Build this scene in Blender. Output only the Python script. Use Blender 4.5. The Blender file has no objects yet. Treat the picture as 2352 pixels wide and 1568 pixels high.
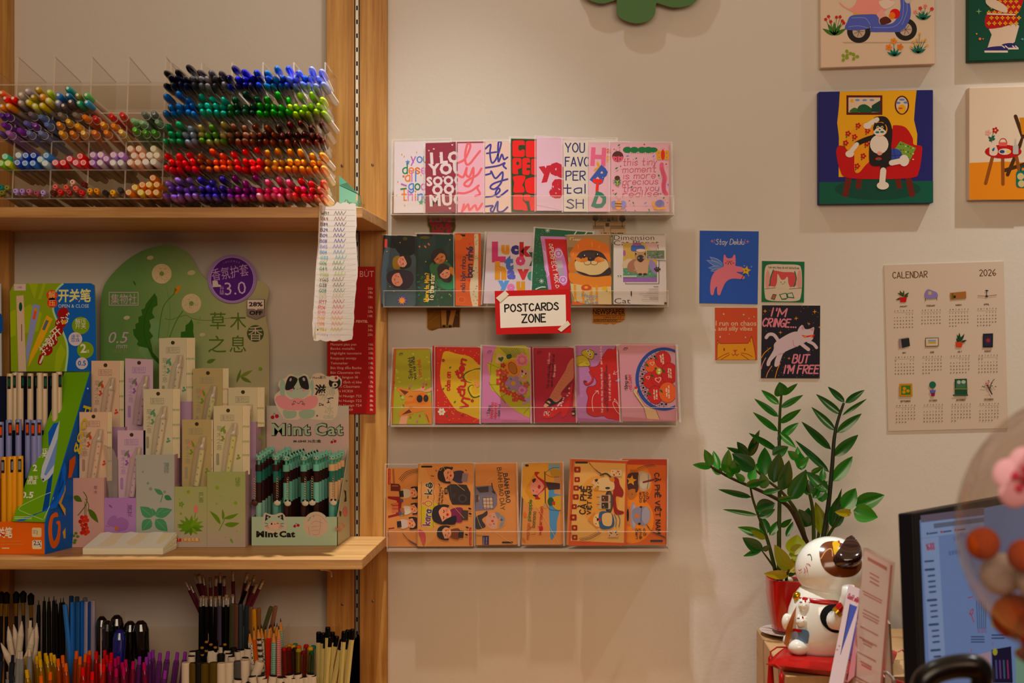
import bpy,bmesh,math,random,unicodedata
from mathutils import Vector,Matrix,Euler
rnd=random.Random(7)
R=math.radians;PI=math.pi
CD,FP,CH=2.53,3267.0,1.40
SC=bpy.context.scene;COL=SC.collection
def W(px,py,d):
 return Vector(((px-1176)*d/FP,d-CD,CH+(784-py)*d/FP))
MATS={}
def lin(c):
 c /= 255.0
 return c/12.92 if c <= .04045 else ((c+.055)/1.055)**2.4
def rgb(h):
 h=h.lstrip('#')
 if len(h)==3:h=''.join(a+a for a in h)
 return tuple(lin(int(h[i:i+2],16)) for i in (0,2,4))+(1,)
def ink(h):
 c=rgb(h)[:3];y=.3*c[0]+.6*c[1]+.1*c[2]
 return tuple(min(.9,max(.004,(y+(v-y)*1.22))**1.12*1.18) for v in c)+(1,)
def mat(h,r=.55,spec=.16,metal=0,coat=0,alpha=1,trans=0):
 k=(h,r,spec,metal,coat,alpha,trans)
 if k in MATS:return MATS[k]
 m=bpy.data.materials.new('colour_'+h.lstrip('#'));m.use_nodes=True
 b=m.node_tree.nodes['Principled BSDF']
 b.inputs['Base Color'].default_value=ink(h);b.inputs['Roughness'].default_value=r
 b.inputs['Specular IOR Level'].default_value=spec;b.inputs['Metallic'].default_value=metal
 b.inputs['Coat Weight'].default_value=coat;b.inputs['Coat Roughness'].default_value=.08
 b.inputs['Alpha'].default_value=alpha
 MATS[k]=m
 return m
def nodes(name):
 m=bpy.data.materials.new(name);m.use_nodes=True;t=m.node_tree;t.nodes.clear()
 return m,t,t.nodes.new,t.links.new,t.nodes.new('ShaderNodeOutputMaterial')
def clear(name,tint='ffffff',gloss=1.0,rough=.06,haze=0,hazecol='ffffff',ior=1.45):
 if name in MATS:return MATS[name]
 m,t,N,L,o=nodes(name)
 a=N('ShaderNodeBsdfTransparent');a.inputs[0].default_value=rgb(tint)
 base=a
 if haze:
  df=N('ShaderNodeBsdfDiffuse');df.inputs[0].default_value=rgb(hazecol)
  mx=N('ShaderNodeMixShader');mx.inputs[0].default_value=haze
  L(a.outputs[0],mx.inputs[1]);L(df.outputs[0],mx.inputs[2]);base=mx
 g=N('ShaderNodeBsdfGlossy');g.inputs['Roughness'].default_value=rough
 fr=N('ShaderNodeFresnel');fr.inputs[0].default_value=ior
 mi=N('ShaderNodeMath');mi.operation='MINIMUM';mi.inputs[1].default_value=.32;L(fr.outputs[0],mi.inputs[0])
 ge=N('ShaderNodeNewGeometry');sb=N('ShaderNodeMath');sb.operation='SUBTRACT';sb.inputs[0].default_value=gloss;L(ge.outputs['Backfacing'],sb.inputs[1]);sb.use_clamp=True
 mu=N('ShaderNodeMath');mu.operation='MULTIPLY'
 L(mi.outputs[0],mu.inputs[0]);L(sb.outputs[0],mu.inputs[1])
 m2=N('ShaderNodeMixShader');L(mu.outputs[0],m2.inputs[0]);L(base.outputs[0],m2.inputs[1]);L(g.outputs[0],m2.inputs[2])
 L(m2.outputs[0],o.inputs[0]);MATS[name]=m
 return m
def wood(name,c1,c2,scale,rough=.45):
 m,t,N,L,o=nodes(name)
 tc=N('ShaderNodeTexCoord');mp=N('ShaderNodeMapping');mp.inputs['Scale'].default_value=scale
 n1=N('ShaderNodeTexNoise');n1.inputs['Scale'].default_value=1;n1.inputs['Detail'].default_value=6;n1.inputs['Roughness'].default_value=.65
 mp2=N('ShaderNodeMapping');mp2.inputs['Scale'].default_value=tuple(s*.22 for s in scale)
 n2=N('ShaderNodeTexNoise');n2.inputs['Scale'].default_value=1;n2.inputs['Detail'].default_value=2
 ad=N('ShaderNodeMath');ad.operation='MULTIPLY_ADD';ad.inputs[1].default_value=.55
 rp=N('ShaderNodeValToRGB');rp.color_ramp.elements[0].position=.38;rp.color_ramp.elements[0].color=rgb(c1)
 rp.color_ramp.elements[1].position=.78;rp.color_ramp.elements[1].color=rgb(c2)
 b=N('ShaderNodeBsdfPrincipled');b.inputs['Roughness'].default_value=rough;b.inputs['Specular IOR Level'].default_value=.35
 L(tc.outputs['Object'],mp.inputs[0]);L(tc.outputs['Object'],mp2.inputs[0]);L(mp.outputs[0],n1.inputs[0]);L(mp2.outputs[0],n2.inputs[0])
 m3=N('ShaderNodeMath');m3.operation='MULTIPLY';m3.inputs[1].default_value=.55
 L(n2.outputs[0],m3.inputs[0]);L(n1.outputs[0],ad.inputs[0]);L(m3.outputs[0],ad.inputs[2])
 L(ad.outputs[0],rp.inputs[0]);L(rp.outputs[0],b.inputs['Base Color']);L(b.outputs[0],o.inputs[0])
 return m
def bumpy(name,h,scale,strength,rough=.8,spec=.2,c2=None,dist=.002):
 m,t,N,L,o=nodes(name)
 tc=N('ShaderNodeTexCoord');n=N('ShaderNodeTexNoise');n.inputs['Scale'].default_value=scale;n.inputs['Detail'].default_value=5
 L(tc.outputs['Object'],n.inputs[0])
 bp=N('ShaderNodeBump');bp.inputs['Strength'].default_value=strength;bp.inputs['Distance'].default_value=dist
 L(n.outputs[0],bp.inputs['Height'])
 b=N('ShaderNodeBsdfPrincipled');b.inputs['Roughness'].default_value=rough;b.inputs['Specular IOR Level'].default_value=spec
 if c2:
  n2=N('ShaderNodeTexNoise');n2.inputs['Scale'].default_value=scale*.1;L(tc.outputs['Object'],n2.inputs[0])
  mx=N('ShaderNodeMix');mx.data_type='RGBA';L(n2.outputs[0],mx.inputs['Factor'])
  mx.inputs['A'].default_value=rgb(h);mx.inputs['B'].default_value=rgb(c2);L(mx.outputs['Result'],b.inputs['Base Color'])
 else:b.inputs['Base Color'].default_value=rgb(h)
 L(bp.outputs[0],b.inputs['Normal']);L(b.outputs[0],o.inputs[0])
 return m
def gradmat(name,stops,a,b,rough=.55):
 m,t,N,L,o=nodes(name)
 tc=N('ShaderNodeTexCoord');sub=N('ShaderNodeVectorMath');sub.operation='SUBTRACT';sub.inputs[1].default_value=a
 d=Vector(b)-Vector(a);dt=N('ShaderNodeVectorMath');dt.operation='DOT_PRODUCT';dt.inputs[1].default_value=d/d.length_squared
 L(tc.outputs['Object'],sub.inputs[0]);L(sub.outputs[0],dt.inputs[0])
 rp=N('ShaderNodeValToRGB')
 while len(rp.color_ramp.elements)<len(stops):rp.color_ramp.elements.new(.5)
 for e,(p,c) in zip(rp.color_ramp.elements,stops):e.position=p;e.color=rgb(c)
 b_=N('ShaderNodeBsdfPrincipled');b_.inputs['Roughness'].default_value=rough;b_.inputs['Specular IOR Level'].default_value=.3
 L(dt.outputs['Value'],rp.inputs[0]);L(rp.outputs[0],b_.inputs['Base Color']);L(b_.outputs[0],o.inputs[0])
 return m
def M_(c):
 return c if isinstance(c,bpy.types.Material) else mat(c)
def obj(name,me,parent=None,loc=(0,0,0)):
 o=bpy.data.objects.new(name,me);COL.objects.link(o);o.location=loc
 if parent is not None:o.parent=parent
 return o
def tag(o,label=None,cat=None,group=None,kind=None):
 if label:o['label']=label
 if cat:o['category']=cat
 if group:o['group']=group
 if kind:o['kind']=kind
 return o
def empty(name,loc,label=None,cat=None,group=None):
 o=obj(name,None,None,loc);o.empty_display_size=.01
 return tag(o,label,cat,group)
class MB:
 def __init__(s):s.v=[];s.f=[];s.mi=[];s.sm=[];s.ms=[]
 def mx(s,m):
  m=M_(m)
  if m not in s.ms:s.ms.append(m)
  return s.ms.index(m)
 def face(s,pts,m,sm=False):
  b=len(s.v);s.v.extend(Vector(p) for p in pts);s.f.append(tuple(range(b,b+len(pts))));s.mi.append(s.mx(m));s.sm.append(sm)
 def grid(s,rows,m,closed=False,sm=True,cap0=False,cap1=False):
  b=len(s.v);n=len(rows[0]);k=s.mx(m)
  for r in rows:s.v.extend(Vector(p) for p in r)
  for i in range(len(rows)-1):
   for j in range(n if closed else n-1):
    j2=(j+1) % n
    s.f.append((b+i*n+j,b+i*n+j2,b+(i+1)*n+j2,b+(i+1)*n+j));s.mi.append(k);s.sm.append(sm)
  if cap0:s.f.append(tuple(b+j for j in range(n))[::-1]);s.mi.append(k);s.sm.append(False)
  if cap1:s.f.append(tuple(b+(len(rows)-1)*n+j for j in range(n)));s.mi.append(k);s.sm.append(False)
  return s
 def hexa(s,p,m):
  m=m if isinstance(m,(list,tuple)) else [m]*6
  for q,mm in zip(((3,2,1,0),(4,5,6,7),(0,1,5,4),(1,2,6,5),(2,3,7,6),(3,0,4,7)),m):
   s.face([p[i] for i in q],mm)
  return s
 def box(s,lo,hi,m,X=None):
  x,y,z=lo;a,b,c=hi
  p=[Vector(q) for q in ((x,y,z),(a,y,z),(a,b,z),(x,b,z),(x,y,c),(a,y,c),(a,b,c),(x,b,c))]
  if X is not None:p=[X @ q for q in p]
  return s.hexa(p,m)
 def slab(s,quad,th,m,side=None):
  side=side or m
  b=[Vector(q)+Vector((0,th,0)) for q in quad]
  return s.hexa([Vector(q) for q in quad]+b,[m,m,side,side,side,side])
 def tube(s,path,rad,m,n=8,caps=True,sm=True,up=None):
  path=[Vector(p) for p in path];rows=[]
  rad=rad if isinstance(rad,(list,tuple)) else [rad]*len(path)
  a=None
  for i,p in enumerate(path):
   t=(path[min(i+1,len(path)-1)]-path[max(i-1,0)])
   t=t.normalized() if t.length>1e-9 else Vector((0,0,1))
   if a is None:
    a=t.orthogonal().normalized()
   a=(a-t*a.dot(t));a=a.normalized() if a.length>1e-6 else t.orthogonal().normalized()
   c=t.cross(a)
   rows.append([p+(a*math.cos(2*PI*k/n)+c*math.sin(2*PI*k/n))*rad[i] for k in range(n)])
  return s.grid(rows,m,True,sm,caps,caps)
 def lathe(s,prof,m,n=24,X=None,sm=True,cap=True):
  X=X or Matrix();rows=[]
  for r,z in prof:rows.append([X @ Vector((r*math.cos(2*PI*k/n),r*math.sin(2*PI*k/n),z)) for k in range(n)])
  return s.grid(rows,m,True,sm,cap and prof[0][0]>1e-6,cap and prof[-1][0]>1e-6)
 def ball(s,c,r,m,n=16,k=10,X=None):
  r=(r,r,r) if isinstance(r,(int,float)) else r;X=X or Matrix();c=Vector(c);rows=[]
  for i in range(k+1):
   t=PI*i/k
   rows.append([c+X @ Vector((r[0]*math.sin(t)*math.cos(2*PI*j/n),r[1]*math.sin(t)*math.sin(2*PI*j/n),-r[2]*math.cos(t))) for j in range(n)])
  return s.grid(rows,m,True,True)
 def prism(s,pts,ext,m,side=None):
  ext=Vector(ext);pts=[Vector(p) for p in pts];q=[p+ext for p in pts];n=len(pts)
  s.face(pts,m);s.face(q[::-1],m)
  for i in range(n):s.face([pts[i],q[i],q[(i+1) % n],pts[(i+1) % n]],side or m)
  return s
 def bld(s,name,parent=None,org=None,loc=None,ang=40,bevel=0,seg=2,weld=True):
  if org is None:
   if parent is not None:org=parent.location
   else:
    lo=[min(v[i] for v in s.v) for i in range(3)];hi=[max(v[i] for v in s.v) for i in range(3)]
    org=((lo[0]+hi[0])/2,(lo[1]+hi[1])/2,lo[2])
  org=Vector(org)
  me=bpy.data.meshes.new(name)
  me.from_pydata([v-org for v in s.v],[],s.f)
  for m in s.ms:me.materials.append(m)
  me.polygons.foreach_set('material_index',s.mi);me.polygons.foreach_set('use_smooth',s.sm)
  if weld or bevel:
   bm=bmesh.new();bm.from_mesh(me)
   bmesh.ops.remove_doubles(bm,verts=bm.verts,dist=2e-6)
   if bevel:
    ed=[e for e in bm.edges if len(e.link_faces)==2 and e.calc_face_angle(0)>R(30)]
    bmesh.ops.bevel(bm,geom=ed,offset=bevel,segments=seg,affect='EDGES',profile=.5,clamp_overlap=True)
   bm.to_mesh(me);bm.free()
  me.update()
  if any(s.sm):me.set_sharp_from_angle(angle=R(ang))
  if loc is None:loc=(0,0,0) if parent is not None else org
  return obj(name,me,parent,loc)
def smooth(pts,closed=False,k=5):
 n=len(pts);out=[]
 if n<3:return list(pts)
 P=lambda i:pts[i % n] if closed else pts[max(0,min(n-1,i))]
 for i in range(n if closed else n-1):
  a,b,c,d=P(i-1),P(i),P(i+1),P(i+2)
  for j in range(k):
   t=j/k
   out.append(tuple(.5*(2*b[q]+(c[q]-a[q])*t+(2*a[q]-5*b[q]+4*c[q]-d[q])*t*t+(3*b[q]-a[q]-3*c[q]+d[q])*t**3) for q in range(len(b))))
 if not closed:out.append(tuple(pts[-1]))
 return out
GL={'A':'023962 1454','B':'0209 ~0949574606 ~0646644202','C':'~5839180605133253','D':'0209 ~093967643202','E':'59090252 0646','F':'590902 0646',
 'G':'~583918060513325355 5535','H':'0209 5259 0656','I':'1219','J':'~5954422203','K':'0209 590552','L':'090252','M':'0209346962','N':'02095259',
 'O':'~3918060513325365665839','P':'0209 ~094958574605','Q':'~3918060513325365665839 4462','R':'0209 ~094958574605 2552','S':'~583918173654533203','T':'0969 3932',
 'U':'~090412425459','V':'093269','W':'0912365269','X':'0962 6902','Y':'093569 3532','Z':'09690262',
 'a':'~462605032243 4642','b':'0902 ~052646432203','c':'~452605032243','d':'~462605032243 4942','e':'~0444452605032243','f':'~49282522 0646',
 'g':'~462605032243 ~4642412001','h':'0902 ~0526464442','i':'1612 1818','j':'~26211000 2828','k':'0902 460442','l':'0902','m':'0602 ~05263532 ~35566562',
 'n':'0602 ~0526464442','o':'~26050322434526','p':'0600 ~052646432203','q':'~462605032243 4640','r':'0602 ~052646','s':'~45260524432203','t':'~29232242 0646',
 'u':'~0603224346 4642','v':'062246','w':'0612355266','x':'0642 4602','y':'0622 4600','z':'06460242',
 '0':'~29070422444729','1':'072922','2':'~08294702 0242','3':'~08294826443203','4':'390454 3932','5':'490906 ~0636442203','6':'~39060422442504','7':'094922',
 '8':'~290826442204264829','9':'~47290725474 4742'.replace('474 ','47 '),'.':'1212',"'":'1917','!':'1914 1212','-':'0444',',':'1211',':':'1212 1515','/':'0259','?':'~08294735 2424 2222','+':'0444 2246'}
MARK={'\u0301':[(1.2,.6),(3,2.2)],'\u0300':[(1,2.2),(2.8,.6)],'\u0302':[(.8,.7),(2,2),(3.2,.7)],'\u0303':[(.6,1),(1.5,1.7),(2.5,1),(3.4,1.7)],
 '\u0309':[(1.6,2.2),(2.6,1.8),(1.9,.8)],'\u0306':[(.8,2),(2,.8),(3.2,2)],'\u0323':[(2,-9),(2,-9)],'\u031b':[(4,-.6),(5.2,.6)]}
def strokes(text):
 x=0;out=[]
 for ch in text:
  if ch==' ':x+=3.6;continue
  bar=ch in 'đĐ'
  if bar:ch='d' if ch=='đ' else 'D'
  nf=unicodedata.normalize('NFD',ch);g=nf[0];w=0;top=6 if g in 'aceimnorsuvwxyz' else 9
  if g not in GL:x+=3;continue
  for st in GL[g].split():
   sm=st[0]=='~';st=st.lstrip('~')
   p=[(int(st[i]),int(st[i+1])) for i in range(0,len(st)-1,2)]
   w=max(w,max(q[0] for q in p))
   if sm:p=smooth(p,p[0]==p[-1] and len(p)>4,5) if p[0] != p[-1] else smooth(p[:-1],True,5)+[p[0]]
   out.append([(x+a,b-2) for a,b in p])
  if bar:out.append([(x+(2 if g=='d' else-1),5.6),(x+(5.4 if g=='d' else 2.4),5.6)] if g=='d' else [(x-1,3.6),(x+2.4,3.6)])
  h=top-2;k=0
  for c in nf[1:]:
   if c in MARK:
    pts=MARK[c]
    if c=='\u0323':out.append([(x+w/2,-1.6),(x+w/2,-1.6)]);continue
    if c=='\u031b':out.append([(x+a-4+w,h+b) for a,b in pts]);continue
    out.append([(x+a-2+w/2+(1.6 if k else 0),h+b+(1.2 if k else .5)) for a,b in pts]);k+=1
  x+=w+2.0
 return out,max(x-2.0,1)
TXT={}
def text_mesh(s,bold=0.0,shear=0.0,space=1.0):
 k=(s,bold,shear,space)
 if k not in TXT:
  cu=bpy.data.curves.new('lettering','FONT');cu.body=s;cu.resolution_u=2;cu.offset=bold;cu.shear=shear;cu.space_character=space
  ob=bpy.data.objects.new('lettering',cu);me=bpy.data.meshes.new_from_object(ob)
  TXT[k]=([(v.co.x,v.co.y) for v in me.vertices],[tuple(p.vertices) for p in me.polygons])
  bpy.data.objects.remove(ob);bpy.data.curves.remove(cu);bpy.data.meshes.remove(me)
 return TXT[k]
EPS=1.6e-5
class Art:
 def __init__(s,mb,f,h0=0):s.mb=mb;s.f=f;s.h=h0;s.fr=(0,0,1);s.clip=None
 def frame(s,x0,y0,k):s.fr=(x0,y0,k);return s
 def P(s,p):x0,y0,k=s.fr;return (x0+p[0]/k,y0+p[1]/k)
 def up(s):s.h+=EPS
 def raw(s,pts,m):
  if s.clip:pts=clip_poly(pts,s.clip)
  if len(pts) >= 3:s.mb.face([s.f(u,v,s.h) for u,v in pts],m)
 def poly(s,pts,c,up=True,sm=0,k=5):
  if up:s.up()
  pts=[s.P(p) for p in pts]
  if sm:pts=smooth(pts,True,k)
  s.raw(pts,c);return s
 def blob(s,pts,c,up=True,k=5):return s.poly(pts,c,up,1,k)
 def rect(s,x0,y0,x1,y1,c,up=True):return s.poly([(x0,y0),(x1,y0),(x1,y1),(x0,y1)],c,up)
 def rrect(s,x0,y0,x1,y1,r,c,up=True,n=4):
  pts=[]
  for cx,cy,a in ((x1-r,y0+r,-90),(x1-r,y1-r,0),(x0+r,y1-r,90),(x0+r,y0+r,180)):
   for i in range(n+1):t=R(a+90*i/n);pts.append((cx+r*math.cos(t),cy+r*math.sin(t)))
  return s.poly(pts,c,up)
 def ell(s,cx,cy,rx,ry=None,c='000',rot=0,up=True,n=20,a0=0,a1=360):
  ry=rx if ry is None else ry;ca,sa=math.cos(R(rot)),math.sin(R(rot));pts=[]
  m=n if a1-a0 >= 360 else n+1
  for i in range(m):
   t=R(a0+(a1-a0)*i/n);x,y=rx*math.cos(t),ry*math.sin(t);pts.append((cx+x*ca-y*sa,cy+x*sa+y*ca))
  return s.poly(pts,c,up)
 def line(s,pts,w,c,sm=False,cap=True,up=True):
  if up:s.up()
  pts=[s.P(p) for p in pts];w=w/s.fr[2]
  if sm and len(pts)>2:pts=smooth(pts,False,5)
  s._rib(pts,w,c,cap)
  return s
 def _rib(s,pts,w,c,cap=True):
  q=[pts[0]];hb=s.h;s.n=getattr(s,'n',0)+3
  for p in pts[1:]:
   if math.hypot(p[0]-q[-1][0],p[1]-q[-1][1])>w*.12:q.append(p)
  if len(q)<2:
   s.raw([(pts[0][0]+w*.62*math.cos(i*PI/4),pts[0][1]+w*.62*math.sin(i*PI/4)) for i in range(8)],c);return
  for i in range(len(q)-1):
   a,b=q[i],q[i+1];dx,dy=b[0]-a[0],b[1]-a[1];l=math.hypot(dx,dy);nx,ny=-dy/l*w/2,dx/l*w/2
   pa=[(a[0]+nx,a[1]+ny),(b[0]+nx,b[1]+ny)];pb=[(b[0]-nx,b[1]-ny),(a[0]-nx,a[1]-ny)]
   t=math.atan2(ny,nx)
   e=[] if (not cap and i==len(q)-2) else [(b[0]+w/2*math.cos(t-PI*j/4),b[1]+w/2*math.sin(t-PI*j/4)) for j in (1,2,3)]
   st=[(a[0]+w/2*math.cos(t+PI+-PI*j/4),a[1]+w/2*math.sin(t+PI-PI*j/4)) for j in (1,2,3)] if (i==0 and cap) else []
   s.h=hb+(s.n+i) % 12*1.1e-6;s.raw([pa[0],pa[1]]+e+pb+st,c)
  s.h=hb
 def up_small(s,i):s.h+=1e-6
 def star(s,cx,cy,r,c,n=5,k=.42,rot=-90,up=True):
  return s.poly([(cx+(r if i % 2==0 else r*k)*math.cos(R(rot+180*i/n)),cy+(r if i % 2==0 else r*k)*math.sin(R(rot+180*i/n))) for i in range(2*n)],c,up)
 def spark(s,cx,cy,r,c,up=True):return s.star(cx,cy,r,c,4,.28,-90,up)
 def heart(s,cx,cy,r,c,rot=0,up=True):
  pts=[]
  for i in range(16):
   t=2*PI*i/16;x=16*math.sin(t)**3;y=-(13*math.cos(t)-5*math.cos(2*t)-2*math.cos(3*t)-math.cos(4*t))
   a=R(rot);x,y=x*r/16,y*r/16;pts.append((cx+x*math.cos(a)-y*math.sin(a),cy+x*math.sin(a)+y*math.cos(a)))
  return s.poly(pts,c,up)
 def leaf(s,x0,y0,x1,y1,w,c,up=True,bend=0):
  dx,dy=x1-x0,y1-y0;L=math.hypot(dx,dy) or 1;nx,ny=-dy/L,dx/L
  a=[(x0+dx*t+nx*(w*math.sin(PI*t**.8)+bend*L*math.sin(PI*t)),y0+dy*t+ny*(w*math.sin(PI*t**.8)+bend*L*math.sin(PI*t))) for t in (0,.15,.35,.55,.75,.9,1)]
  b=[(x0+dx*t-nx*(w*math.sin(PI*t**.8)-bend*L*math.sin(PI*t)),y0+dy*t-ny*(w*math.sin(PI*t**.8)-bend*L*math.sin(PI*t))) for t in (.9,.75,.55,.35,.15)]
  return s.poly(a+b,c,up)
 def flower(s,cx,cy,r,c,cc=None,n=5,rot=0):
  s.up()
  for i in range(n):
   t=R(rot+360*i/n);s.ell(cx+r*.6*math.cos(t),cy+r*.6*math.sin(t),r*.48,r*.38,c,rot+360*i/n,False,8);s.up_small(1)
  if cc:s.ell(cx,cy,r*.3,r*.3,cc,n=8)
  return s
 def text(s,x,y,txt,h,c,w=None,rot=0,bold=0,shear=0,al='l',space=1,up=True):
  if up:s.up()
  vs,fs=text_mesh(txt,bold,shear,space)
  if not vs:return s
  k=h/.70;mx=max(v[0] for v in vs);mn=min(v[0] for v in vs);kx=k if w is None else w/(mx-mn)
  ox=-mn if al=='l' else (-(mx+mn)/2 if al=='c' else-mx);ca,sa=math.cos(R(rot)),math.sin(R(rot))
  q=[((v[0]+ox)*kx,-v[1]*k) for v in vs]
  q=[s.P((x+a*ca-b*sa,y+a*sa+b*ca)) for a,b in q]
  for f in fs:s.raw([q[i] for i in f],c)
  return s
 def hand(s,x,y,txt,h,c,lw,w=None,rot=0,al='l',shear=0,up=True,jig=0):
  if up:s.up()
  st,tw=strokes(txt);k=h/7.0;kx=k if w is None else w/tw;ox={'l':0,'c':-tw/2,'r':-tw}[al]
  ca,sa=math.cos(R(rot)),math.sin(R(rot))
  for p in st:
   q=[]
   for a,b in p:
    a2=(a+ox)*kx+b*k*shear;b2=-b*k+(jig*math.sin(a*.5) if jig else 0)
    q.append(s.P((x+a2*ca-b2*sa,y+a2*sa+b2*ca)))
   s._rib(q,lw/s.fr[2],c)
  return s
 def scrib(s,x,y,n,w,h,c,lw):
  pts=[]
  for i in range(n):t=x+w*i/n;pts+=[(t,y),(t+w/n*.5,y-h),(t+w/n*.55,y-h*.9)]
  pts+=[(x+w,y),(x+w*1.3,y-h*1.1)]
  return s.line(pts,lw,c,True)
 def bars(s,x0,y0,x1,y1,n,c,fill=.45,rag=.3):
  s.up();st=(y1-y0)/n
  for i in range(n):
   s.rect(x0,y0+i*st,x1-(x1-x0)*rag*rnd.random(),y0+i*st+st*fill,c,False)
  return s
def clip_poly(pts,box):
 x0,y0,x1,y1=box
 for ax,lim,sg in ((0,x0,1),(0,x1,-1),(1,y0,1),(1,y1,-1)):
  out=[];n=len(pts)
  for i in range(n):
   a,b=pts[i],pts[(i+1) % n];da,db=(a[ax]-lim)*sg,(b[ax]-lim)*sg
   if da >= 0:out.append(a)
   if (da >= 0) != (db >= 0):t=da/(da-db);out.append((a[0]+(b[0]-a[0])*t,a[1]+(b[1]-a[1])*t))
  pts=out
  if not pts:return []
 return pts
def flat(d):return lambda u,v,h:W(u,v,d)+Vector((0,-h,0))
def plane3(o,pu,pv):
 o,pu,pv=Vector(o),Vector(pu),Vector(pv);n=pv.cross(pu).normalized()
 if n.y>0:n=-n
 return lambda u,v,h:o+pu*u+pv*v+n*h
def quad(d,*p):return [W(x,y,d) for x,y in p]
def sheet(name,d,corners,c,th=.0008,side=None,parent=None):
 mb=MB();mb.slab(quad(d,*corners),th,c,side);A=Art(mb,flat(d));A.h=EPS
 return mb,A
# ================================================================ the setting
WALL=bumpy('painted_wall','d5cabc',160,.12,.85,.15)
wl=MB().box((-2.6,0,0),(2.6,.12,2.9),WALL).bld('wall_back');tag(wl,kind='structure')
FLO=wood('floor_boards','a86c30','c8884a',(3,40,40))
tag(MB().box((-2.6,-5.2,-.05),(2.6,0,0),FLO).bld('floor'),kind='structure')
tag(MB().box((-2.6,-5.2,2.9),(2.6,.12,2.96),mat('efe6da',.9)).bld('ceiling'),kind='structure')
WOODV=wood('oak_upright','9c6222','d6a054',(190,190,7))
WOODH=wood('oak_shelf','a8743a','dcac6e',(9,230,230))
STEEL=mat('a8a49c',.35,.5,.9)
DARK=mat('15120f',.8)
YP=-.025
def upright(label,x0,x1,rail=None):
 o=empty('shelf_upright',((x0+x1)/2,-.01,.02),label,'shelf upright','wooden shelf uprights')
 zs=(.02,2.6)
 if rail:
  a,b=rail
  MB().box((x0,YP,zs[0]),(a,.002,zs[1]),WOODV).bld('wood_panel',o,bevel=.0008,seg=1)
  MB().box((b,YP,zs[0]),(x1,.002,zs[1]),WOODV).bld('wood_panel',o,bevel=.0008,seg=1)
  m=MB();m.box((a+.0002,-.004,zs[0]),(b-.0002,.001,zs[1]),DARK)
  for q0,q1 in ((a+.0016,a+.0029),(b-.0032,b-.0018)):m.box((q0,-.022,zs[0]),(q1,-.004,zs[1]),STEEL)
  z=.62
  while z<2.4:
   m.box((a+.0026,-.0215,z),(b-.0028,-.0195,z+.0165),STEEL);z+=.0245
  m.bld('slotted_rail',o,weld=False)
  for px,py in ((786,380),(856,378),(787,1387.5),(857,1380)):
   p=W(px,py,CD+YP);MB().lathe([(.0024,-.001),(.0026,.0004),(.0012,.001)],mat('7d6a50',.4,.5,.6),12,Matrix.Translation((p.x,YP-.0002,p.z)) @ Matrix.Rotation(R(90),4,'X')).bld('screw',o)
 else:
  MB().box((x0,YP,zs[0]),(x1,.002,zs[1]),WOODV).bld('wood_panel',o,bevel=.0008,seg=1)
 return o
dp=CD+YP
X=lambda px,d:(px-1176)*d/FP
Z=lambda py,d:CH+(784-py)*d/FP
upright('wide oak shelf upright with slotted steel rail, beside the postcard holders',X(750,dp),X(888.5,dp),(X(814,dp),X(825.5,dp)))
upright('narrow strip of oak upright at the far end of the shelves',X(-60,dp),X(22,dp))
DF=2.24;YF=DF-CD
UZ=(Z(500,DF),Z(475.5,DF));MZ=(Z(1307.5,DF),Z(1284,DF))
def shelf(label,z0,z1):
 p=[(-1.25,-.0004),(X(749.5,dp),-.0004),(X(749.5,dp),YP-.001),(X(888,dp),YP-.001),(X(831.5,DF),YF),(-1.25,YF)]
 m=MB();m.prism([(x,y,z0) for x,y in p],(0,0,z1-z0),WOODH)
 return tag(m.bld('wooden_shelf',bevel=.0007,seg=1),label,'shelf','oak wall shelves')
shelf('upper oak shelf holding the clear marker racks',*UZ)
shelf('lower oak shelf holding the pen display boxes',*MZ)
LZ=Z(1568,2.24)-.155
shelf('lowest oak shelf under the loose pencils and pens',LZ-.0165,LZ)
def bracket(label,pts,r):
 return tag(MB().tube(pts,r,mat('c9c4ba',.25,.5,.9),8).bld('hanging_hook'),label,'hook')
bracket('small bent wire hook under the lower oak shelf',[W(736,1308,2.27),W(752,1309,2.27),W(758,1311,2.27),W(761,1315,2.27),W(761,1325,2.27)],.0011)
br=MB()
br.prism([W(802,1568,2.45),W(806,1520,2.45),W(814,1470,2.45),W(821,1457,2.45),W(824,1462,2.45),W(824,1600,2.45),W(802,1600,2.45)],(.002,0,0),mat('b09064',.4,.4,.3))
tag(br.bld('shelf_bracket'),'rounded shelf bracket plugged into the slotted rail near the cream pencils','bracket')
m=MB();m.box((-.15,-.95,.60),(.36,-.03,.63),wood('table_oak','b87430','d8984c',(6,60,60)))
tb=empty('bounce_table',(.1,-.5,0),'added unseen wooden bounce table below the card holders','table');m.bld('table_top',tb)  # unseen table, added to bounce warm light onto the lower wall
for x in (-.12,.30):
 for y in (-.92,-.09):MB().box((x,y,.0),(x+.03,y+.03,.60),WOODV).bld('leg',tb)
def spot(x,y,z,power,size,col,tgt,cone=110,blend=.6):
 L=bpy.data.lights.new('ceiling_spot','SPOT');L.energy=power;L.shadow_soft_size=size;L.color=col;L.spot_size=R(cone);L.spot_blend=blend
 o=bpy.data.objects.new('ceiling_spot',L);COL.objects.link(o);o.location=(x,y,z)
 o.rotation_euler=(Vector(tgt)-Vector((x,y,z))).to_track_quat('-Z','Y').to_euler()
 return o
WARM=(1,.78,.57);NEUT=(.96,1,1)
spot(-.11,-.45,2.84,150,.016,NEUT,(-.08,-.37,0),55,1)
spot(-.11,-.45,2.84,9,.02,NEUT,(.1,.0,1.2),120,1)
spot(1.30,-.45,2.84,78,.016,NEUT,(1.12,-.36,0),74,1)
spot(1.30,-.45,2.84,9,.02,NEUT,(1.2,.0,1.2),120,1)
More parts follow.
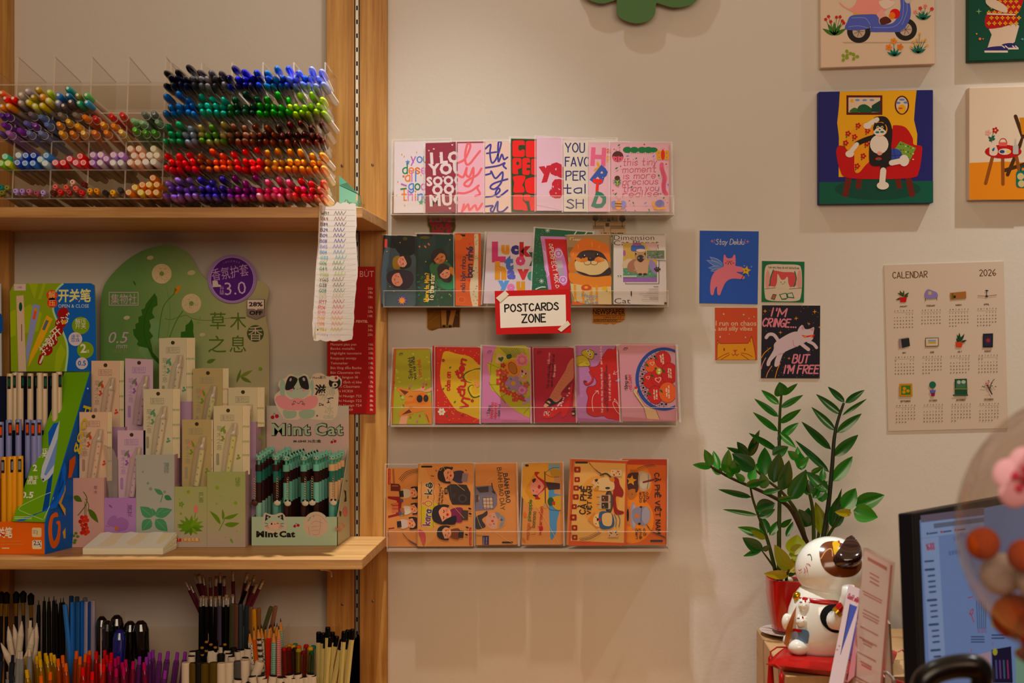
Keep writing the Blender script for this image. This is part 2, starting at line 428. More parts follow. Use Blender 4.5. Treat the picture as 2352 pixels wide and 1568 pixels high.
def area(x,y,z,w,h,power,col,tgt):
 L=bpy.data.lights.new('fill_light','AREA');L.shape='RECTANGLE';L.size=w;L.size_y=h;L.energy=power;L.color=col
 o=bpy.data.objects.new('fill_light',L);COL.objects.link(o);o.location=(x,y,z)
 o.rotation_euler=(Vector(tgt)-Vector((x,y,z))).to_track_quat('-Z','Y').to_euler()
 return o
area(.25,-2.9,2.12,2.2,.8,31,WARM,(.0,0,1.05))  # added warm fill light facing the wall, not a ceiling fixture
w=bpy.data.worlds.new('shop_surroundings');SC.world=w;w.use_nodes=True
w.node_tree.nodes['Background'].inputs[0].default_value=(1,.78,.58,1);w.node_tree.nodes['Background'].inputs[1].default_value=.08
cam=bpy.data.cameras.new('camera');cam.sensor_width=36;cam.lens=FP*36/2352;cam.clip_start=.05
co=bpy.data.objects.new('camera',cam);COL.objects.link(co);co.location=(0,-CD,CH);co.rotation_euler=(R(90),0,0)
SC.camera=co
cam.dof.use_dof=True;cam.dof.focus_distance=2.42;cam.dof.aperture_fstop=4.5
SC.view_settings.view_transform='Standard';SC.view_settings.look='None';SC.view_settings.gamma=1;SC.view_settings.exposure=0
SC.cycles.max_bounces=8;SC.cycles.diffuse_bounces=3;SC.cycles.glossy_bounces=3;SC.cycles.transparent_max_bounces=24
SC.cycles.caustics_reflective=False;SC.cycles.caustics_refractive=False
# ================================================================ marker racks on the upper shelf
def onplane(a,b,c):
 a,b,c=Vector(a),Vector(b),Vector(c);n=(b-a).cross(c-a).normalized()
 o=Vector((0,-CD,CH))
 if (o-a).dot(n)<0:n=-n
 def f(u,v,h):
  d=W(u,v,1)-o;return o+d*((a-o).dot(n)/d.dot(n))+n*h
 return f
ORD='first second third fourth fifth sixth seventh eighth ninth tenth eleventh twelfth thirteenth fourteenth fifteenth sixteenth seventeenth eighteenth nineteenth twentieth'.split()
def ordw(i):
 if i<20:return ORD[i]
 t,r=divmod(i+1,10);w=['','','twenty','thirty','forty','fifty','sixty'][t]
 return (w+'-'+ORD[r-1]) if r else {20:'twentieth',30:'thirtieth',40:'fortieth',50:'fiftieth'}[t*10]
import colorsys
def cname(h):
 h=h.lstrip('#');r,g,b=(int(h[i:i+2],16)/255 for i in (0,2,4));H,S,V=colorsys.rgb_to_hsv(r,g,b);H *= 360
 if V<.16:return 'black'
 if S<.14:return 'pale grey' if V>.72 else ('grey' if V>.4 else 'dark grey')
 n='red' if H<12 or H>348 else 'orange' if H<38 else 'yellow' if H<62 else 'lime green' if H<85 else 'green' if H<155 else 'teal' if H<195 else 'blue' if H<238 else 'violet' if H<275 else 'purple' if H<300 else 'magenta' if H<325 else 'pink'
 if n in ('red','pink','magenta') and S<.62 and V>.7:n='pink'
 if n=='orange' and V<.66:n='brown'
 if n=='orange' and S<.5:n='peach'
 if n=='yellow' and V<.7:n='olive'
 if n=='red' and V<.5:return 'maroon'
 return ('dark ' if V<.45 else 'pale ' if S<.4 and V>.6 and n not in ('pink','peach') else '')+n
ACR=clear('clear_acrylic','fbf9f6',.4,.08,.004,'fff4e6')
ACE=clear('acrylic_edge','efe6da',.8,.2,.34,'fff2e2')
def acr(m,lo,hi,X=None,edge=(2,)):
 m.box(lo,hi,[ACE if i in edge else ACR for i in range(6)],X)
TH=R(6.5);RD=.14;yb=2.27-CD+RD*math.cos(TH)
XL=Matrix.Translation((0,yb,UZ[1]+.0006)) @ Matrix.Rotation(-TH,4,'X')
colx=[X(372-86*k,2.27) for k in range(6)];th=.0466
rk=empty('acrylic_marker_rack',((colx[0]+colx[5])/2,yb-.07,UZ[1]),'tall clear acrylic rack leaning back, filled with capped markers, empty top tiers','pen rack')
for k,x in enumerate(colx):
 m=MB();acr(m,(x-.0012,-RD,0),(x+.0012,0,5*th),XL,(1,2));m.bld('side_panel' if k in (0,5) else 'divider',rk,weld=False)
for i in range(5):
 m=MB();acr(m,(colx[5],-RD,i*th-.001),(colx[0],0,i*th+.001),XL);m.bld('tier_shelf',rk,weld=False)
m=MB();m.box((colx[5],-.002,0),(colx[0],0,5*th),ACR,XL);m.bld('back_panel',rk,weld=False)
PEN={}
BEIGE=mat('cfc4b2',.45)
def marker_mesh(kind,c):
 k=(kind,c)
 if k in PEN:return PEN[k]
 m=MB();q=Matrix.Rotation(R(-90),4,'X');col=mat(c,.3,.5,0,.4);wh=mat('d9d4cc',.4)
 if kind=='round':
  m.lathe([(0,0),(.0022,0),(.0024,.0002)],mat('e6e0d8'),14,q)
  m.lathe([(.0024,0),(.0036,.0006),(.0050,.0045),(.0054,.007),(.0054,.034)],col,14,q,cap=False)
  m.lathe([(.0050,.034),(.0050,.138),(0,.138)],BEIGE,12,q,cap=False)
 elif kind=='tube':
  m.lathe([(0,0),(.0012,0),(.0014,.0006),(.0034,.0008),(.0043,.003),(.0052,.012),(.0052,.026)],col,14,q)
  m.lathe([(.0058,.0205),(.0063,.0205),(.0063,.022),(.0060,.022)],wh,16,q,cap=False)
  m.lathe([(.0060,.0215),(.0060,.138),(0,.138)],col,14,q,cap=False)
 elif kind=='disc':
  h=c.lstrip('#');lt='%02x%02x%02x' % tuple(min(255,int(int(h[i:i+2],16)*.55+255*.45)) for i in (0,2,4))
  m.lathe([(0,.0),(.0029,0),(.0031,.0003)],mat(lt),16,q)
  m.lathe([(.0031,.0003),(.0040,.0003)],mat('efe8e0'),16,q,cap=False)
  m.lathe([(.0040,.0003),(.0048,.0),(.0055,.0008),(.0055,.045)],col,16,q,cap=False)
  m.lathe([(.0052,.045),(.0052,.138),(0,.138)],BEIGE,12,q,cap=False)
 elif kind=='clip':
  m.lathe([(0,.0006),(.0010,.0006),(.0011,0)],mat('181412'),10,q)
  m.lathe([(.0011,0),(.0034,.0),(.0044,.0012),(.0046,.003),(.0046,.012)],col,14,q,cap=False)
  m.box((-.0013,.002,-.0062),(.0013,.012,-.0040),col)
  m.lathe([(.0044,.012),(.0044,.132),(0,.132)],BEIGE,12,q,cap=False)
 elif kind=='brush':
  n=14;rows=[]
  for r,z in ((.0010,0),(.0026,.0018),(.0040,.006),(.0053,.013),(.0060,.024),(.0060,.058)):
   rows.append([q @ Vector((r*(1-.07*(j % 2))*math.cos(2*PI*j/n),r*(1-.07*(j % 2))*math.sin(2*PI*j/n),z)) for j in range(n)])
  m.grid(rows,col,True,True,True)
  m.lathe([(.0048,.058),(.0048,.150),(0,.150)],wh,10,q,cap=False)
 o=m.bld('marker',ang=50,org=(0,0,0));PEN[k]=o.data;bpy.data.objects.remove(o)
 return PEN[k]
ALLP={}
def put(name,me,loc,rx=0,rz=0,ry=0):
 o=bpy.data.objects.new(name,me);COL.objects.link(o);o.location=loc;o.rotation_euler=(rx,ry,rz);return o
LEFT={
 ('round','top filled tier'):'5,440,e07828 40,490,d82420 112,490,d82420 10,560,e09838 65,555,e0a050 180,455,c0b8b0 238,420,b0a8b8 335,405,b8a020 435,430,b8d040 178,525,b0aaa8 245,520,d0c850 292,475,a89820 372,470,e0a020 425,505,d8d880 305,555,ccd480 370,550,dccc20 520,460,4a90d8 605,400,18a0a0 605,460,2878a8 695,460,909050 770,460,70c070 515,525,a0acd0 565,555,605c5c 630,520,605860 705,530,40b090 775,525,3a9cc8',
 ('tube','second filled tier'):'65,640,6a3aa0 25,725,7a3aa0 70,800,b080c8 10,640,5a3090 -5,800,6a5090 270,630,807880 360,655,6a80b0 225,710,7070b0 310,730,8040a0 415,725,6a80b8 170,775,8040a8 255,800,8088b8 360,800,8090c0 535,635,908880 670,635,8a8480 755,655,e0901c 525,720,e0a038 610,695,e8b820 690,735,f0b058 545,800,f0b860 645,800,e89828 745,800,f0c080 850,665,c01818 995,645,c82020 1095,635,c82020 920,720,f0b020 1015,735,e8961c 845,795,e89020 950,795,e8941c 1085,790,f8c880 1190,690,90b890 1290,620,808880 1380,620,889090 1270,705,98bc98 1410,700,90b098 1210,770,70b840 1300,790,60a040 1380,790,60a848',
 ('disc','third filled tier'):'45,1015,60c8a0 5,1075,90d060 70,1075,c8d860 165,1003,a8c8f0 230,1005,2858c8 300,1005,2050c0 360,1040,a8d0f8 415,1005,5090e0 155,1070,2858c8 225,1075,3a70d0 295,1075,4a80e0 405,1075,a8c8f0 497,1070,f06070 568,1070,e83040 625,1035,f05060 720,1012,e02030 680,1070,f06070 750,1070,e03038 835,1000,b890d8 905,1000,d0a8e8 1020,1000,c8a0e8 1090,1000,b890d8 955,1035,b080c8 830,1070,b080d0 900,1070,c8c0d0 1015,1070,c8c8d0 1085,1070,c0c0d0 1172,945,f8b8a0 1250,945,f8b098 1380,945,f0d8b8 1205,1005,f8c0b0 1280,1005,f8b8a0 1345,1003,f0dcc8 1410,1003,f0d4b8 1170,1068,f8b8a0 1240,1068,f8c0b0 1310,1064,f0e0e0 1380,1062,f0e4dc',
 ('clip','lowest filled tier'):'0,1290,208888 60,1295,909050 15,1340,808040 135,1325,b8a8e8 195,1325,b898d8 255,1325,b88098 322,1340,a06070 385,1338,b8a8e8 495,1285,f08078 590,1290,f07868 650,1245,e8c0b0 742,1260,6a2020 470,1338,602820 540,1330,c82028 620,1335,a02838 675,1300,f07870 730,1335,c82028 805,1320,f0a820 865,1320,f0a418 940,1338,202020 1010,1338,e8b040 1080,1315,202020',
 ('disc','lowest filled tier, end cell'):'1157,1338,f08830 1212,1293,f0b030 1280,1270,f08020 1340,1268,f0b040 1375,1208,f08828 1410,1268,f09030 1265,1338,f0c040 1335,1338,f08828 1405,1338,f0a050'}
DSC={'round':'round-capped','tube':'clear-tubed','disc':'flat-ended','clip':'clip-capped'}
for (kind,tier),data in LEFT.items():
 it=sorted((float(a),float(b),c) for a,b,c in (q.split(',') for q in data.split()))
 for i,(cx,cy,c) in enumerate(it):
  d={'round':2.232,'tube':2.240,'disc':2.252,'clip':2.250}[kind]+rnd.uniform(-.004,.004)
  o=put('capped_marker',marker_mesh(kind,c),W(cx/3.92,100+cy/3.92,d),-TH+R(rnd.uniform(-1.5,.5)),R(rnd.uniform(-2.5,2.5)),R(rnd.uniform(-40,40)))
  tag(o,f'{cname(c)} {DSC[kind]} marker, {ordw(i)} from the left in the {tier}','marker','markers in the '+tier)
xl,xr=X(393,2.27),X(747,2.27);r0,r1=2.27-CD,2.41-CD;zt=[Z(q,2.27) for q in (464,397,336,271,208,143)]
rk=empty('acrylic_pen_rack',((xl+xr)/2,(r0+r1)/2,UZ[1]),'clear acrylic rack packed with pointed brush pens sorted by colour','pen rack')
for x,nm in ((xl,'side_panel'),(xr,'side_panel'),(X(463,2.27),'divider'),(X(533,2.27),'divider'),(X(604,2.27),'divider'),(X(675,2.27),'divider')):
 m=MB();zt0=UZ[1]+.0005;acr(m,(x-.0012,r0,zt0),(x+.0012,r1,zt[5]),None,(1,2));m.bld(nm,rk,weld=False)
for z in zt[:5]:
 m=MB();acr(m,(xl,r0,z-.001),(xr,r1,z+.001));m.bld('tier_shelf',rk,weld=False)
m=MB();m.box((xl,r1-.002,UZ[1]+.0005),(xr,r1,zt[5]),ACR);m.bld('back_panel',rk,weld=False)
BR=[
 ((345,288,237),'330:10142e,0c0c12,0a0a10,12183a 610:5a5a62,36343c,807c80,4a4448 860:2020a0,1818b8,241c60,2028a0 910:1c1c50,2840b0 1150:1868b0,1c50b8,1870a8,2030a8 1300:3a58d0,2860b8,6c7ce0 1490:7888e0,98a0e8,8c98e8'),
 ((582,528,470),'355:2070b8,2478b8,1c68a8 620:20a898,28b0a0,1c9888 690:50a020,1c6838 900:085038,063c2c,0c6048 1165:209838,1c8428,2ca040 1490:a8d020,b8d418,98c020'),
 ((828,772,706),'245:109868,0c8c60,18a070 360:8492a2,728494,8a98a8 640:60903c,90a468,a49c64,548038 850:8c6450,74503c,4c3828 1100:583024,30221c,2c2420,7c3c24 1490:5c2020,6c2424,4c1c1a'),
 ((1062,1006,950),'355:d81c1c,c81414,e02c28 480:a45c2c,985024 665:f07018,f47c20,ec6010 905:f03410,e82c0c,f44014 1160:cc9414,b88410,e0a018 1380:f0a020,f8a028,f09428 1490:f8ac70,f8a058'),
 ((1302,1242,1186),'355:8058b0,7450b0,9470c0 640:4030a0,4a3cb0,3a2c90 900:842080,941c84,6c2088 1165:e04c80,f0a0b8,d83c70,e86c90 1395:e83448,f02874,e04048 1490:f06858,f87060')]
LN=('bottom','middle','upper');TN=('top','second','third','fourth','lowest');BC=[]
for ti,(ys,runs) in enumerate(BR):
 runs=[(int(a.split(':')[0]),a.split(':')[1].split(',')) for a in runs.split()]
 for li,y in enumerate(ys):
  n=(23,21,15)[li];x0,x1=(100,1462) if li==0 else (112,1452)
  lst=[]
  for i in range(n):
   x=x0+(x1-x0)*(i+(.5 if li==1 else 0))/(n-(0 if li==1 else 1))+rnd.uniform(-9,9)
   c=rnd.choice(next(cs for e,cs in runs if x<e or e==runs[-1][0]))
   yy=y+rnd.uniform(-9,9)-(rnd.choice((0,0,28,42)) if li==2 else 0)
   lst.append((x,yy,c))
  for i,(x,yy,c) in enumerate(sorted(lst)):
   d=2.206+rnd.uniform(-.006,.008)
   o=put('brush_pen',marker_mesh('brush',c),W(350+x/3.733,100+yy/3.733,d),R(rnd.uniform(-4.5,-1.5)),R(rnd.uniform(-3,1.5)),R(rnd.uniform(0,90)))
   tag(o,f'{cname(c)} brush pen, {ordw(i)} from the left, {LN[li]} line of the {TN[ti]} tier','pen','pointed brush pens in the clear rack')
gb=MB();dB=2.43;MINT=mat('86b3a0',.5)
pf=[W(779,426,dB),W(822,446,dB+.01),W(822,484,dB+.01),W(779,487,dB)]
gb.slab(pf,.05,MINT);gb.prism([W(779,403,dB+.004),W(797,419,dB+.004),W(822,444.5,dB+.012),W(779,425,dB+.002)],(0,.05,0),mat('6a9a88',.5))
A=Art(gb,onplane(*pf[:3]),EPS);A.hand(791,469,'Chocolate',11,'6a5a3c',1.0,46,8);A.rect(818,447,821.5,460,'d8a888')
tag(gb.bld('small_carton',weld=False),'small mint green carton standing behind the brush pen rack beside the upright','box')
# ================================================================ display boxes on the lower oak shelf
MT=MZ[1]
def onshelf(px,d):return Vector(((px-1176)*d/FP,d-CD,MT+.0004))
FILM=clear('clear_film','fbf7f2',.9,.05,.02,'ffffff')
BLI=clear('blister_plastic','f8f4ee',1.0,.10,.14,'ffffff')
CH_,=('',)
t=empty('pen_display_box',onshelf(60,2.35),'green and blue pen display box with slanted front wing and orange tray','display box','pen display boxes')
mb,A=sheet('header',2.45,[(23,664),(31,652),(207,650),(222,852)],'93a82a')
mb=MB();d0=2.45
out=[(97,565),(140,483),(903,479),(945,500),(962,800),(968,1362),(110,1362)]
fr=lambda p:W(p[0]/4.354,540+p[1]/4.354,d0)
mb.prism([fr(p) for p in out],(0,.003,0),mat('96ae22',.45),'7f9a30')
A=Art(mb,flat(d0),EPS).frame(0,540,4.354)
for p in ([(290,483),(345,640),(380,483)],[(380,640),(430,483),(460,483),(410,640)],[(180,760),(300,690),(420,780),(380,960),(230,980)],[(560,1180),(610,1080),(660,1170),(600,1355),(545,1355)],[(100,770),(160,740),(160,1000),(105,1020)]):A.poly(p,'a9bd36')
A.poly([(632,480),(903,480),(944,500),(960,800),(967,1361),(668,1361),(682,1200),(665,1050),(600,900),(548,790),(532,720),(545,590)],'2f6fc0')
A.line([(632,482),(560,560),(530,720),(560,830),(620,950),(668,1080),(675,1200),(655,1361)],20,'b8dcb0',True,False)
A.rect(140,487,258,553,'d9c8c8');A.text(178,532,'15K',22,'6a5a78')
A.poly([(163,606),(236,600),(262,1361),(185,1361)],'d8c4b0');A.ell(206,715,17,45,'1c5a38');A.rect(212,890,222,1060,'8a7a68')
A.poly([(330,685),(402,703),(360,900),(268,1310),(260,1130)],'9aa2d0');A.poly([(345,735),(372,742),(352,845),(325,836)],'e07020');A.ell(357,745,15,18,'f0a030')
A.poly([(468,798),(527,838),(440,1030),(280,1325),(300,1200)],'ecb818');A.poly([(462,845),(490,855),(448,952),(420,942)],'6a7880')
A.ell(520,600,56,52,'e06018');A.ell(522,676,52,50,'e06018',up=False);A.text(520,622,'解',52,'f0dca0',al='c');A.text(522,700,'压',46,'f0dca0',al='c')
A.text(582,655,'开关笔',96,'e8f0a8',326,bold=.03);A.heart(775,655,20,'4a60c0');A.text(584,724,'OPEN & CLOSE',34,'dce4d8',306)
for q in ((630,780),(610,880),(575,960),(520,1060),(470,1150)):A.ell(q[0],q[1],62,52,'a01c20',-40)
A.line([(415,1210),(400,1275)],44,'a01c20');A.line([(430,1210),(402,1275)],20,'f0dcc8')
for ch,x,y in (('按',470,1150),('就',528,1068),('开',580,985)):A.text(x-30,y+48,ch,74,'f4e4d0',rot=-42,bold=.02)
A.text(600,925,'“心”',64,'f4e4d0',rot=-40,bold=.02);A.heart(642,868,26,'f0b030',-20)
for x,y,r,c in ((808,903,88,'8aa828'),(755,1038,69,'d8d0d8'),(855,1148,84,'8aa828'),(820,1280,60,'d8d0d8')):A.ell(x,y,r,r,c)
A.text(808,880,'解压',40,'f0ecd8',al='c');A.text(808,930,'开关',40,'f0ecd8',al='c');A.text(755,1030,'速干',32,'3a68b0',al='c');A.text(755,1066,'双珠',32,'3a68b0',al='c')
A.text(805,1172,'2',84,'f0ecd8',bold=.03);A.text(862,1172,'倍',24,'f0ecd8');A.text(820,1302,'0.5',48,'2f6fc0',al='c',bold=.02)
mb.bld('header',t,weld=False)
P4=lambda x,y,d:W(x/3.409,840+y/3.409,d)
FB=onshelf(105.4,2.293);FT=P4(360,1222,2.286);BT=P4(712,48,2.425);BB=Vector((BT.x,BT.y,FB.z))
wl_,wr,wtr,wtl=P4(95,1215,2.288),FT,BT,P4(505,50,2.43)
mb=MB();n_=(wr-wl_).cross(wtl-wl_).normalized()*.002;n_=n_ if n_.y>0 else-n_
mb.hexa([wl_,wr,wtr,wtl]+[p+n_ for p in (wl_,wr,wtr,wtl)],mat('7aa81e',.4))
f=onplane(wl_,wr,wtl);A=Art(mb,f,EPS).frame(0,840,3.409)
A.rrect(512,80,638,128,22,'c82028');A.text(575,119,'解压',34,'f4dcd0',al='c',bold=.02);A.text(480,222,'开关笔',58,'6f8f3a',180)
A.poly([(645,152),(668,146),(712,182),(688,200)],'2858b8');A.poly([(662,160),(672,158),(696,178),(686,184)],'d8e0f0')
A.text(610,690,'good',62,'c8b418',380,rot=-74,bold=.01)
A.poly([(480,442),(420,450),(378,520),(380,620),(440,690),(500,720),(520,800),(505,980),(440,1110),(120,1214),(185,1214),(330,1140),(440,1060),(500,920),(470,700),(430,600)],'2f68c4')
A.line([(440,390),(455,330),(400,400),(440,410),(455,360)],5,'b8c420',True);A.line([(410,985),(300,1030),(150,1110),(200,1150),(340,1205)],4,'c8d8a0',True)
A.poly([(540,268),(624,268),(604,400),(460,780),(385,880),(338,912),(318,870),(330,790),(445,480)],'c4cce4');A.poly([(560,280),(612,282),(590,400),(450,740),(360,860),(345,850),(455,560)],'7e9ad4');A.poly([(585,290),(606,290),(580,400),(470,680),(440,720)],'4a74c0')
A.poly([(548,300),(582,300),(562,368),(533,366)],'b02820');A.poly([(560,300),(584,300),(578,322),(556,322)],'e8a028');A.ell(338,890,7,9,'202020')
A.text(290,683,'解压',30,'f0f0dc',85,bold=.02);A.text(284,714,'开关',30,'f0f0dc',85,bold=.02);A.text(258,822,'2',48,'f4f4e4',bold=.03);A.text(222,894,'速干',28,'f0f0dc',78,bold=.02);A.text(210,926,'双珠',28,'f0f0dc',78,bold=.02);A.text(166,1033,'0.5',46,'f4f4e4',98,bold=.03,shear=.15)
A.bars(110,1180,290,1206,2,'c8dca0');A.line([(345,1195),(420,1030)],5,'c8dca0')
mb.bld('slanted_wing',t,weld=False)
mb=MB();q=Vector((-.002,0,0));mb.hexa([FB,BB,BT,FT]+[p+q for p in (FB,BB,BT,FT)],mat('2a66b4',.45))
A=Art(mb,onplane(FB,BB,FT),EPS).frame(0,840,3.409)
A.blob([(440,1145),(395,1180),(378,1290),(395,1400),(425,1428),(462,1380),(474,1280),(468,1215),(440,1220),(445,1240),(455,1245),(448,1320),(425,1370),(410,1330),(408,1250),(420,1190),(455,1180)],'e07a28')
A.poly([(455,1065),(513,930),(513,975),(480,1075),(513,1120),(513,1175)],'d8b060');A.poly([(490,1300),(513,1265),(513,1350),(500,1350)],'d8b060');A.poly([(535,880),(545,740),(590,700),(590,760),(560,870)],'c86a28')
mb.bld('side_panel',t,weld=False)
mb=MB();FL=onshelf(-60,2.293);FLT=Vector((FL.x,FT.y,FT.z))
for a,b in (((FL.x,FL.y,FL.z),(FB.x-.0006,FL.y+.002,FT.z-.0005)),((FL.x,FL.y+.002,FL.z),(FB.x-.003,FL.y+.09,FL.z+.004))):mb.box(a,b,mat('e07a1c',.5))
A=Art(mb,flat(2.293),EPS).frame(0,840,3.409)
A.text(-20,1338,'关笔',62,'f4e4d0',116,bold=.03);A.line([(5,1310),(28,1332)],10,'b02838')
A.rrect(250,1266,325,1340,12,'f0d0a8');A.text(288,1322,'1',34,'6a78b0');A.bars(258,1285,285,1318,3,'8a8ab0');A.rrect(252,1364,327,1434,12,'f0d8b8');A.text(262,1402,'2',34,'3a60b0',bold=.02)
for x,y,r in ((300,1380,6),(318,1376,5),(308,1396,8),(292,1400,5),(318,1410,5)):A.ell(x,y,r,r,'3a60b0',n=8)
A.line([(5,1372),(170,1370)],3,'c8a878');A.line([(5,1397),(180,1396)],3,'c8a878');A.bars(15,1422,75,1440,1,'f0d8b8')
mb.bld('front_tray',t,weld=False)
mb=MB();NAVY=mat('141c3c',.6)
for y,d in ((880,2.332),(505,2.368),(80,2.412)):mb.slab([P4(-40,y,d),P4(330 if y>800 else 340 if y>400 else 480,y,d),Vector((P4(330 if y>800 else 340 if y>400 else 480,y,d).x,d-CD,MT+.005)),Vector((P4(-40,y,d).x,d-CD,MT+.005))],.002,NAVY)
mb.bld('inner_step',t,weld=False)
def presspen(x,y,d,c,win,k,row,ang=0):
 p=P4(x,y,d);m=MB();o=Vector((p.x,p.y,MT+.007));h=p.z-o.z;r=24/3.409*d/FP
 m.lathe([(r*.8,0),(r,.004),(r,h-.002),(r*.92,h),(0,h)],mat(c,.35,.4),14,Matrix.Translation(o),cap=False)
 b=empty('press_pen',o);m.bld('barrel',b)
 a=R(ang);wv=Matrix.Translation((o.x,o.y,p.z)) @ Matrix.Rotation(a,4,'Z');m=MB()
 m.box((-r*.52,-r*1.05,-.026),(r*.52,-r*.6,-.0045),mat('2c2a28',.6),wv);m.bld('slot',b,bevel=r*.12)
 m=MB();m.box((-r*.4,-r*1.35,-.022),(r*.4,-r*.8,-.008),mat(win,.4),wv);m.bld('slider',b,bevel=r*.2)
 tag(b,f'{k} press pen, {ordw(row)} from the left in its tier of the green box','pen','press pens in the green display box')
for i,(x,y,an) in enumerate(((-22,715,0),(34,712,-10),(78,708,60),(116,706,-50),(158,704,10))):presspen(x,y,2.306+.004*(i % 2),'e8ac14','8a9098','yellow',i,an)
for i,(x,y,an) in enumerate(((5,438,20),(70,422,40),(145,418,0),(220,420,5),(268,424,-5),(303,420,30))):presspen(x,y,2.345+.006*(i % 2),'8e94c4','d8641c','lavender',i,an)
for i,(x,y,an) in enumerate(((78,60,0),(120,52,0),(160,54,60),(238,58,0),(310,54,-60),(350,58,30),(430,56,-80),(462,46,40))):presspen(x,y,2.386+.008*(i % 2),'d4c4ae','2c5a44','cream white',i,an)
mb,A=sheet('display_card',2.47,[(-50,650),(2,651),(7,664),(7,1000),(7,1250),(-50,1250)][:2]+[(7,1235),(-50,1235)],'c8ccd4',.003);A.blob([(-10,720),(5,725),(6,762),(-12,760)],'3060a8');A.rect(-50,880,6,1000,'4a7a28')
tag(mb.bld('display_card',weld=False),'pale display card with a blue print, cut by the frame beside the green box','display card')
P5=lambda x,y,d:W(220+x/4.357,540+y/4.357,d)
P6=lambda x,y,d:W(140+x/2.904,760+y/2.904,d)
t=empty('botanical_pen_display',onshelf(425,2.44),'botanical pen display with tall green leaf-printed back card and coloured pockets','display box','pen display boxes')
db=2.50;out=smooth([(50,1250),(52,700),(75,530),(130,430),(230,320),(350,220),(500,140),(640,105),(750,98),(850,130),(930,190),(985,280),(1040,370),(1120,450),(1240,475),(1450,460),(1610,455),(1680,470),(1722,520),(1728,590),(1703,700),(1705,850),(1725,950),(1732,1100),(1735,1600)],False,4)
HB=gradmat('botanical_print',[(0,'5f8f44'),(.35,'86a35e'),(.7,'b0ac7c'),(1,'b8a884')],(-.145,0,.3),(.145,0,.22))
mb=MB();pts=[P5(x,y,db) for x,y in out];pts=[Vector((pts[0].x,db-CD,MT+.0004))]+pts[1:-1]+[Vector((pts[-1].x,db-CD,MT+.0004))]
mb.prism(pts,(0,.0025,0),HB,'c8c4a0')
A=Art(mb,flat(db),EPS).frame(220,540,4.357)
G1,G2,G3='3f6a22','6f9468','4f7a3a'
A.blob([(640,1000),(600,1100),(560,1010),(530,920),(545,850),(600,840),(650,900)],'7f9f72');A.blob([(480,1220),(430,1150),(470,1100),(560,1150),(610,1300),(560,1330)],'7f9f72')
A.poly([(590,578),(614,625),(618,700),(578,725),(563,775),(590,825),(535,850),(552,910),(535,955),(575,1010),(545,1040),(560,1110),(570,1170),(632,1240),(632,1290),(560,1220),(520,1130),(430,1110),(410,1090),(425,1060),(380,1000),(372,940),(400,935),(395,890),(430,870),(425,820),(465,800),(455,745),(490,730),(500,690),(530,650)],G1)
A.line([(580,640),(510,760),(482,920),(510,1080),(600,1240),(640,1280)],5,'2f5418',True)
A.poly([(958,835),(978,890),(975,960),(985,1025),(850,1025),(852,968),(895,960),(900,900),(930,880)],G1)
A.line([(700,490),(720,580),(740,700),(740,850),(712,1030)],7,G2,True);A.line([(785,585),(690,690),(655,800),(635,950),(628,1030)],8,G3,True);A.line([(870,760),(800,870),(735,1030)],8,G3,True)
A.line([(670,820),(740,845),(830,820),(900,800),(960,830),(1060,850),(1180,850),(1330,830),(1460,825)],5,'5a7a3a',True)
for a in ((690,835,665,805),(780,830,765,790),(910,890,905,850),(1000,880,1050,870),(1040,840,1045,810)):A.leaf(*a,12,'86a060')
for x,y,r in ((660,385,99),(957,683,98)):
 A.ell(x,y,r,r,'c8bc9c',n=28);A.up()
 for i in range(26):a=rnd.uniform(0,6.28);q=r*rnd.uniform(.3,.92);A.ell(x+q*math.cos(a),y+q*math.sin(a),5,3,'8f9066',rnd.uniform(0,180),False,6)
 A.ell(x,y,24,24,'7f9258')
A.blob([(855,503),(835,560),(800,588),(780,560),(800,525)],'c08a1c');A.poly([(780,590),(815,545),(790,520)],'6a7a20')
for x,y,r in ((545,225,34),(957,375,40),(310,825,32),(1068,995,30)):A.ell(x,y,r,r*.6,'bcb89a',-10);A.line([(x,y),(x+4,y+r)],3,'a8ac84')
A.leaf(375,455,405,510,8,G1);A.leaf(1110,1275,1200,1240,20,'5f7a38');A.leaf(1410,1475,1455,1335,14,'6a7a38');A.leaf(1440,1420,1570,1350,18,'7f8a48');A.leaf(1450,1420,1560,1475,18,'6a7a38');A.ell(1648,1338,19,19,'7f9a20')
LV='c0b0b8'
for a in ((135,572,425,572),(425,572,425,700),(425,700,135,700),(135,700,135,572)):A.line([a[:2],a[2:]],7,LV)
A.text(152,680,'集物社',78,LV,258);A.text(130,1078,'0.5',112,LV,200,shear=.25);A.text(203,1130,'mm',52,LV,112,shear=.3);A.text(172,1178,'碳黑色',34,'8f9a70',146)
A.text(1145,925,'草',130,'5a7034',155);A.text(1345,930,'木',130,'5a7034',160);A.text(1125,1160,'之',130,'5a7034',180);A.text(1340,1160,'息',130,'5a7034',165)
A.ell(1598,983,84,84,'4a5a24',n=28);A.text(1598,1040,'香',108,'c0b0a8',al='c')
mb.bld('back_card',t,weld=False)
mb=MB();c=P5(1365,437,db-.004);rr=245/4.357*db/FP
mb.prism([c+Vector((rr*math.cos(2*PI*i/48),0,rr*1.0*math.sin(2*PI*i/48))) for i in range(48)],(0,.0015,0),mat('9a82b4',.5))
A=Art(mb,flat(db-.004),EPS).frame(220,540,4.357)
A.ell(1365,440,218,222,'b09cc4',n=40);A.ell(1365,440,212,216,'54267c',n=40);A.text(1168,450,'香氛护套',92,'b89cc4',370,rot=-9);A.text(1295,600,'3.0',128,'c4b0cc',212,rot=-4,bold=-.005);A.text(1240,550,'升',34,'b89cc4');A.text(1240,592,'级',34,'b89cc4')
for i,ch in enumerate('INCENSE'):a=R(-118+i*8.5);A.text(1365+172*math.cos(a),440+172*math.sin(a),ch,18,'a084b4',rot=math.degrees(a)+90,al='c')
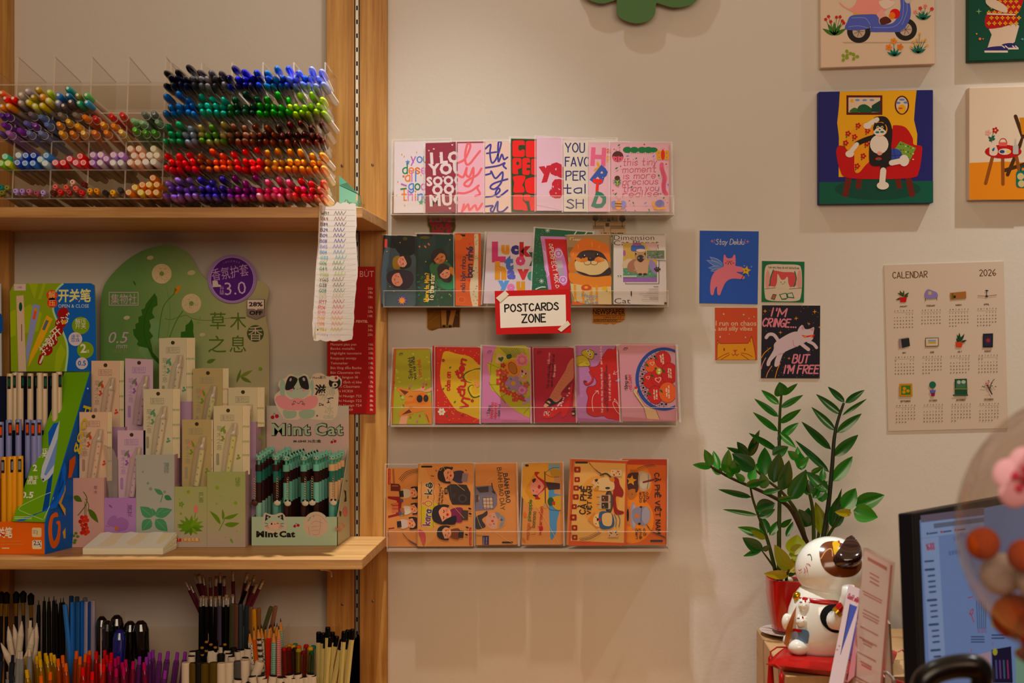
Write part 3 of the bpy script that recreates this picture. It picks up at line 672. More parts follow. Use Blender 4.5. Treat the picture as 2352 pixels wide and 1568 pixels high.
A.poly([(1168,455),(1218,455),(1225,490),(1255,500),(1250,515),(1170,520)],'c8c0b8')
tag(mb.bld('round_badge',t,weld=False),'purple round badge')
mb,A=sheet('sticker',db-.0045,[(567,687),(608,687),(608,712),(567,712)],'504848',.0008);A.frame(220,540,4.357)
A.poly([(1510,736),(1695,736),(1692,805),(1605,842),(1512,805)],'8a7c78');A.rect(1516,645,1683,736,'d8ccc4');A.poly([(1585,730),(1625,730),(1605,752)],'d8ccc4')
A.text(1532,710,'28%',40,'201c1c',138,bold=.035);A.text(1536,796,'OFF',40,'1c1818',132,bold=.04)
tag(mb.bld('discount_sticker',t,weld=False),'black and white discount sticker')
df=2.368
def pocket(x0,x1,y,c,art,name='pocket',d=df,dep=.045,side='c8aab4'):
 m=MB();a,b=P6(x0,y,d),P6(x1,y,d);z0=MT+.0004;tt=.0012
 m.box((a.x,a.y,z0),(b.x,a.y+tt,a.z),M_(c));m.box((b.x-tt,a.y+tt,z0),(b.x,a.y+dep,a.z),mat(side,.55));m.box((a.x,a.y+tt,z0),(a.x+tt,a.y+dep,a.z),mat(side,.55))
 if art:art(Art(m,flat(d),EPS).frame(140,760,2.904))
 m.bld(name,t,weld=False)
def a1(A):
 A.line([(150,1072),(172,1110),(165,1160),(115,1228)],6,'5a6a2c',True);A.line([(165,1120),(185,1160),(180,1200)],5,'5a6a2c',True);A.line([(160,1140),(158,1235)],4,'5a6a2c');A.line([(168,1150),(168,1230)],4,'5a6a2c')
 A.leaf(85,1100,142,1138,20,'5a7030');A.leaf(185,1185,250,1280,20,'5a7030')
 for x,y in ((140,1242),(165,1240),(130,1270),(152,1265),(175,1262),(142,1295),(165,1290),(172,1312),(150,1320),(140,1345),(165,1350),(180,1338),(155,1335)):A.ell(x,y,14,14,rnd.choice(('b84030','c44c38','a83828')),n=12)
 for x,y in ((100,1348),(85,1365),(112,1370),(95,1395),(90,1410)):A.ell(x,y,12,10,'66803e',n=8)
 A.text(218,1055,'草',20,'8a6a6a');A.text(218,1085,'木',20,'8a6a6a')
def a2(A):
 for p in ([(310,1290),(330,1240),(370,1235),(385,1310)],[(370,1270),(400,1240),(450,1270),(440,1320),(390,1330)],[(360,1330),(370,1290),(410,1300),(400,1335)]):A.blob(p,'a078b0')
 A.leaf(318,1158,345,1180,6,'8a60a0');A.blob([(358,1318),(366,1300),(375,1312),(385,1305),(375,1330)],'c8802c');A.line([(300,1300),(325,1303)],5,'b07060');A.bars(440,1150,446,1220,5,'8a68a0');A.text(446,1185,'藏',22,'70508a');A.text(446,1210,'红',22,'70508a');A.text(446,1235,'花',22,'70508a')
def a3(A):
 for q in ((610,1240,528,1170,36),(625,1230,742,1190,34),(600,1255,540,1330,36),(630,1255,712,1335,38),(612,1235,610,1180,22),(640,1215,690,1180,22)):A.leaf(*q,'5f9674');A.line([q[:2],(q[0]+(q[2]-q[0])*.85,q[1]+(q[3]-q[1])*.85)],3,'7fae8c')
 A.leaf(680,1090,622,1050,16,'5f9674');A.leaf(690,1100,740,1125,18,'4f8664');A.line([(680,1090),(665,1140)],5,'5f9674')
 for x,y,r in ((598,1052,11),(580,1015,8),(547,938,6),(692,1072,9)):A.ell(x,y,r,r,'8c9890',n=12)
 A.text(685,910,'薄',28,'7a8a88');A.text(685,945,'荷',28,'7a8a88')
def a4(A):
 for i in range(13):an=R(-172+i*29);A.leaf(865,1310,865+92*math.cos(an),1300+(66 if math.sin(an)>0 else 72)*math.sin(an),13,rnd.choice(('6f9438','7fa044','62862e')))
 A.line([(890,1250),(900,1205)],6,'7f9a5a');A.blob([(885,1185),(900,1158),(915,1180),(912,1208),(890,1208)],'d08c84');A.flower(803,1155,18,'7f9a50');A.line([(803,1165),(808,1180)],4,'7f9a50')
 for x,y,r in ((850,1072,11),(800,1217,8),(790,1120,4)):A.ell(x,y,r,r,'90a048',n=12)
 A.text(918,1105,'芦',26,'7a8a50');A.text(918,1140,'荟',26,'7a8a50');A.rrect(770,1381,803,1404,6,'b84038');A.text(786,1399,'T',16,'f0d8c8',al='c');A.rrect(815,1381,924,1404,6,'c08850');A.text(820,1399,'安全无毒',17,'f0e0c0',98)
def a5(A):
 for q in ((1065,1290,990,1198,14),(1080,1260,1075,1185,9),(1085,1250,1185,1215,13),(1090,1290,1192,1280,17)):A.leaf(*q,'6f8c3c',bend=.06)
 A.line([(1055,1330),(1080,1280),(1095,1245)],5,'6f8c3c',True);A.leaf(1130,1382,1148,1418,8,'7f9a50')
 for x,y,r in ((1042,1045,13),(1165,1146,13),(1038,1150,6),(1065,1103,4),(1175,1335,4),(1098,1375,4)):A.ell(x,y,r,r,'90a854',n=12)
 A.text(1162,1005,'绿',26,'7a8a50');A.text(1162,1035,'茶',26,'7a8a50')
pocket(33,288,980,'c8a6a0',a1);pocket(289,500,1112,'b08cc0',a2);pocket(501,757,825,'b0b2ae',a3)
PG=gradmat('pocket_print',[(0,'b8a89c'),(.45,'b4b27c'),(1,'a8b46c')],(0,0,0),(0,0,.12));pocket(758,974,1037,PG,a4);pocket(975,1230,938,PG,a5,side='c4a8ac',dep=.06)
for x0,x1,y in ((200,425,640),(426,640,672),(650,868,470),(878,1120,590),(1116,1300,606)):pocket(x0,x1,y,'b49ab4',None,'rear_pocket',2.425,.05)
KIND={'pink':('d8c0ac','e2cdb8','d8824c','pale pink berry'),'violet':('cbb4c4','d0b8cc','a878b0','lilac flower'),'mint':('ccc6b0','ddd4bc','8aa078','cream mint-leaf'),'aloe':('b8aa84','d8d4a0','9aa83c','olive aloe'),'tea':('d0c8ac','dcd890','a4b040','ivory tea-leaf')}
def pack(kind,x,y,w,bottom,d,n,where,slant=0):
 base,pen,spot_,nm=KIND[kind];h=bottom-y
 fp=lambda u,v:P6(x+u,y+v,d)
 o=empty('blister_pack',P6(x+w/2,bottom,d));m=MB()
 m.slab([fp(0,0),fp(w,slant),fp(w,h),fp(0,h)],.0007,base,'e0d4bc');A=Art(m,flat(d),EPS).frame(140-0+x/2.904,760+y/2.904,2.904)
 A.ell(w/2,30,13,13,'4a3c28',n=16);lc={'violet':'a890b8','pink':'b09488'}.get(kind,'a09c88')
 for a in ((48,60,135,60),(135,60,135,98),(135,98,48,98),(48,98,48,60)):A.line([a[:2],a[2:]],3,lc)
 A.text(54,93,'集物社',26,lc,76)
 for i,ch in enumerate('草木之息'):A.text(20,165+i*42,ch,28,lc)
 A.rrect(18,315,38,395,9,lc)
 sc={'pink':('c85c48','7a8450'),'violet':('9a68a8','7a9060'),'mint':('6f9a80','6f9a80'),'aloe':('7f9a40','d09080'),'tea':('8a9a58','8a9a58')}[kind]
 A.leaf(45,175,78,130,10,sc[1]);A.leaf(80,185,62,140,9,sc[0]);A.line([(70,190),(58,140)],3,sc[1])
 for q in ((60,205),(66,218),(58,228),(165,330),(172,345),(160,350)):A.ell(q[0],q[1],8,8,sc[0],n=8)
 m.bld('card',o,weld=False)
 pp=[Vector((fp(u,v).x,d-CD-.0058,fp(u,v).z)) for u,v in ((150,118),(140,190),(100,min(h,440)))]
 m=MB();m.tube(pp[1:],.0046,mat(pen,.3),12);m.tube(pp[:2],.0030,mat('cfc2ae',.2,.5),10);m.tube([pp[1],pp[1]+(pp[2]-pp[1])*.04],.0048,mat('b4a894',.2),12)
 dv=pp[2]-pp[1]
 for i in range(5):c=pp[1]+dv*(.15+.18*i)+Vector((rnd.uniform(-.0022,.0022),-.0042,0));m.ball(c,(.0014,.0006,.0018),spot_,8,5)
 m.bld('pen',o)
 m=MB();rows=[]
 for v,l,r,dp_ in ((112,122,164,.004),(150,112,166,.010),(185,88,166,.0125),(310,68,145,.0125),(min(h,438),55,128,.0125)):
  L,Rr=fp(l,v),fp(r,v);c=(L+Rr)/2;hw=(Rr.x-L.x)/2;rows.append([Vector((c.x+hw*math.cos(PI*k/8),d-CD-.0002-dp_*math.sin(PI*k/8)**.6,c.z)) for k in range(9)])
 m.grid(rows,BLI);m.face(rows[0],BLI);m.bld('blister',o,ang=60)
 tag(o,f'{nm} pen pack hanging card, front of its stack in the {where}','pen pack','blister pen packs')
 for i in range(n):
  dx=9.5*(i+1);dd=d+.0022*(i+1);a,b=P6(x+dx,y+2-i,dd),P6(x+w+dx,y+2-i,dd);q=MB()
  q.box((a.x,dd-CD,P6(0,bottom,d).z),(b.x,dd-CD+.0006,a.z),[M_(base),M_(base),mat('e4d8bc'),mat('e4d8bc'),M_(base),mat('e4d8bc')]);A=Art(q,flat(dd),EPS).frame(140+(x+dx)/2.904,760+y/2.904,2.904)
  for yy in (130,230,320):A.leaf(w-18,yy+20,w-4,yy,6,sc[1])
  tag(q.bld('pen_card',weld=False),f'{nm} pen card, {ordw(i)} behind the front pack in the {where}','pen pack','blister pen packs')
pack('pink',203,198,188,660,2.44,3,'back row');pack('violet',428,182,186,690,2.44,0,'back row',8);pack('mint',655,48,182,500,2.44,6,'back row');pack('aloe',880,250,200,620,2.44,4,'back row');pack('tea',1118,377,192,640,2.44,5,'back row')
pack('pink',123,540,188,1000,2.384,3,'front row');pack('violet',378,662,186,1130,2.384,0,'front row');pack('mint',550,388,196,850,2.384,5,'front row');pack('aloe',808,590,196,1060,2.384,1,'front row');pack('tea',1018,500,194,960,2.384,5,'front row')
m=MB();q=[P6(282,760,2.378),P6(345,790,2.378),P6(375,860,2.378),P6(378,1120,2.378),P6(320,1130,2.378)];m.prism(q,(0,.006,0),BLI);tag(m.bld('empty_blister',weld=False),'empty clear plastic blister leaning in the lilac pocket','packaging')
m=MB();z1=MT+.0004
a,b,c,d_=onshelf(190,2.288),onshelf(374,2.288),onshelf(405,2.355),onshelf(231,2.355)
top=[Vector((p.x,p.y,MT+h)) for p,h in ((a,.0105),(b,.0105),(c,.027),(d_,.026))]
PAPER=mat('f4ece2',.75);rows=[]
for i in range(9):
 u=i/8;l,r=top[0].lerp(top[3],u),top[1].lerp(top[2],u);rows.append([l.lerp(r,j/10)+Vector((0,0,.0006*math.sin(j*1.9)*u*u*3)) for j in range(11)])
o=empty('notepad',a.lerp(c,.5));m.grid(rows,PAPER);m.bld('top_sheet',o)
m=MB()
for k in range(10):
 f0,f1=k/10,(k+.9)/10;e=.0005*((k*7) % 3)
 lo=[p.lerp(tt,f0) for p,tt in zip((a,b,c,d_),top)];hi=[p.lerp(tt,f1) for p,tt in zip((a,b,c,d_),top)]
 for L in (lo,hi):L[2]=L[2]+Vector((e,0,0));L[1]=L[1]+Vector((e*.4,0,0))
 m.hexa(lo+hi,mat('e8dcc8' if k % 2 else 'f0e6d4',.8))
m.bld('page_block',o,weld=False);tag(o,'blank white notepad lying on the shelf edge before the botanical display','notepad')
P7=lambda x,y,d:W(560+x/3.409,840+y/3.409,d)
t=empty('cat_pen_display',onshelf(690,2.44),'mint and pink cat pen display carton standing nearest the upright','display box','pen display boxes')
dh=2.494;CARD='cdbdb0'
out=[(180,1300),(178,312),(262,312),(240,270),(245,225),(285,190),(268,150),(285,110),(330,90),(355,62),(400,70),(430,85),(470,58),(505,75),(520,105),(545,65),(600,52),(650,80),(690,85),(730,75),(768,105),(765,150),(735,175),(745,220),(740,260),(735,312),(822,312),(826,1300)]
HD=gradmat('cat_carton_print',[(0,'bcc8b4'),(.35,'d8b4ac'),(.6,'d4bcb0'),(1,'b4c0a8')],(0,0,.25),(0,0,.05))
mb=MB();mb.prism([P7(x,y,dh) for x,y in out],(0,.002,0),HD,'c0b4a4');A=Art(mb,flat(dh),EPS).frame(560,840,3.409)
A.blob([(262,330),(240,270),(245,225),(285,190),(270,150),(285,112),(330,92),(355,64),(400,74),(430,88),(470,62),(503,78),(520,108),(545,68),(600,55),(650,82),(690,88),(730,80),(764,108),(760,150),(733,178),(742,225),(738,312),(720,400),(650,425),(450,410),(420,420),(330,420),(300,390)],'d8cab8',k=3)
A.blob([(300,100),(330,150),(320,220),(360,260),(480,262),(530,220),(515,150),(535,110),(545,130),(545,220),(500,290),(330,290),(285,220),(285,130)],'a8bcae')
A.blob([(325,180),(360,85),(500,85),(515,190),(470,250),(370,250)],'b8c4b4')
A.blob([(325,185),(335,120),(362,80),(415,95),(418,120),(395,160),(370,185)],'2c2826');A.blob([(432,120),(432,95),(482,78),(505,130),(508,182),(470,180),(445,160)],'2c2826');A.ell(366,108,8,14,'b8a8b0',20);A.ell(470,105,10,14,'b8a8b0',-20)
A.ell(392,176,6,9,'2c2420');A.line([(440,178),(448,172),(456,178)],4,'6a4a44',True);A.ell(420,182,4,4,'c86a60');A.ell(372,192,14,10,'d8a0a0');A.ell(470,190,14,10,'d8a0a0')
A.blob([(258,290),(245,260),(275,232),(330,240),(370,262),(410,250),(470,258),(500,240),(560,235),(582,265),(560,320),(480,345),(340,345),(280,320)],'e0a0a4')
for q in ([(388,285),(396,275),(410,285)],[(440,285),(450,275),(466,285)],[(376,298),(395,292)],[(378,306),(396,300)],[(455,292),(478,296)],[(455,300),(478,306)],[(420,290),(428,296),(436,290)]):A.line(q,4,'4a2c28',True)
A.blob([(310,345),(360,352),(410,355),(405,400),(340,412),(312,390)],'a8b8a4');A.blob([(440,352),(548,345),(548,395),(500,412),(440,400)],'a8b8a4')
A.ell(712,132,47,47,'2a2624');A.ell(705,100,38,22,'d8cab8',10);A.ell(714,148,22,20,'d8cab8');A.ell(716,150,10,9,'2a2624');A.ell(722,95,11,11,'b03038');A.line([(722,88),(728,72)],3,'4a2c28')
A.text(540,102,'Mura慕元',18,'2c2826',104,rot=-2);A.text(556,222,'滋',62,'26221e',bold=.03);A.text(650,296,'巧',42,'26221e',52,bold=.02);A.text(590,312,'De',22,'26221e',36,bold=.02);A.text(575,402,'+',24,'2c2826',al='c',bold=.02);A.text(640,230,'薄',60,'bcbcae');A.text(600,270,'水',50,'c4c0b2');A.text(630,372,'冰',56,'bcbcae');A.text(622,410,'cat',36,'bcbcae',85,bold=.02)
def cherries(A,x,y,s):
 A.line([(x-10*s,y),(x,y-30*s),(x+16*s,y-4*s)],2.5*s,'5a5a3c',True);A.ell(x-13*s,y,13*s,13*s,'a83040',n=14);A.ell(x+18*s,y-8*s,14*s,14*s,'b03444',n=14)
cherries(A,240,402,1.1);cherries(A,700,596,.8)
for ol,c in ((.055,'34443a'),(.012,'b0bca4')):
 A.text(218,540,'Mint',88,c,310 if ol>.03 else 302,bold=ol+.01,space=1.12);A.text(552,540,'Cat',88,c,230 if ol>.03 else 224,bold=ol+.01,space=1.12)
A.text(390,598,'M-6848 36支/盒',18,'4a5648',216,bold=.02)
mb.bld('header_card',t,weld=False)
db=2.388;F0=onshelf(578,db);mb=MB();a,b=P7(55,1181,db),P7(735,1182,db);MC=mat('b3c4ae',.5)
mb.box((a.x,a.y,MT+.0004),(b.x,a.y+.0015,a.z),MC);c=P7(565,1240,db);rr=99/3.409*db/FP
A=Art(mb,flat(db),EPS).frame(560,840,3.409)
mb.prism([c+Vector((rr*math.cos(PI*i/16),0,rr*math.sin(PI*i/16))) for i in range(3,14)],(0,.0012,0),MC)
A.ell(563,1243,97,99,'cdb8a8',n=32)
for q in ([(500,1215),(540,1170),(600,1175),(655,1230)],[(530,1235),(560,1215),(620,1230)],[(530,1260),(580,1255)],[(530,1290),(585,1285)],[(540,1320),(590,1310),(600,1200)],[(505,1260),(515,1320)]):A.line(q,3,'a89488',True)
for q in ((510,1200,525,1180),(500,1215,515,1200),(545,1185,548,1170)):A.leaf(*q,6,'8aa898')
A.blob([(150,1240),(150,1190),(165,1150),(200,1160),(240,1165),(290,1150),(320,1170),(335,1230),(320,1290),(240,1310),(165,1290)],'d0bcae');A.blob([(158,1225),(170,1158),(205,1172),(260,1172),(308,1160),(322,1225),(310,1275),(240,1292),(170,1270)],'b4c2b0')
A.poly([(166,1215),(172,1162),(214,1180)],'2c2422');A.poly([(262,1180),(306,1162),(312,1210)],'2c2422');A.ell(188,1186,8,10,'b0a4a0');A.ell(287,1184,8,10,'b0a4a0')
A.blob([(195,1235),(240,1215),(290,1235),(285,1270),(240,1285),(200,1270)],'d4b8a8');A.ell(218,1236,6,9,'2c2420');A.line([(258,1236),(266,1230),(274,1236)],4,'4a3430',True);A.ell(242,1238,5,4,'c06058');A.ell(190,1265,14,9,'d89c98');A.ell(285,1262,14,9,'d89c98')
for q in ([(166,1228),(190,1238)],[(166,1256),(190,1250)],[(285,1238),(312,1232)],[(285,1250),(308,1256)]):A.line(q,3.5,'3c302c')
A.text(98,1338,'Mint',44,'2a1c18',168,bold=.05,space=1.1);A.text(278,1338,'Cat',44,'2a1c18',124,bold=.05,space=1.1);cherries(A,410,1254,.85)
for x,y,r in ((98,1245,9),(700,1205,9),(692,1338,11),(452,1335,8),(700,1255,5),(630,1345,4)):A.spark(x,y,r,'ccb89a')
mb.bld('front_panel',t,weld=False)
sb=onshelf(803.5,2.4925);q=[Vector((b.x,b.y,MT+.0004)),Vector((sb.x,sb.y,MT+.0004)),P7(825,640,2.4925),b]
mb=MB();e=Vector((-.0012,0,0));mb.hexa(q+[p+e for p in q],mat('b8b8a2',.5));A=Art(mb,onplane(q[0],q[1],q[3]),EPS).frame(560,840,3.409)
A.poly([(785,970),(802,980),(805,1060),(785,1065),(795,1020)],'3a302a');A.ell(795,1140,20,42,'c88a8c');A.ell(756,1150,8,30,'3a302a');A.ell(758,1125,7,14,'c8bca8');A.text(748,1305,'Mint Cat',56,'c89a8c',74,rot=-48,bold=.03);A.spark(805,900,10,'6a6050')
mb.bld('side_panel',t,weld=False)
mb=MB();q2=[Vector((a.x,a.y,MT+.0004)),onshelf(612,2.4925),onshelf(612,2.4925)+Vector((0,0,.05)),a];mb.hexa(q2+[p-e for p in q2],MC);mb.bld('side_panel',t,weld=False)
BRN,MNT,CRM,DKM='3a1f1c','7fb4a4','d0b494','3f7a70'
SETS=[(BRN,DKM,BRN,'9ac0b0'),(BRN,DKM,BRN,'6fa498'),(MNT,BRN,'86bcac',BRN),(MNT,BRN,'6fa498',BRN),('86c4b4',BRN,'8cc4b8',BRN),(CRM,DKM,CRM,'6fa89a')]
CATHEAD={}
def catpen(col,k,px,py,d):
 cs=SETS[col];key=col;p=P7(px,py,d);bz=MT+.004;h=p.z-bz;r=.0054
 o=empty('cat_topped_pen',Vector((p.x,p.y,bz)))
 X0=Matrix.Translation(o.location);m=MB()
 z=[h-.014,h-.025,h-.044,h-.078]
 m.lathe([(r*.9,0),(r,.01),(r,z[3])],mat(cs[3],.25,.5),12,X0,cap=False);m.lathe([(r,z[3]),(r,z[2])],mat(cs[2],.25,.5),12,X0,cap=False);m.lathe([(r*.92,z[2]),(r*.92,z[1])],mat(cs[1],.12,.6),12,X0,cap=False);m.lathe([(r*1.1,z[1]),(r*1.1,z[0]),(0,z[0])],mat(cs[0],.3,.5),12,X0,cap=False);m.lathe([(.0022,z[0]),(.0022,h-.008)],mat('6fb4a0',.2),8,X0,cap=False)
 m.bld('barrel',o)
 m=MB();hc=o.location+Vector((0,0,h-.003));m.ball(hc,(.0066,.0054,.0052),mat('8cc0b0',.35),12,8)
 for s in (-1,1):m.lathe([(.0026,0),(.0002,.0042)],mat('8cc0b0' if s<0 or col not in (2,3) else '302a28',.35),8,Matrix.Translation(hc+Vector((s*.0038,0,.0034))));m.ball(hc+Vector((s*.0026,-.0052,.0004)),(.0008,.0006,.0010),'201c1a',6,4)
 m.ball(hc+Vector((0,-.0050,-.0012)),(.0026,.0010,.0014),'c8b09c',8,4);m.bld('cat_head',o)
 if k==0:
  m=MB();s=-1 if col in (0,4) else .6;c0=o.location+Vector((s*r*1.1,-r*1.05,h-.036));GO=mat('b8a890',.25,.5,.9)
  for i in range(9):m.tube([c0+Vector((.0016*math.cos(a),-.0004,-.004*i+.0022*math.sin(a))) for a in [2*PI*j/8 for j in range(9)]],.0004,GO,5,False)
  c1=c0+Vector((0,-.0015,-.042));m.ball(c1,(.0058,.002,.0052),mat('cfc8b8' if col else '5a3c34',.4),12,6);m.ball(c1+Vector((-.003,0,.004)),(.002,.0016,.0024),'2c2422',8,5);m.ball(c1+Vector((.003,0,.004)),(.002,.0016,.0024),'2c2422',8,5);m.bld('charm',o)
 nm=('dark brown and teal','brown and muted teal','mint-capped brown-banded','mint-capped brown','bright mint','cream and mint')[col]
 tag(o,f'{nm} cat-topped pen, {ordw(k)} in its file counted from the carton front','pen','cat-topped pens')
for col,(x,n) in enumerate(((120,5),(252,5),(333,6),(467,5),(566,5),(690,4))):
 for k in range(n):catpen(col,k,x+23*k+rnd.uniform(-3,3),706-(15 if col<2 else 9)*k+rnd.uniform(-4,4),2.402+.0165*k)
# ================================================================ loose pens and pencils on the lowest shelf
def stick(name,frame,top,bot,d,seg,label,cat,group,n=10,hexa=False,r=None,db=None):
 x0,y0,s=frame;a=W(x0+top[0]/s,y0+top[1]/s,d);b=W(x0+bot[0]/s,y0+bot[1]/s,db or d)
 ax=(b-a).normalized();L=(a.z-(LZ+.001))/-ax.z
 foot=a+ax*L;o=empty(name,foot,label,cat,group)
 rot=(-ax).to_track_quat('Z','Y').to_matrix().to_4x4();X0=Matrix.Translation(foot) @ rot
 parts={}
 for i,(z0,r0,r1,z1,c,pn) in enumerate(seg):
  z1=L if z1 is None else z1/1000;z0 /= 1000
  m=parts.setdefault(pn,MB());nn=6 if hexa and pn=='body' else n
  m.lathe([(r1/1000,L-z1),(r0/1000,L-z0)],c,nn,X0,sm=not (hexa and pn=='body'),cap=True)
 for pn,m in parts.items():m.bld(pn,o,ang=45)
 return o,X0,L
fl,fr_=(0,1290,5.113),(400,1290,4.704)
for i,(x,y) in enumerate(((20,345),(78,350),(190,345),(272,338),(362,365))):
 stick('black_brush',fl,(x,y),(x-15+8*i,1400),2.44,[(0,1.5,6.0,5,'0e0d0d','bristle_head'),(5,6.0,5,20,'0e0d0d','bristle_head'),(20,3.6,3.2,42,mat('a88c50',.25,.5,.9),'ferrule'),(42,3,3,None,'141110','handle')],f'black brush with a gold ferrule, {ordw(i)} from the outer end','brush','black brushes on the lowest shelf')
for i,(x,y,dx) in enumerate(((455,450,-10),(520,405,0),(575,410,5),(632,400,0),(660,440,10),(712,425,0),(745,420,-8))):
 stick('black_fine_pen',fl,(x,y),(x+dx,1400),2.43,[(0,.6,1.2,8,'3a3c40','tip'),(8,2.6,3.4,26,'101012','cap'),(26,3.6,3.6,None,'0c0c0e','body')],f'black fine pen with pointed tip, {ordw(i)} of the dark cluster beside the blue pencils','pen','black fine pens')
for i,(tx,ty,bx) in enumerate(((95,755,150),(160,732,235),(258,695,215),(357,688,350),(432,716,395),(10,950,110),(395,790,330),(330,1015,300))):
 stick('white_pen',fl,(tx,ty),(bx,1150),2.40-.006*i,[(0,.6,2.4,7,'cfc4b4','tip'),(7,2.6,5.6,24,'d8ccbc','body'),(24,5.6,5.4,None,'d2c6b4','body')] if i != 3 else [(0,2.6,2.6,12,'d8ccbc','button'),(12,4.4,5.2,None,'d2c6b4','body')],f'white tapered pen, {ordw(i)} of the white bunch below the black brushes','pen','white tapered pens')
for i,(tx,ty,bx,c) in enumerate(((762,500,830,'4a80c4'),(850,470,850,'3f74bc'),(916,468,912,'36649c'),(968,460,968,'2f64b0'),(1020,465,1014,'a8a4b4'),(1095,450,1092,'a49cac'),(838,400,838,'26406c'),(905,408,905,'4a4c58'),(1000,420,1000,'77757a'),(1052,470,1050,'2c4a84'))):
 o,X0,L=stick('hexagonal_pencil',fl,(tx,ty),(bx,1200),2.40+(.03 if i in (6,7,8) else 0),[(0,3.6,4.1,2,c,'body'),(2,4.1,4.1,None,c,'body')],f"{'blue' if i in (0, 1, 2, 3, 6, 9) else 'pale lilac grey'} hexagonal pencil, {ordw(i)} in the upright blue bundle",'pencil','blue pencil bundle',hexa=True)
for i,(tx,ty,bx,r,c) in enumerate(((1195,640,1190,11,'0d0d10'),(1262,690,1250,10,'0d0d10'),(1372,625,1370,12,'0b0b0d'),(1405,790,1390,11,'1c2a7c'),(1530,695,1520,12,'0d0d10'),(1650,690,1680,13,'0b0b0d'))):
 stick('glossy_marker',fl,(tx,ty),(bx,1200),2.39-.02*(i % 2)-.015*(i==3),[(0,r*.35,r*.75,5,mat(c,.12,.6,0,1),'cap'),(5,r*.75,r,16,mat(c,.12,.6,0,1),'cap'),(16,r,r*.9,62,mat(c,.12,.6,0,1),'cap'),(62,r*.7,r*.7,None,'8a6450' if i<2 else '1a1618','body')],f"{'royal blue' if i == 3 else 'black'} glossy fat marker cap, {ordw(i)} beside the blue pencils",'marker','glossy fat markers',14)
CLICK=[('yellow','d8b418','310,1110 350,1055 430,1105 462,1050 470,1140 535,1070 545,1100 598,1070 630,1090 312,1265'),('orange','e0781c','680,1135 735,1095 770,1190 590,1290 480,1335 900,1045 940,1110 1005,1080 1055,1040'),
 ('red','e03c2c','970,1240 1045,1095 1130,1050 1085,1290 1180,1190 1215,1135 1220,1200 1250,1095 1300,1155 1230,1035 1310,1065'),('magenta','b02868','1290,1185 1355,1130 1390,1110 1365,1250 1435,1180 1450,1235 1475,1145 1565,1165 1690,1180'),('purple','9048a8','1640,1110 1720,1115 1755,1060 1795,1035 1880,1068 1975,1050 2085,1060 2175,1055 1942,1275')]
k=0
for nm,c,pts in CLICK:
 pl=clear('tinted_barrel_'+nm,{'yellow':'e8d070','orange':'e8a860','red':'e88878','magenta':'d888a8','purple':'c8a0d0'}[nm],1,.08,.25,c)
 for i,p in enumerate(sorted(tuple(map(float,q.split(','))) for q in pts.split())):
  lean=rnd.uniform(-25,25)+(30 if nm=='yellow' else-40 if nm=='purple' and p[0]>1850 else 0);d=2.36-(p[1]-1030)*.00033
  stick('click_pen',fl,p,(p[0]+lean,p[1]+330),d,[(0,2.3,3.0,1,mat(c,.35),'button'),(1,3.0,3.2,13,mat(c,.35),'button'),(13,3.8,5.2,19,pl,'barrel'),(19,5.2,5.0,None,pl,'barrel'),(14,1.6,1.6,None,mat(c,.4),'refill')],f'{nm} see-through click pen, {ordw(i)} from the outer end of the {nm} ones','pen',nm+' click pens',9)
for i,(x,y,c,nm) in enumerate(((20,1075,'141c34','navy'),(150,1095,'16203c','navy'),(222,1048,'c8c0b8','white-topped'),(252,1052,'c8c0b8','white-topped'),(345,1020,'d0c8bc','white-topped'),(90,1290,'8a8078','grey'),(150,1330,'38383c','dark grey'))):
 stick('ballpoint_pen',fl,(x,y),(x-30+8*i,1420),2.31,[(0,2.4,2.6,12,c,'button'),(12,4.4,5,None,mat('2a3038' if c[0]=='1' else '8a8c90',.3),'body')],f'{nm} ballpoint pen, {ordw(i)} of the mixed pens below the white bunch','pen','mixed ballpoint pens')
SIL=bumpy('eraser_ferrule','c4beb4',900,.4,.25,.5);SIL.node_tree.nodes['Principled BSDF'].inputs['Metallic'].default_value=.9
def erasers(lst,d,first,gname,where):
 for i,(tx,ty,bx,by,c) in enumerate(lst):
  nm={'5c2434':'maroon','6c3440':'dusty maroon','0d0c0e':'black','564a5c':'grey violet'}[c]
  stick('eraser_pencil',fr_,(tx,ty),(bx,by),d+.004*(i % 3),[(0,2.5,2.9,1,'a8907c','eraser'),(1,2.9,2.9,5,'b49c88','eraser'),(5,3.2,3.2,17,SIL,'ferrule'),(17,3.4,3.4,None,mat(c,.4),'body')],f'{nm} eraser-tipped pencil, {ordw(i)} in the {where}','pencil',gname,8,True)
M1,M2,BK='5c2434','6c3440','0d0c0e'
erasers(((120,208,262,500,M1),(165,235,280,500,M2),(220,130,290,350,M1),(262,128,315,350,M1),(310,145,340,360,M2),(392,168,395,360,M2),(455,152,450,360,M1),(495,120,495,360,BK),(542,152,540,360,M2),(635,100,640,360,M1),(790,122,725,440,M1),(868,150,790,450,M1),(818,210,720,440,BK),(893,232,800,460,M2),(963,192,840,460,M2)),2.43,0,'fanned eraser pencils','fanned back row')
erasers(((288,372,284,900,BK),(346,372,344,900,BK),(397,370,396,900,BK),(448,372,446,900,BK),(490,366,494,900,'564a5c'),(538,374,540,900,BK),(580,372,576,900,BK),(633,350,630,900,BK),(312,362,312,900,BK),(565,352,565,900,BK)),2.40,0,'upright eraser pencils','upright front row')
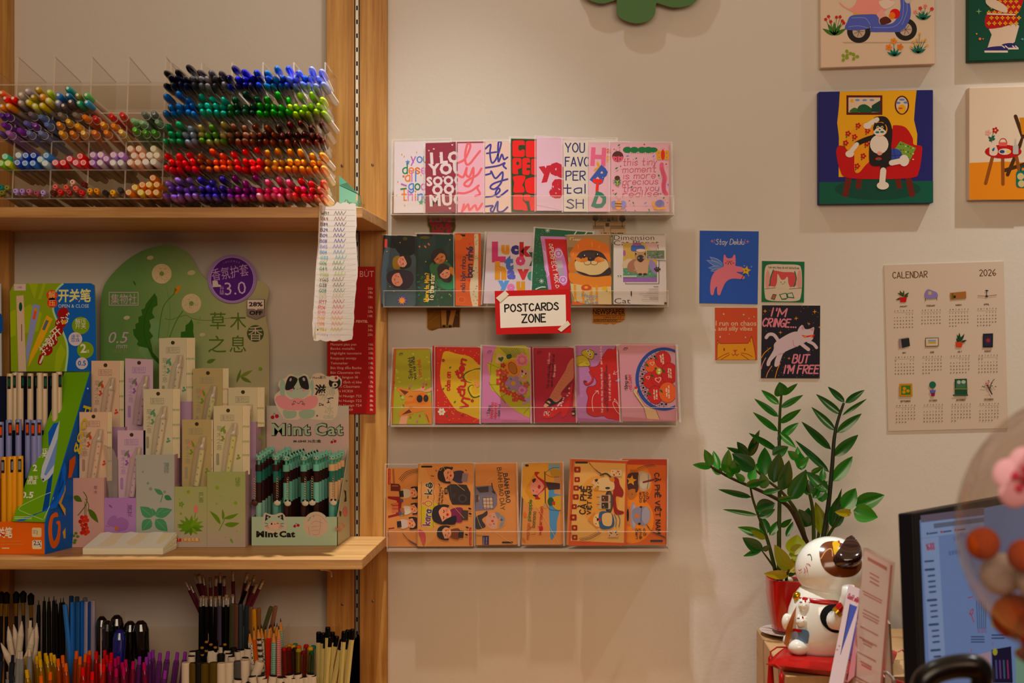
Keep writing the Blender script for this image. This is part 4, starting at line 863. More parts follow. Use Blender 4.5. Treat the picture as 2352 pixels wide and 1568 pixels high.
for i,(tx,ty,bx,by,c,nm) in enumerate(((627,448,620,920,'4c4c34','olive'),(672,455,668,920,'6a4a40','dusty rose'),(722,455,722,920,'3c4448','slate'),(782,465,778,920,'2c363c','dark slate'),(832,482,830,800,'7a5c44','tan'),(862,508,872,800,'c89420','yellow'),(913,498,912,800,'84603c','light brown'),(1050,482,980,700,'55553a','leaning olive'),(1096,476,1058,690,'82604c','leaning rose'))):
 stick('wooden_pencil',fr_,(tx,ty),(bx,by),2.385,[(0,3.2,4.2,3,c,'body'),(3,4.2,4.2,None,c,'body')],f'{nm} flat-ended pencil beside the black eraser pencils','pencil','flat-ended pencils',hexa=True)
def stripes(kind):
 m,t,N,L,o=nodes('pencil_print_'+kind);tc=N('ShaderNodeTexCoord');b=N('ShaderNodeBsdfPrincipled');b.inputs['Roughness'].default_value=.4;L(b.outputs[0],o.inputs[0])
 rp=N('ShaderNodeValToRGB');rp.color_ramp.interpolation='CONSTANT'
 if kind=='dots':n=N('ShaderNodeTexVoronoi');n.inputs['Scale'].default_value=330;L(tc.outputs['Object'],n.inputs['Vector']);out=n.outputs['Distance'];p,c0,c1=.35,'1a1614','d8ccb8'
 elif kind=='zebra':n=N('ShaderNodeTexWave');n.bands_direction='Z';n.inputs['Scale'].default_value=34;n.inputs['Distortion'].default_value=2.5;n.inputs['Detail Scale'].default_value=60;L(tc.outputs['Object'],n.inputs['Vector']);out=n.outputs['Color'];p,c0,c1=.5,'1a1614','d8ccb8'
 else:n=N('ShaderNodeTexWave');n.bands_direction='Z';n.inputs['Scale'].default_value=90;L(tc.outputs['Object'],n.inputs['Vector']);out=n.outputs['Color'];p=.82;c0,c1=('6aa890','b8d0c0') if kind=='mint' else ('d0706c','e8b0a8')
 rp.color_ramp.elements[0].color=rgb(c0);rp.color_ramp.elements[1].position=p;rp.color_ramp.elements[1].color=rgb(c1);L(out,rp.inputs[0]);L(rp.outputs[0],b.inputs['Base Color']);return m
DOT,ZEB,MGR,PGR=stripes('dots'),stripes('zebra'),stripes('mint'),stripes('pink')
for i,(tx,ty,bx,by,c,nm,d) in enumerate(((812,735,850,1200,DOT,'dotted black and white',2.34),(860,700,890,1050,mat('d07018'),'orange',2.345),(905,688,950,1200,ZEB,'zebra-striped',2.335),(942,678,965,1200,DOT,'black speckled',2.35),(984,690,1000,1000,mat('c86820'),'dark orange',2.36),(1030,680,1015,1200,mat('c8443c'),'red and white',2.34),(1078,728,1072,1200,MGR,'mint grid',2.325),(1130,690,1130,1200,PGR,'pink grid',2.325),(1150,608,1156,900,MGR,'tall mint',2.365),(1112,662,1100,900,mat('a87a50'),'bare wood',2.37),(1085,655,1080,900,mat('7a4c34'),'brown',2.375),(1046,668,1040,900,DOT,'finely dotted',2.37))):
 stick('sharpened_pencil',fr_,(tx,ty),(bx,by),d,[(0,.4,1.1,6,'1c1a1c','lead'),(6,1.1,4.0,21,'c8925c','sharpened_tip'),(21,4.0,4.0,None,c,'body')],f'{nm} sharpened pencil standing point up','pencil','sharpened patterned pencils',hexa=True)
for i,(x,y,c,nm,lean) in enumerate(((130,1085,'d0c4b4','white',0),(207,1090,'5c4c20','olive brown',0),(268,1080,'1c1a1a','black',0),(332,1095,'5c4c1c','olive brown',0),(428,1085,'5c4c20','olive brown',0),(512,1090,'d0c4b4','white',0),(598,1082,'d4c8b8','white',0),(693,1070,'585654','grey',0),(765,1062,'d0c4b4','white',0),(930,1078,'cfc3b2','white',-75))):
 stick('fat_capped_marker',fr_,(x,y),(x+lean,1308),2.285,[(0,6.6,7.6,2,c,'cap'),(2,7.6,7.6,33,c,'cap'),(33,8.0,8.0,36,c,'cap'),(36,7.8,7.8,None,'b08c2c' if c[0]=='5' and nm[0]=='o' else 'd0c4b4','body')],f'{nm} fat capped marker, {ordw(i)} in the front row of capped markers','marker','fat capped markers',14)
for i,(x,y) in enumerate(((200,962),(188,1012),(262,955),(390,950),(440,945),(520,908),(505,990),(575,945),(590,985),(620,1015),(648,940),(722,945),(690,960),(770,1030),(640,925),(800,930))):
 stick('black_topped_marker',fr_,(x,y),(x+rnd.uniform(-25,25),1308),2.32+(1020-y)*.0002,[(0,5.2,5.8,1,'181614','plug'),(1,6.2,6.4,28,'d0c4b4' if i % 4 != 2 else '1a1816','cap'),(28,6,6,None,'cfc3b2','body')],f'black-topped marker, {ordw(i)} in the bunch behind the fat capped markers','marker','black-topped markers',12)
for i,(x,y) in enumerate(((690,1262),(845,1232),(940,1225),(962,1252),(1070,1225),(1155,1242),(1220,1238),(1290,1248),(1365,1242),(1425,1232),(1492,1225),(1245,1212),(1335,1205),(1475,1205),(820,1290),(1180,1290))):
 stick('slim_capped_marker',fr_,(x,y),(x+rnd.uniform(-35,35),1500),2.275,[(0,6.0,6.4,1,'151312','plug'),(1,6.8,6.8,30,'d2c6b6' if i not in (14,15) else '1a1816','cap'),(30,6.4,6.4,None,'cfc3b2','body')],f'slim white marker with a black end, {ordw(i)} along the front edge','marker','slim white markers',12)
for i,(x,y) in enumerate(((350,862),(397,890),(302,925),(445,922),(348,958),(548,890),(305,1000))):
 stick('black_round_pencil',fr_,(x,y),(x+6,y+240),2.33,[(0,2.9,2.9,1,'a8824c','end_grain'),(1,3.9,3.9,None,'0e0d0e','body')],f'black round pencil with bare wood end, {ordw(i)} in its dark clump','pencil','black round pencils',12,db=2.346)
GELC=(('1185,925','a02030','red'),('1240,920','7c1c24','maroon'),('1285,898','c8a018','yellow'),('1305,925','241c24','black'),('1345,902','c85c20','orange'),('1397,962','6c1c18','dark red'),('1428,892','a81c20','bright red'),('1472,915','c0a01c','mustard'),('1486,967','1c4c30','green'),('1506,902','207070','teal'),('1308,880','1c8068','sea green'),('1245,888','b8941c','amber'),('1200,912','b08c20','ochre'),('1345,935','a89420','lime yellow'))
for i,(p,c,nm) in enumerate(GELC):
 x,y=map(float,p.split(','));gl=clear('gel_barrel_'+nm.replace(' ','_'),'e8ded0',1,.08,.22,c)
 stick('gel_pen',fr_,(x,y),(x+(x-1340)*-.08,y+250),2.36-(y-880)*.0005,[(0,3.4,4.4,2,mat(c,.35),'plug'),(2,4.6,4.8,5,mat(c,.35),'plug'),(5,5.0,4.8,None,gl,'barrel'),(6,1.5,1.5,None,mat(c,.5),'refill')],f'clear gel pen with {nm} plug beside the cream pencils','pen','clear gel pens',10)
for i,(x,y,bx) in enumerate(((1563,755,1565),(1612,765,1600),(1662,703,1645),(1712,755,1690),(1620,818,1600),(1684,803,1640),(1760,800,1660),(1815,838,1725),(1838,748,1800),(1878,732,1840),(1862,828,1790),(1930,725,1870))):
 stick('cream_pencil',fr_,(x,y),(bx,1308),2.34-.006*(i % 3),[(0,3.6,4.4,2,mat('0f0e10',.25),'dipped_end'),(2,4.4,4.4,17,mat('0f0e10',.25),'dipped_end'),(17,4.3,4.3,None,mat('c8bb88',.35),'body')],f'cream pencil with black dipped end, {ordw(i)} of the leaning bunch by the bracket','pencil','cream pencils',hexa=True)
tr=empty('acrylic_pen_tray',W(560,1500,2.4)*1,'clear acrylic pen tray standing among the loose pens on the lowest shelf','pen tray');tr.location.z=LZ
for px,a,b,top in ((232,2.30,2.44,1442),(640,2.34,2.45,1462),(762,2.34,2.45,1462)):
 m=MB();x=X(px,a);acr(m,(x-.001,a-CD,LZ),(x+.001,b-CD,Z(top,a)));m.bld('divider',tr,weld=False)
m=MB();m.box((X(232,2.30),2.488-CD,LZ),(X(762,2.34),2.490-CD,Z(1438,2.49)),ACR);m.bld('back_panel',tr,weld=False)
# ================================================================ handwritten list and red price list
def wavy(x,a0,a1,n,amp,seed):
 r=random.Random(seed);return [(x+r.uniform(-amp,amp),a0+(a1-a0)*i/n) for i in range(n+1)]
LP=2.2385
edge=[(732,466),(742,472),(752,478),(760,474),(772,470),(783,464),(790,462),(797,465),(806,462),(814,463),(818,470),(819,520),(820,560),(821,580),(822,630),(817,680),(813,740),(810,783),(802,779),(795,783),(786,779),(777,781),(768,784),(757,782),(748,781),(738,783),(731,784),(720,776),(719,740),(722,690),(726,620),(731,560),(734,500)]
def curl(u,v,h):q=W(u,v,LP)+Vector((0,-h,0));q.y+=-.004*math.sin((v-460)/330*2.6)-.0035*((u-770)/50)**2*((v-460)/330);return q
mb=MB();R1=[]
def edge_at(pts,v):
 for (x0,y0),(x1,y1) in zip(pts,pts[1:]):
  if (y0-v)*(y1-v) <= 0 and y0 != y1:return x0+(x1-x0)*(v-y0)/(y1-y0)
 return pts[-1][0]
le=[(732,466),(734,500),(731,560),(726,620),(722,690),(719,740),(720,776),(722,784)];re_=[(817,463),(819,520),(818,548),(821,580),(822,630),(819,655),(817,680),(813,740),(810,784)]
NP=mat('d9d2cc',.8)
rr_=random.Random(3);topj=[rr_.uniform(-3,3)+(8 if 2 <= j <= 5 else 0) for j in range(13)];botj=[rr_.uniform(-3,3) for j in range(13)]
rows=[]
for i in range(25):
 v=466+316*i/24;l,r=edge_at(le,v)+rr_.uniform(-.8,.8),edge_at(re_,v)+rr_.uniform(-.9,.9)
 rows.append([curl(l+(r-l)*j/12,v+(topj[j] if i==0 else 0)+(botj[j] if i==24 else 0),0) for j in range(13)])
mb.grid(rows,NP,sm=True);mb.grid([[p+Vector((0,.0002,0)) for p in r] for r in rows],NP)
A=Art(mb,curl,EPS);A.poly([(733,470),(741,472),(737,560),(731,640),(726,740),(727,780),(721,776),(723,690),(731,560)],'b8a890');A.frame(690,440,3.014)
for i in range(24):
 y=122+i*37.6;v=440+y/3.014;l,r=(edge_at(le,v)-690)*3.014+8,(edge_at(re_,v)-690)*3.014-8
 A.line([(l,y),(l+(r-l)/2,y+3),(r,y+5)],1.6,'b0aab0',cap=False,up=i==0)
INK=['3a2a34','7a3a44','3a3468','30308c','34308c','3a4aa0','7c80c4','4a90c0','50b0b8','2f8c4c','2a7c5c','a0b440','66603a','3c4038','2a7c54','b8b088','a83a44','c8504c','d87888','e0a058','d89058','c8b040']
COD='WB1 R49 B89 B29 B09 B08 B45 B04 G33 G06 G49 YG06 YG65 G38 G08 065 R17 R06 R15 O06 O08 YO44'.split()
CX=[147,142,140,140,138,137,139,138,144,137,137,138,135,135,133,135,134,127,127,122,120,122]
for i,(c,ic) in enumerate(zip(COD,INK)):
 y=160+i*38.3;A.hand(CX[i],y,c,21,ic,3.2,10+12.5*len(c),3);A.scrib(CX[i]+88+(i % 3)*5,y-1,3,62,22,ic,2.6)
A.ell(122,957,4,4,'201c1c');A.line([(187,990),(189,1002)],3,'8050a0')
tag(mb.bld('hanging_list',weld=False),'torn ruled paper strip of handwritten pen colour codes hanging off the upper shelf edge','paper note')
mb,A=sheet('price_list',2.5005,[(752,612),(862,612),(863,950),(752,950)],'9c1824',.0012,'c0b4a8');A.frame(690,440,3.014);PT='d8b8a8'
A.text(412,590,'BÚT',42,PT,96,bold=-.008)
for y,p in ((678,'25k'),(706,'18k'),(738,'18k'),(808,'16k'),(837,'20k'),(869,'14K'),(938,'35k'),(966,'34k'),(998,'25k')):A.text(502,y,p,17,PT,al='r')
A.text(370,906,'- PENTEL',17,PT,98,bold=.025);A.text(212,1036,'Gel ink',17,PT)
for y,s,p in ((1065,'Monami plus pen','16k'),(1094,'Baoke metallic','20k'),(1126,'Highlight tacotaco','18k'),(1160,'Rosyposy snoopy','20k'),(1195,'Twinmarker','14k'),(1227,'Bút lông dầu Baoke','15k'),(1260,'Bút Classmate tím','8k'),(1292,'Bút bi languo lẻ','13k'),(1326,'Bút chì định vị kbx','7k'),(1356,'Bút chì Classmate','10k'),(1388,'Bút chì HC820','5k'),(1422,'Bút chì Nusign 725','8k'),(1455,'Bút chì Nusign 722','8k'),(1487,'Bút chì Nusign 724','8k'),(1517,'Bút chì HC809','8k')):
 A.text(209,y,s,17,PT,min(216,11.9*len(s)),up=False);A.text(505,y,p,17,PT,al='r',up=False)
tag(mb.bld('price_sign',weld=False),'dark red pen price list fixed on the oak upright behind the handwritten strip','sign')
# ================================================================ postcard holders
LEDGE=clear('ledge_acrylic','f0e8de',.8,.1,.30,'d8c4ae')
SEAM=clear('sleeve_seam','ffffff',1,.18,.34,'f2ecec')
FLM=clear('sleeve_film','fdfbf9',.75,.09,.015,'ffffff')
def holder(label,x0,x1,yl,lip):
 dl=2.456;o=empty('acrylic_card_holder',W((x0+x1)/2,yl,2.50),label,'card holder','wall card holders')
 a,b=X(x0,dl),X(x1,dl);z=Z(yl,dl if yl<784 else 2.492);zl=Z(lip,dl)
 m=MB();m.box((a,dl-CD,z-.002),(b,.0004,z),LEDGE);m.bld('ledge',o,weld=False)
 m=MB();m.box((a,dl-CD,z),(b,dl-CD+.002,zl),ACR);m.box((a,dl-CD,zl),(b,dl-CD+.002,zl+.0007),ACE);m.bld('front_lip',o,weld=False)
 m=MB();m.box((a,-.0026,z-.008),(b,-.0004,Z(yl-120,2.53)),ACR);m.bld('back_plate',o,weld=False)
 for x in (a,b-.002):m=MB();acr(m,(x,dl-CD+.002,z),(x+.002,-.003,zl));m.bld('end_cap',o,weld=False)
holder('clear acrylic wall holder carrying the uppermost row of lettered cards',897,1549,491,450)
holder('clear acrylic wall holder carrying the row behind the red framed sign',880,1536,703,668)
holder('clear acrylic wall holder carrying the third row with the orange basket card',897,1556,975,936)
holder('clear acrylic wall holder carrying the lowest row of peach cards',888,1538,1257,1221)
CARDN=0
def card(label,fr,c,d,base,art=None,sl=(3,5,3,2),back=0,bdx=3,bcol=None,group='',seams=True,edge=None,cat='postcard',name='postcard'):
 x0,y0,s=fr;q=[(x0+x/s,y0+y/s) for x,y in c]
 o=empty(name,W((q[2][0]+q[3][0])/2,max(q[2][1],q[3][1]),d),label,cat,group)
 m=MB();m.slab(quad(d,*q),.0006,base,edge or 'd8ccc4');A=Art(m,flat(d),EPS).frame(*fr)
 A.clip=(min(p[0] for p in q),min(p[1] for p in q),max(p[0] for p in q),max(p[1] for p in q))
 if art:art(A)
 m.bld('card',o,weld=False)
 if sl:
  l,t,r,b=sl;e=[(q[0][0]-l,q[0][1]-t),(q[1][0]+r,q[1][1]-t),(q[2][0]+r,q[2][1]+b),(q[3][0]-l,q[3][1]+b)]
  m=MB();n=10;f=lambda u,v:tuple(Vector(e[0]).lerp(Vector(e[1]),u).lerp(Vector(e[3]).lerp(Vector(e[2]),u),v))
  w=random.Random(len(label)*7+int(q[0][0]));ph=[w.uniform(0,6) for _ in range(4)]
  m.grid([[W(*f(i/n,j/n),d)+Vector((0,-.0014-.0005*math.sin(i*.9+ph[0]+.5*j)-.0003*math.sin(j*1.3+ph[1]),0)) for i in range(n+1)] for j in range(n+1)],FLM)
  if seams:
   for u0,u1 in ((-.012,.012),(.975,1.005)):
    m.grid([[W(*f(u0 if k==0 else u1,j/16),d)+Vector((0,-.0016-.0003*math.sin(j*2.7+ph[2]),0)) for k in (0,1)] for j in range(17)],SEAM)
  m.face([W(*f(0,0),d-.001),W(*f(1,0),d-.001),W(f(1,0)[0],f(1,0)[1]+2.2,d-.001),W(f(0,0)[0],f(0,0)[1]+2.2,d-.001)],SEAM)
  m.bld('sleeve',o,weld=False)
 for i in range(back):
  dd=d+.0016*(i+1);m=MB();ox,oy=bdx*(i+1),-1.2*(i+1)
  m.slab(quad(dd,*[(x+ox,y+oy) for x,y in q]),.0005,bcol or base,SEAM)
  tag(m.bld(name,weld=False),' '.join((ordw(i)+' spare tucked behind the '+label).split()[:14]),cat,group)
f1,f2=(870,290,6.19),(1200,290,6.19)
g1='cards in the uppermost holder'
BL,PU,GN,OR,PK='5a86c8','b070b8','2f8058','d88850','c888c0'
def r1a(A):
 for x,y,t,cs in ((462,515,'you',(PU,BL,GN)),(345,672,'deserve',(GN,OR,'d07848',PK,BL,OR,GN)),(382,780,'all',(OR,PK,BL)),(432,900,'good',(BL,GN,PK,OR)),(330,1048,'things',(OR,PK,OR,BL,GN,PK))):
  k=0
  for ch,c in zip(t,cs):A.hand(x+k,y,ch,145,c,18,strokes(ch)[1]*15);k+={'l':55,'i':50}.get(ch,88)
 A.star(412,508,36,BL);A.star(352,708,22,'c87858');A.star(600,1078,40,'4aa078');A.line([(322,818),(392,842)],18,PU);A.line([(315,892),(390,882)],18,GN)
 for x,y in ((540,365),(330,395),(362,425),(272,785),(255,978),(370,1120),(600,690)):A.ell(x,y,8,8,'c8b050',n=8)
card('white card lettered in pastel you deserve all good things',f1,[(225,222),(1010,205),(1015,1228),(212,1232)],2.4970,'d8d0d6',r1a,(5,6,4,1),group=g1)
def r1b(A):
 for x,y,t,h in ((735,530,'I LOVE',150),(705,690,'YOU',150),(680,845,'SOOOO',120),(760,970,'OOO',130),(725,1130,'MUCH',150)):A.text(x,y,t,h,'d8ccd0',rot=-3,bold=.05,space=1.12)
 for x,y,r in ((782,322,14),(712,345,12),(872,432,14),(918,720,14),(910,972,14),(1012,1165,20),(1045,265,14)):A.heart(x,y,r,'d8ccd0')
 A.line([(668,1172),(1070,1222)],6,'7a2c40')
card('maroon card with chubby white letters I love you so much',f1,[(665,245),(1500,225),(1500,1222),(665,1225)],2.4940,'8c3a4a',r1b,group=g1,back=2,bdx=1)
def r1c(A):
 C='d8747c'
 A.line([(1125,520),(1220,470),(1290,330),(1300,260),(1260,255),(1228,400),(1240,530),(1290,535),(1360,450),(1440,350)],32,C,True)
 A.line([(1125,690),(1200,720),(1250,590),(1240,680),(1290,715),(1345,590),(1335,760),(1280,850),(1215,830),(1260,770),(1400,690),(1460,600)],32,C,True)
 A.line([(1125,945),(1220,950),(1330,910),(1420,840),(1400,880),(1440,960),(1370,990)],30,C,True);A.line([(1180,1230),(1210,1110),(1200,1190),(1270,1110),(1290,1190),(1370,1120),(1400,1190),(1470,1100)],32,C,True)
card('pale pink card with coral brush-script letters between maroon and cream cards',f1,[(1122,240),(1900,230),(1900,1225),(1122,1225)],2.4910,'dcb4c4',r1c,group=g1)
def r1d(A):
 C='4a4490'
 A.line([(1515,320),(1590,260),(1580,380),(1610,520),(1680,440),(1740,240),(1700,240),(1700,500),(1750,400),(1780,470),(1830,440)],26,C,True);A.line([(1535,385),(1670,365)],24,C)
 A.line([(1515,590),(1700,560),(1790,520),(1770,560),(1810,600)],26,C,True)
 A.line([(1520,690),(1590,670),(1600,640),(1660,740),(1760,650),(1740,800),(1650,890),(1585,870),(1640,810),(1830,750)],26,C,True)
 A.line([(1520,1005),(1640,985),(1720,920),(1700,880),(1660,950),(1700,1005),(1830,910)],26,C,True)
 A.line([(1520,1140),(1620,1130),(1590,1180),(1620,1220),(1690,1070),(1690,1200),(1760,1210),(1830,1150)],26,C,True)
card('cream card with looping violet brush script beside the green card',f1,[(1512,215),(2200,220),(2200,1222),(1512,1222)],2.4880,'dcc4bc',r1d,group=g1)
def r1e(A):
 T='d8381c'
 def k(x0,y0,x1,y1):A.rrect(x0,y0,x1,y1,30,T)
 D='2c4424'
 k(1900,200,2075,435);A.rrect(1985,265,2080,345,25,D);A.ell(2050,345,26,16,T);k(2090,205,2270,440)
 k(1900,450,2030,680);A.ell(1975,525,20,26,D);A.poly([(1975,610),(2035,590),(2035,690),(1985,690)],D);k(2040,450,2150,690);A.rrect(2105,515,2160,545,10,D);A.rrect(2100,590,2160,625,10,D);k(2165,460,2290,690)
 A.blob([(1912,715),(2060,700),(2085,740),(2040,840),(2060,860),(2070,930),(1990,945),(1915,930),(1925,800)],T);A.blob([(2090,760),(2180,725),(2290,740),(2290,940),(2120,945),(2080,850)],T)
 k(1912,965,2050,1190);A.poly([(2040,1040),(2100,1110),(2120,1200),(2050,1200)],T);k(2060,965,2160,1060);A.poly([(2130,1020),(2290,980),(2290,1200),(2160,1200)],T)
card('dark green card filled with fat orange-red block letters',f1,[(1880,175),(2600,190),(2600,1218),(1888,1215)],2.4850,'2c4424',r1e,group=g1)
def r1f(A):
 C='b83444'
 for x,y,ch,h,rt in ((250,720,'y',190,-8),(375,670,'o',210,4),(470,690,'u',170,10),(385,900,'g',230,12),(530,950,'o',200,10)):A.text(x,y,ch,h,C,rot=rt,bold=.09)
 A.line([(205,1118),(520,1188)],4,'b898a4')
card('plain pale pink card with red bubble letters you g',f2,[(200,160),(1000,200),(1000,1200),(200,1200)],2.4820,'d8bccc',r1f,group=g1,back=2,bdx=1)
def r1g(A):
 for x,y,t,w in ((610,365,'YOU',270),(610,565,'FAVO',340),(620,765,'PER',270),(590,950,'tal',300),(625,1165,'SH',240)):A.hand(x,y,t,125,'2c2c6c',17,w)
 A.line([(590,1140),(870,1140)],3,'b8a8a8')
card('off-white card with navy handwritten capitals beside the colourful letter card',f2,[(580,195),(1330,190),(1330,1212),(588,1212)],2.4790,'d8d0c8',r1g,group=g1,back=1)
def r1h(A):
 A.text(965,545,'H',238,'d87898',215,rot=3,bold=.05);A.text(1195,380,'a',90,'d07850',bold=.03);A.text(1195,480,'p',90,'d8a860',bold=.03)
 A.text(1140,690,'Y',130,'d8a818',160,rot=-70,bold=.05);A.text(965,745,'B',240,'4460a8',175,rot=38,bold=.05);A.text(990,955,'T',200,'d84830',135,rot=-82+90-4,bold=.06);A.text(980,1120,'D',205,'3f8070',185,rot=20,bold=.06)
card('pink card with scattered multicoloured capital letters',f2,[(938,235),(1500,240),(1500,1212),(940,1212)],2.4760,'dcb8c4',r1h,group=g1)
def r1i(A):
 for t,y,w in (('this tiny',560,480),('moment',660,470),('is more',750,460),('precious',835,500),('than you',930,510),('realise',1010,500)):A.hand(1425,y,t,100,'bc5a6c',9,w,rot=-1.5,shear=.12)
 G='2f7a4c'
 for x in (1490,1590,1700,1790,1860):A.ell(x,335,62,44 if x != 1860 else 36,G)
 for i in range(12):A.line([(1520+i*31,372),(1512+i*31,388)],5,G)
 A.line([(1490,300),(1483,278)],4,G);A.line([(1510,300),(1518,278)],4,G)
 A.ell(1355,428,80,76,'5a3028');A.ell(1355,448,74,54,'d86880',a0=-25,a1=205);A.line([(1352,405),(1352,500)],9,'5a3028')
 for x,y in ((1328,425),(1392,428),(1322,462),(1388,466)):A.ell(x,y,9,9,'4a2820',n=10)
 A.line([(1340,352),(1328,332)],4,'5a3028');A.line([(1375,352),(1385,330)],4,'5a3028')
 for x,y in ((1940,380),(1945,440),(2050,380),(2050,440)):A.ell(x,y,42,38,'dca838');A.ell(x,y,9,9,'7a84b8',n=8)
 A.ell(1996,405,28,74,'d04838');A.line([(1990,335),(1984,310)],4,'d04838');A.line([(2004,335),(2012,310)],4,'d04838')
 A.line([(1980,540),(1978,600),(2010,680),(2025,740),(2005,820),(2010,900),(2045,960)],56,'d8708c',True)
 for i in range(22):y=590+i*17;A.line([(1958+(y-590)*.12 if y<760 else 1982,y),(2014+(y-590)*.1 if y<760 else 2036,y+4)],3.5,'a84058')
 A.ell(1348,775,38,70,'3a7c60');A.ell(1348,735,38,32,'5a3428',a0=180,a1=360);A.ell(1348,740,38,26,'5a3428')
 for a in ((1348,840,1348,775),(1348,800,1322,770),(1348,800,1372,765),(1348,830,1318,810),(1348,830,1372,810)):A.line([a[:2],a[2:]],6,'d8c838')
 for y in (770,795,815):A.line([(1310,y),(1285,y-4)],4,'5a3428');A.line([(1386,y),(1405,y-4)],4,'5a3428')
 for x in (1300,1430):A.ell(x,1095,44,38,'8a8cc8');A.ell(x-5,1140,32,26,'8a8cc8')
 A.ell(1366,1118,48,68,'dca04a');A.line([(1322,1100),(1410,1104)],16,'5a3028');A.line([(1322,1135),(1408,1138)],16,'5a3028');A.line([(1358,1055),(1354,1028)],4,'5a3028');A.line([(1380,1055),(1388,1025)],4,'5a3028')
 A.blob([(1838,1080),(1858,1058),(1880,1080),(1885,1130),(1950,1150),(2030,1145),(2020,1175),(1920,1185),(1860,1165)],'e0a830');A.ell(1950,1100,64,56,'8078b8');A.line([(1950,1100),(1965,1090),(1975,1110),(1950,1130),(1920,1110),(1935,1075),(1980,1075)],5,'4a4080',True)
 for q in ((1355,280,1390,255),(1605,465,1630,445),(1315,610,1362,580),(1308,980,1345,942),(1565,1070,1585,1108),(1995,1030,2022,1005),(1928,685,1948,718),(1540,870,1570,850),(1795,1170,1808,1218)):A.leaf(*q,10,G)
 for q in ((1470,425,1520,420),(1850,440,1880,410),(1730,1105,1770,1075),(2065,815,2075,850),(1930,900,1930,930),(1460,1215,1475,1180)):A.leaf(*q,9,'8080c0')
 for x,y,r in ((1732,258,11),(1303,328,9),(2043,538,11),(1286,912,11),(2060,1085,8),(1600,1200,10)):A.ell(x,y,r,r,'c84838',n=10)
 for x,y in ((1395,568),(1520,1060),(1965,960)):A.star(x,y,12,'7a3838',4,.5)
 A.line([(1258,1135),(2085,1140)],3,'b890a0')
card('pink card with caterpillar, ladybird and snail around handwriting',f2,[(1260,245),(2075,248),(2085,1212),(1258,1205)],2.4730,'dcb4c0',r1i,(4,5,9,2),group=g1,back=2,bdx=2)
f3,f4=(860,490,5.6),(1180,490,5.408);g2='cards in the second holder'
DG='1c2c28'
def face(A,x,y,r,skin='d8a488',hair='2c2228',rot=0,closed=True,mouth='b83830'):
 ca,sa=math.cos(R(rot)),math.sin(R(rot));T=lambda a,b:(x+(a*ca-b*sa)*r,y+(a*sa+b*ca)*r)
 A.blob([T(-1.15,-.2),T(-.8,-1.05),T(0,-1.3),T(.8,-1.05),T(1.15,-.2),T(1.05,.7),T(.5,.2),T(-.5,.2),T(-1.05,.7)],hair)
 A.ell(*T(0,.1),r*.88,r*.86,skin,rot);A.blob([T(-.95,-.1),T(-.7,-.95),T(0,-1.1),T(.7,-.95),T(.95,-.1),T(.4,-.5),T(-.1,-.4),T(-.5,-.2)],hair)
 for s in (-1,1):A.line([T(s*.5,.05),T(s*.36,.13),T(s*.22,.05)] if closed else [T(s*.36,.05),T(s*.36,.12)],r*.09,'2c2020',True);A.ell(*T(s*.5,.4),r*.2,r*.14,'d08470',rot)
 if mouth:A.ell(*T(0,.52),r*.17,r*.15,mouth,rot)
 else:A.line([T(-.14,.5),T(0,.58),T(.14,.5)],r*.07,'7a3c30',True)
def r2a(A):
 A.blob([(120,500),(250,450),(420,480),(540,600),(540,1150),(300,1190),(95,1150)],'4a5860');A.blob([(240,300),(500,290),(540,480),(380,560),(250,420)],'131a18');A.rect(130,330,165,440,'c85048')
 A.blob([(240,580),(330,550),(360,700),(250,710)],'9a8040');face(A,375,620,80,'d8a090','2a2428',88,True,None);A.blob([(160,780),(300,720),(480,760),(490,900),(380,980),(190,900)],'3c3440');face(A,315,850,98,'d8a090','3c3440',92,False,None)
 A.star(362,1115,80,'5a4a90',9,.5,-75);A.star(355,1120,55,'d89848',9,.5)
 for x,y in ((160,490),(330,375),(395,320),(250,1000),(200,940)):A.ell(x,y,9,7,'b89838',n=8)
 A.ell(395,325,30,24,'4a4a1c')
card('dark night-sky card with two cartoon children, outermost in its row',f3,[(120,282),(700,300),(690,1205),(88,1195)],2.4970,DG,r2a,(4,3,2,3),group=g2,edge='c8b0a0',seams=False)
def r2b(A):
 A.rect(605,290,650,300,'3a3a20')
 A.blob([(600,850),(700,800),(860,850),(1035,960),(1035,1190),(590,1185)],'2c4a38');A.rect(612,450,685,740,'1c3c3c')
 for i in range(46):x,y=rnd.uniform(600,1020),rnd.uniform(780,1185);A.leaf(x,y,x+rnd.uniform(-30,30),y+rnd.uniform(-30,30),10,rnd.choice(('3f8058','2f6a48','4f9068','26302c')),i % 8==0)
 A.blob([(715,660),(830,610),(960,640),(1030,780),(1025,950),(850,960),(740,800)],'3f6a48');A.blob([(800,850),(900,860),(1030,800),(1030,960),(900,970)],'3a8058')
 face(A,835,565,88,'b07850','2a2420',-25,True,None);A.blob([(805,720),(870,645),(950,680),(1000,800),(980,880),(880,870)],'3a2c30');face(A,905,765,78,'d09c88','3a2c30',-20,True,None)
 A.blob([(960,700),(1000,690),(1025,740),(1020,800),(975,760)],'b8803c')
 for x,y in ((700,398),(655,430)):A.leaf(x-12,y-18,x+14,y+18,12,'c07858')
 A.hand(690,1135,'Where to, Miss?',52,'d8b038',10,365,-88);A.hand(755,1125,'To the star',62,'d8cca8',11,345,-87);A.text(790,1040,'The dance',14,'8aa090',170,rot=-88)
 for x,y in ((660,620),(970,340),(965,1040),(930,610)):A.ell(x,y,9,9,'b8a040',n=8)
 A.rrect(610,268,750,294,12,'10140f');A.ell(650,310,60,20,'5a5420')
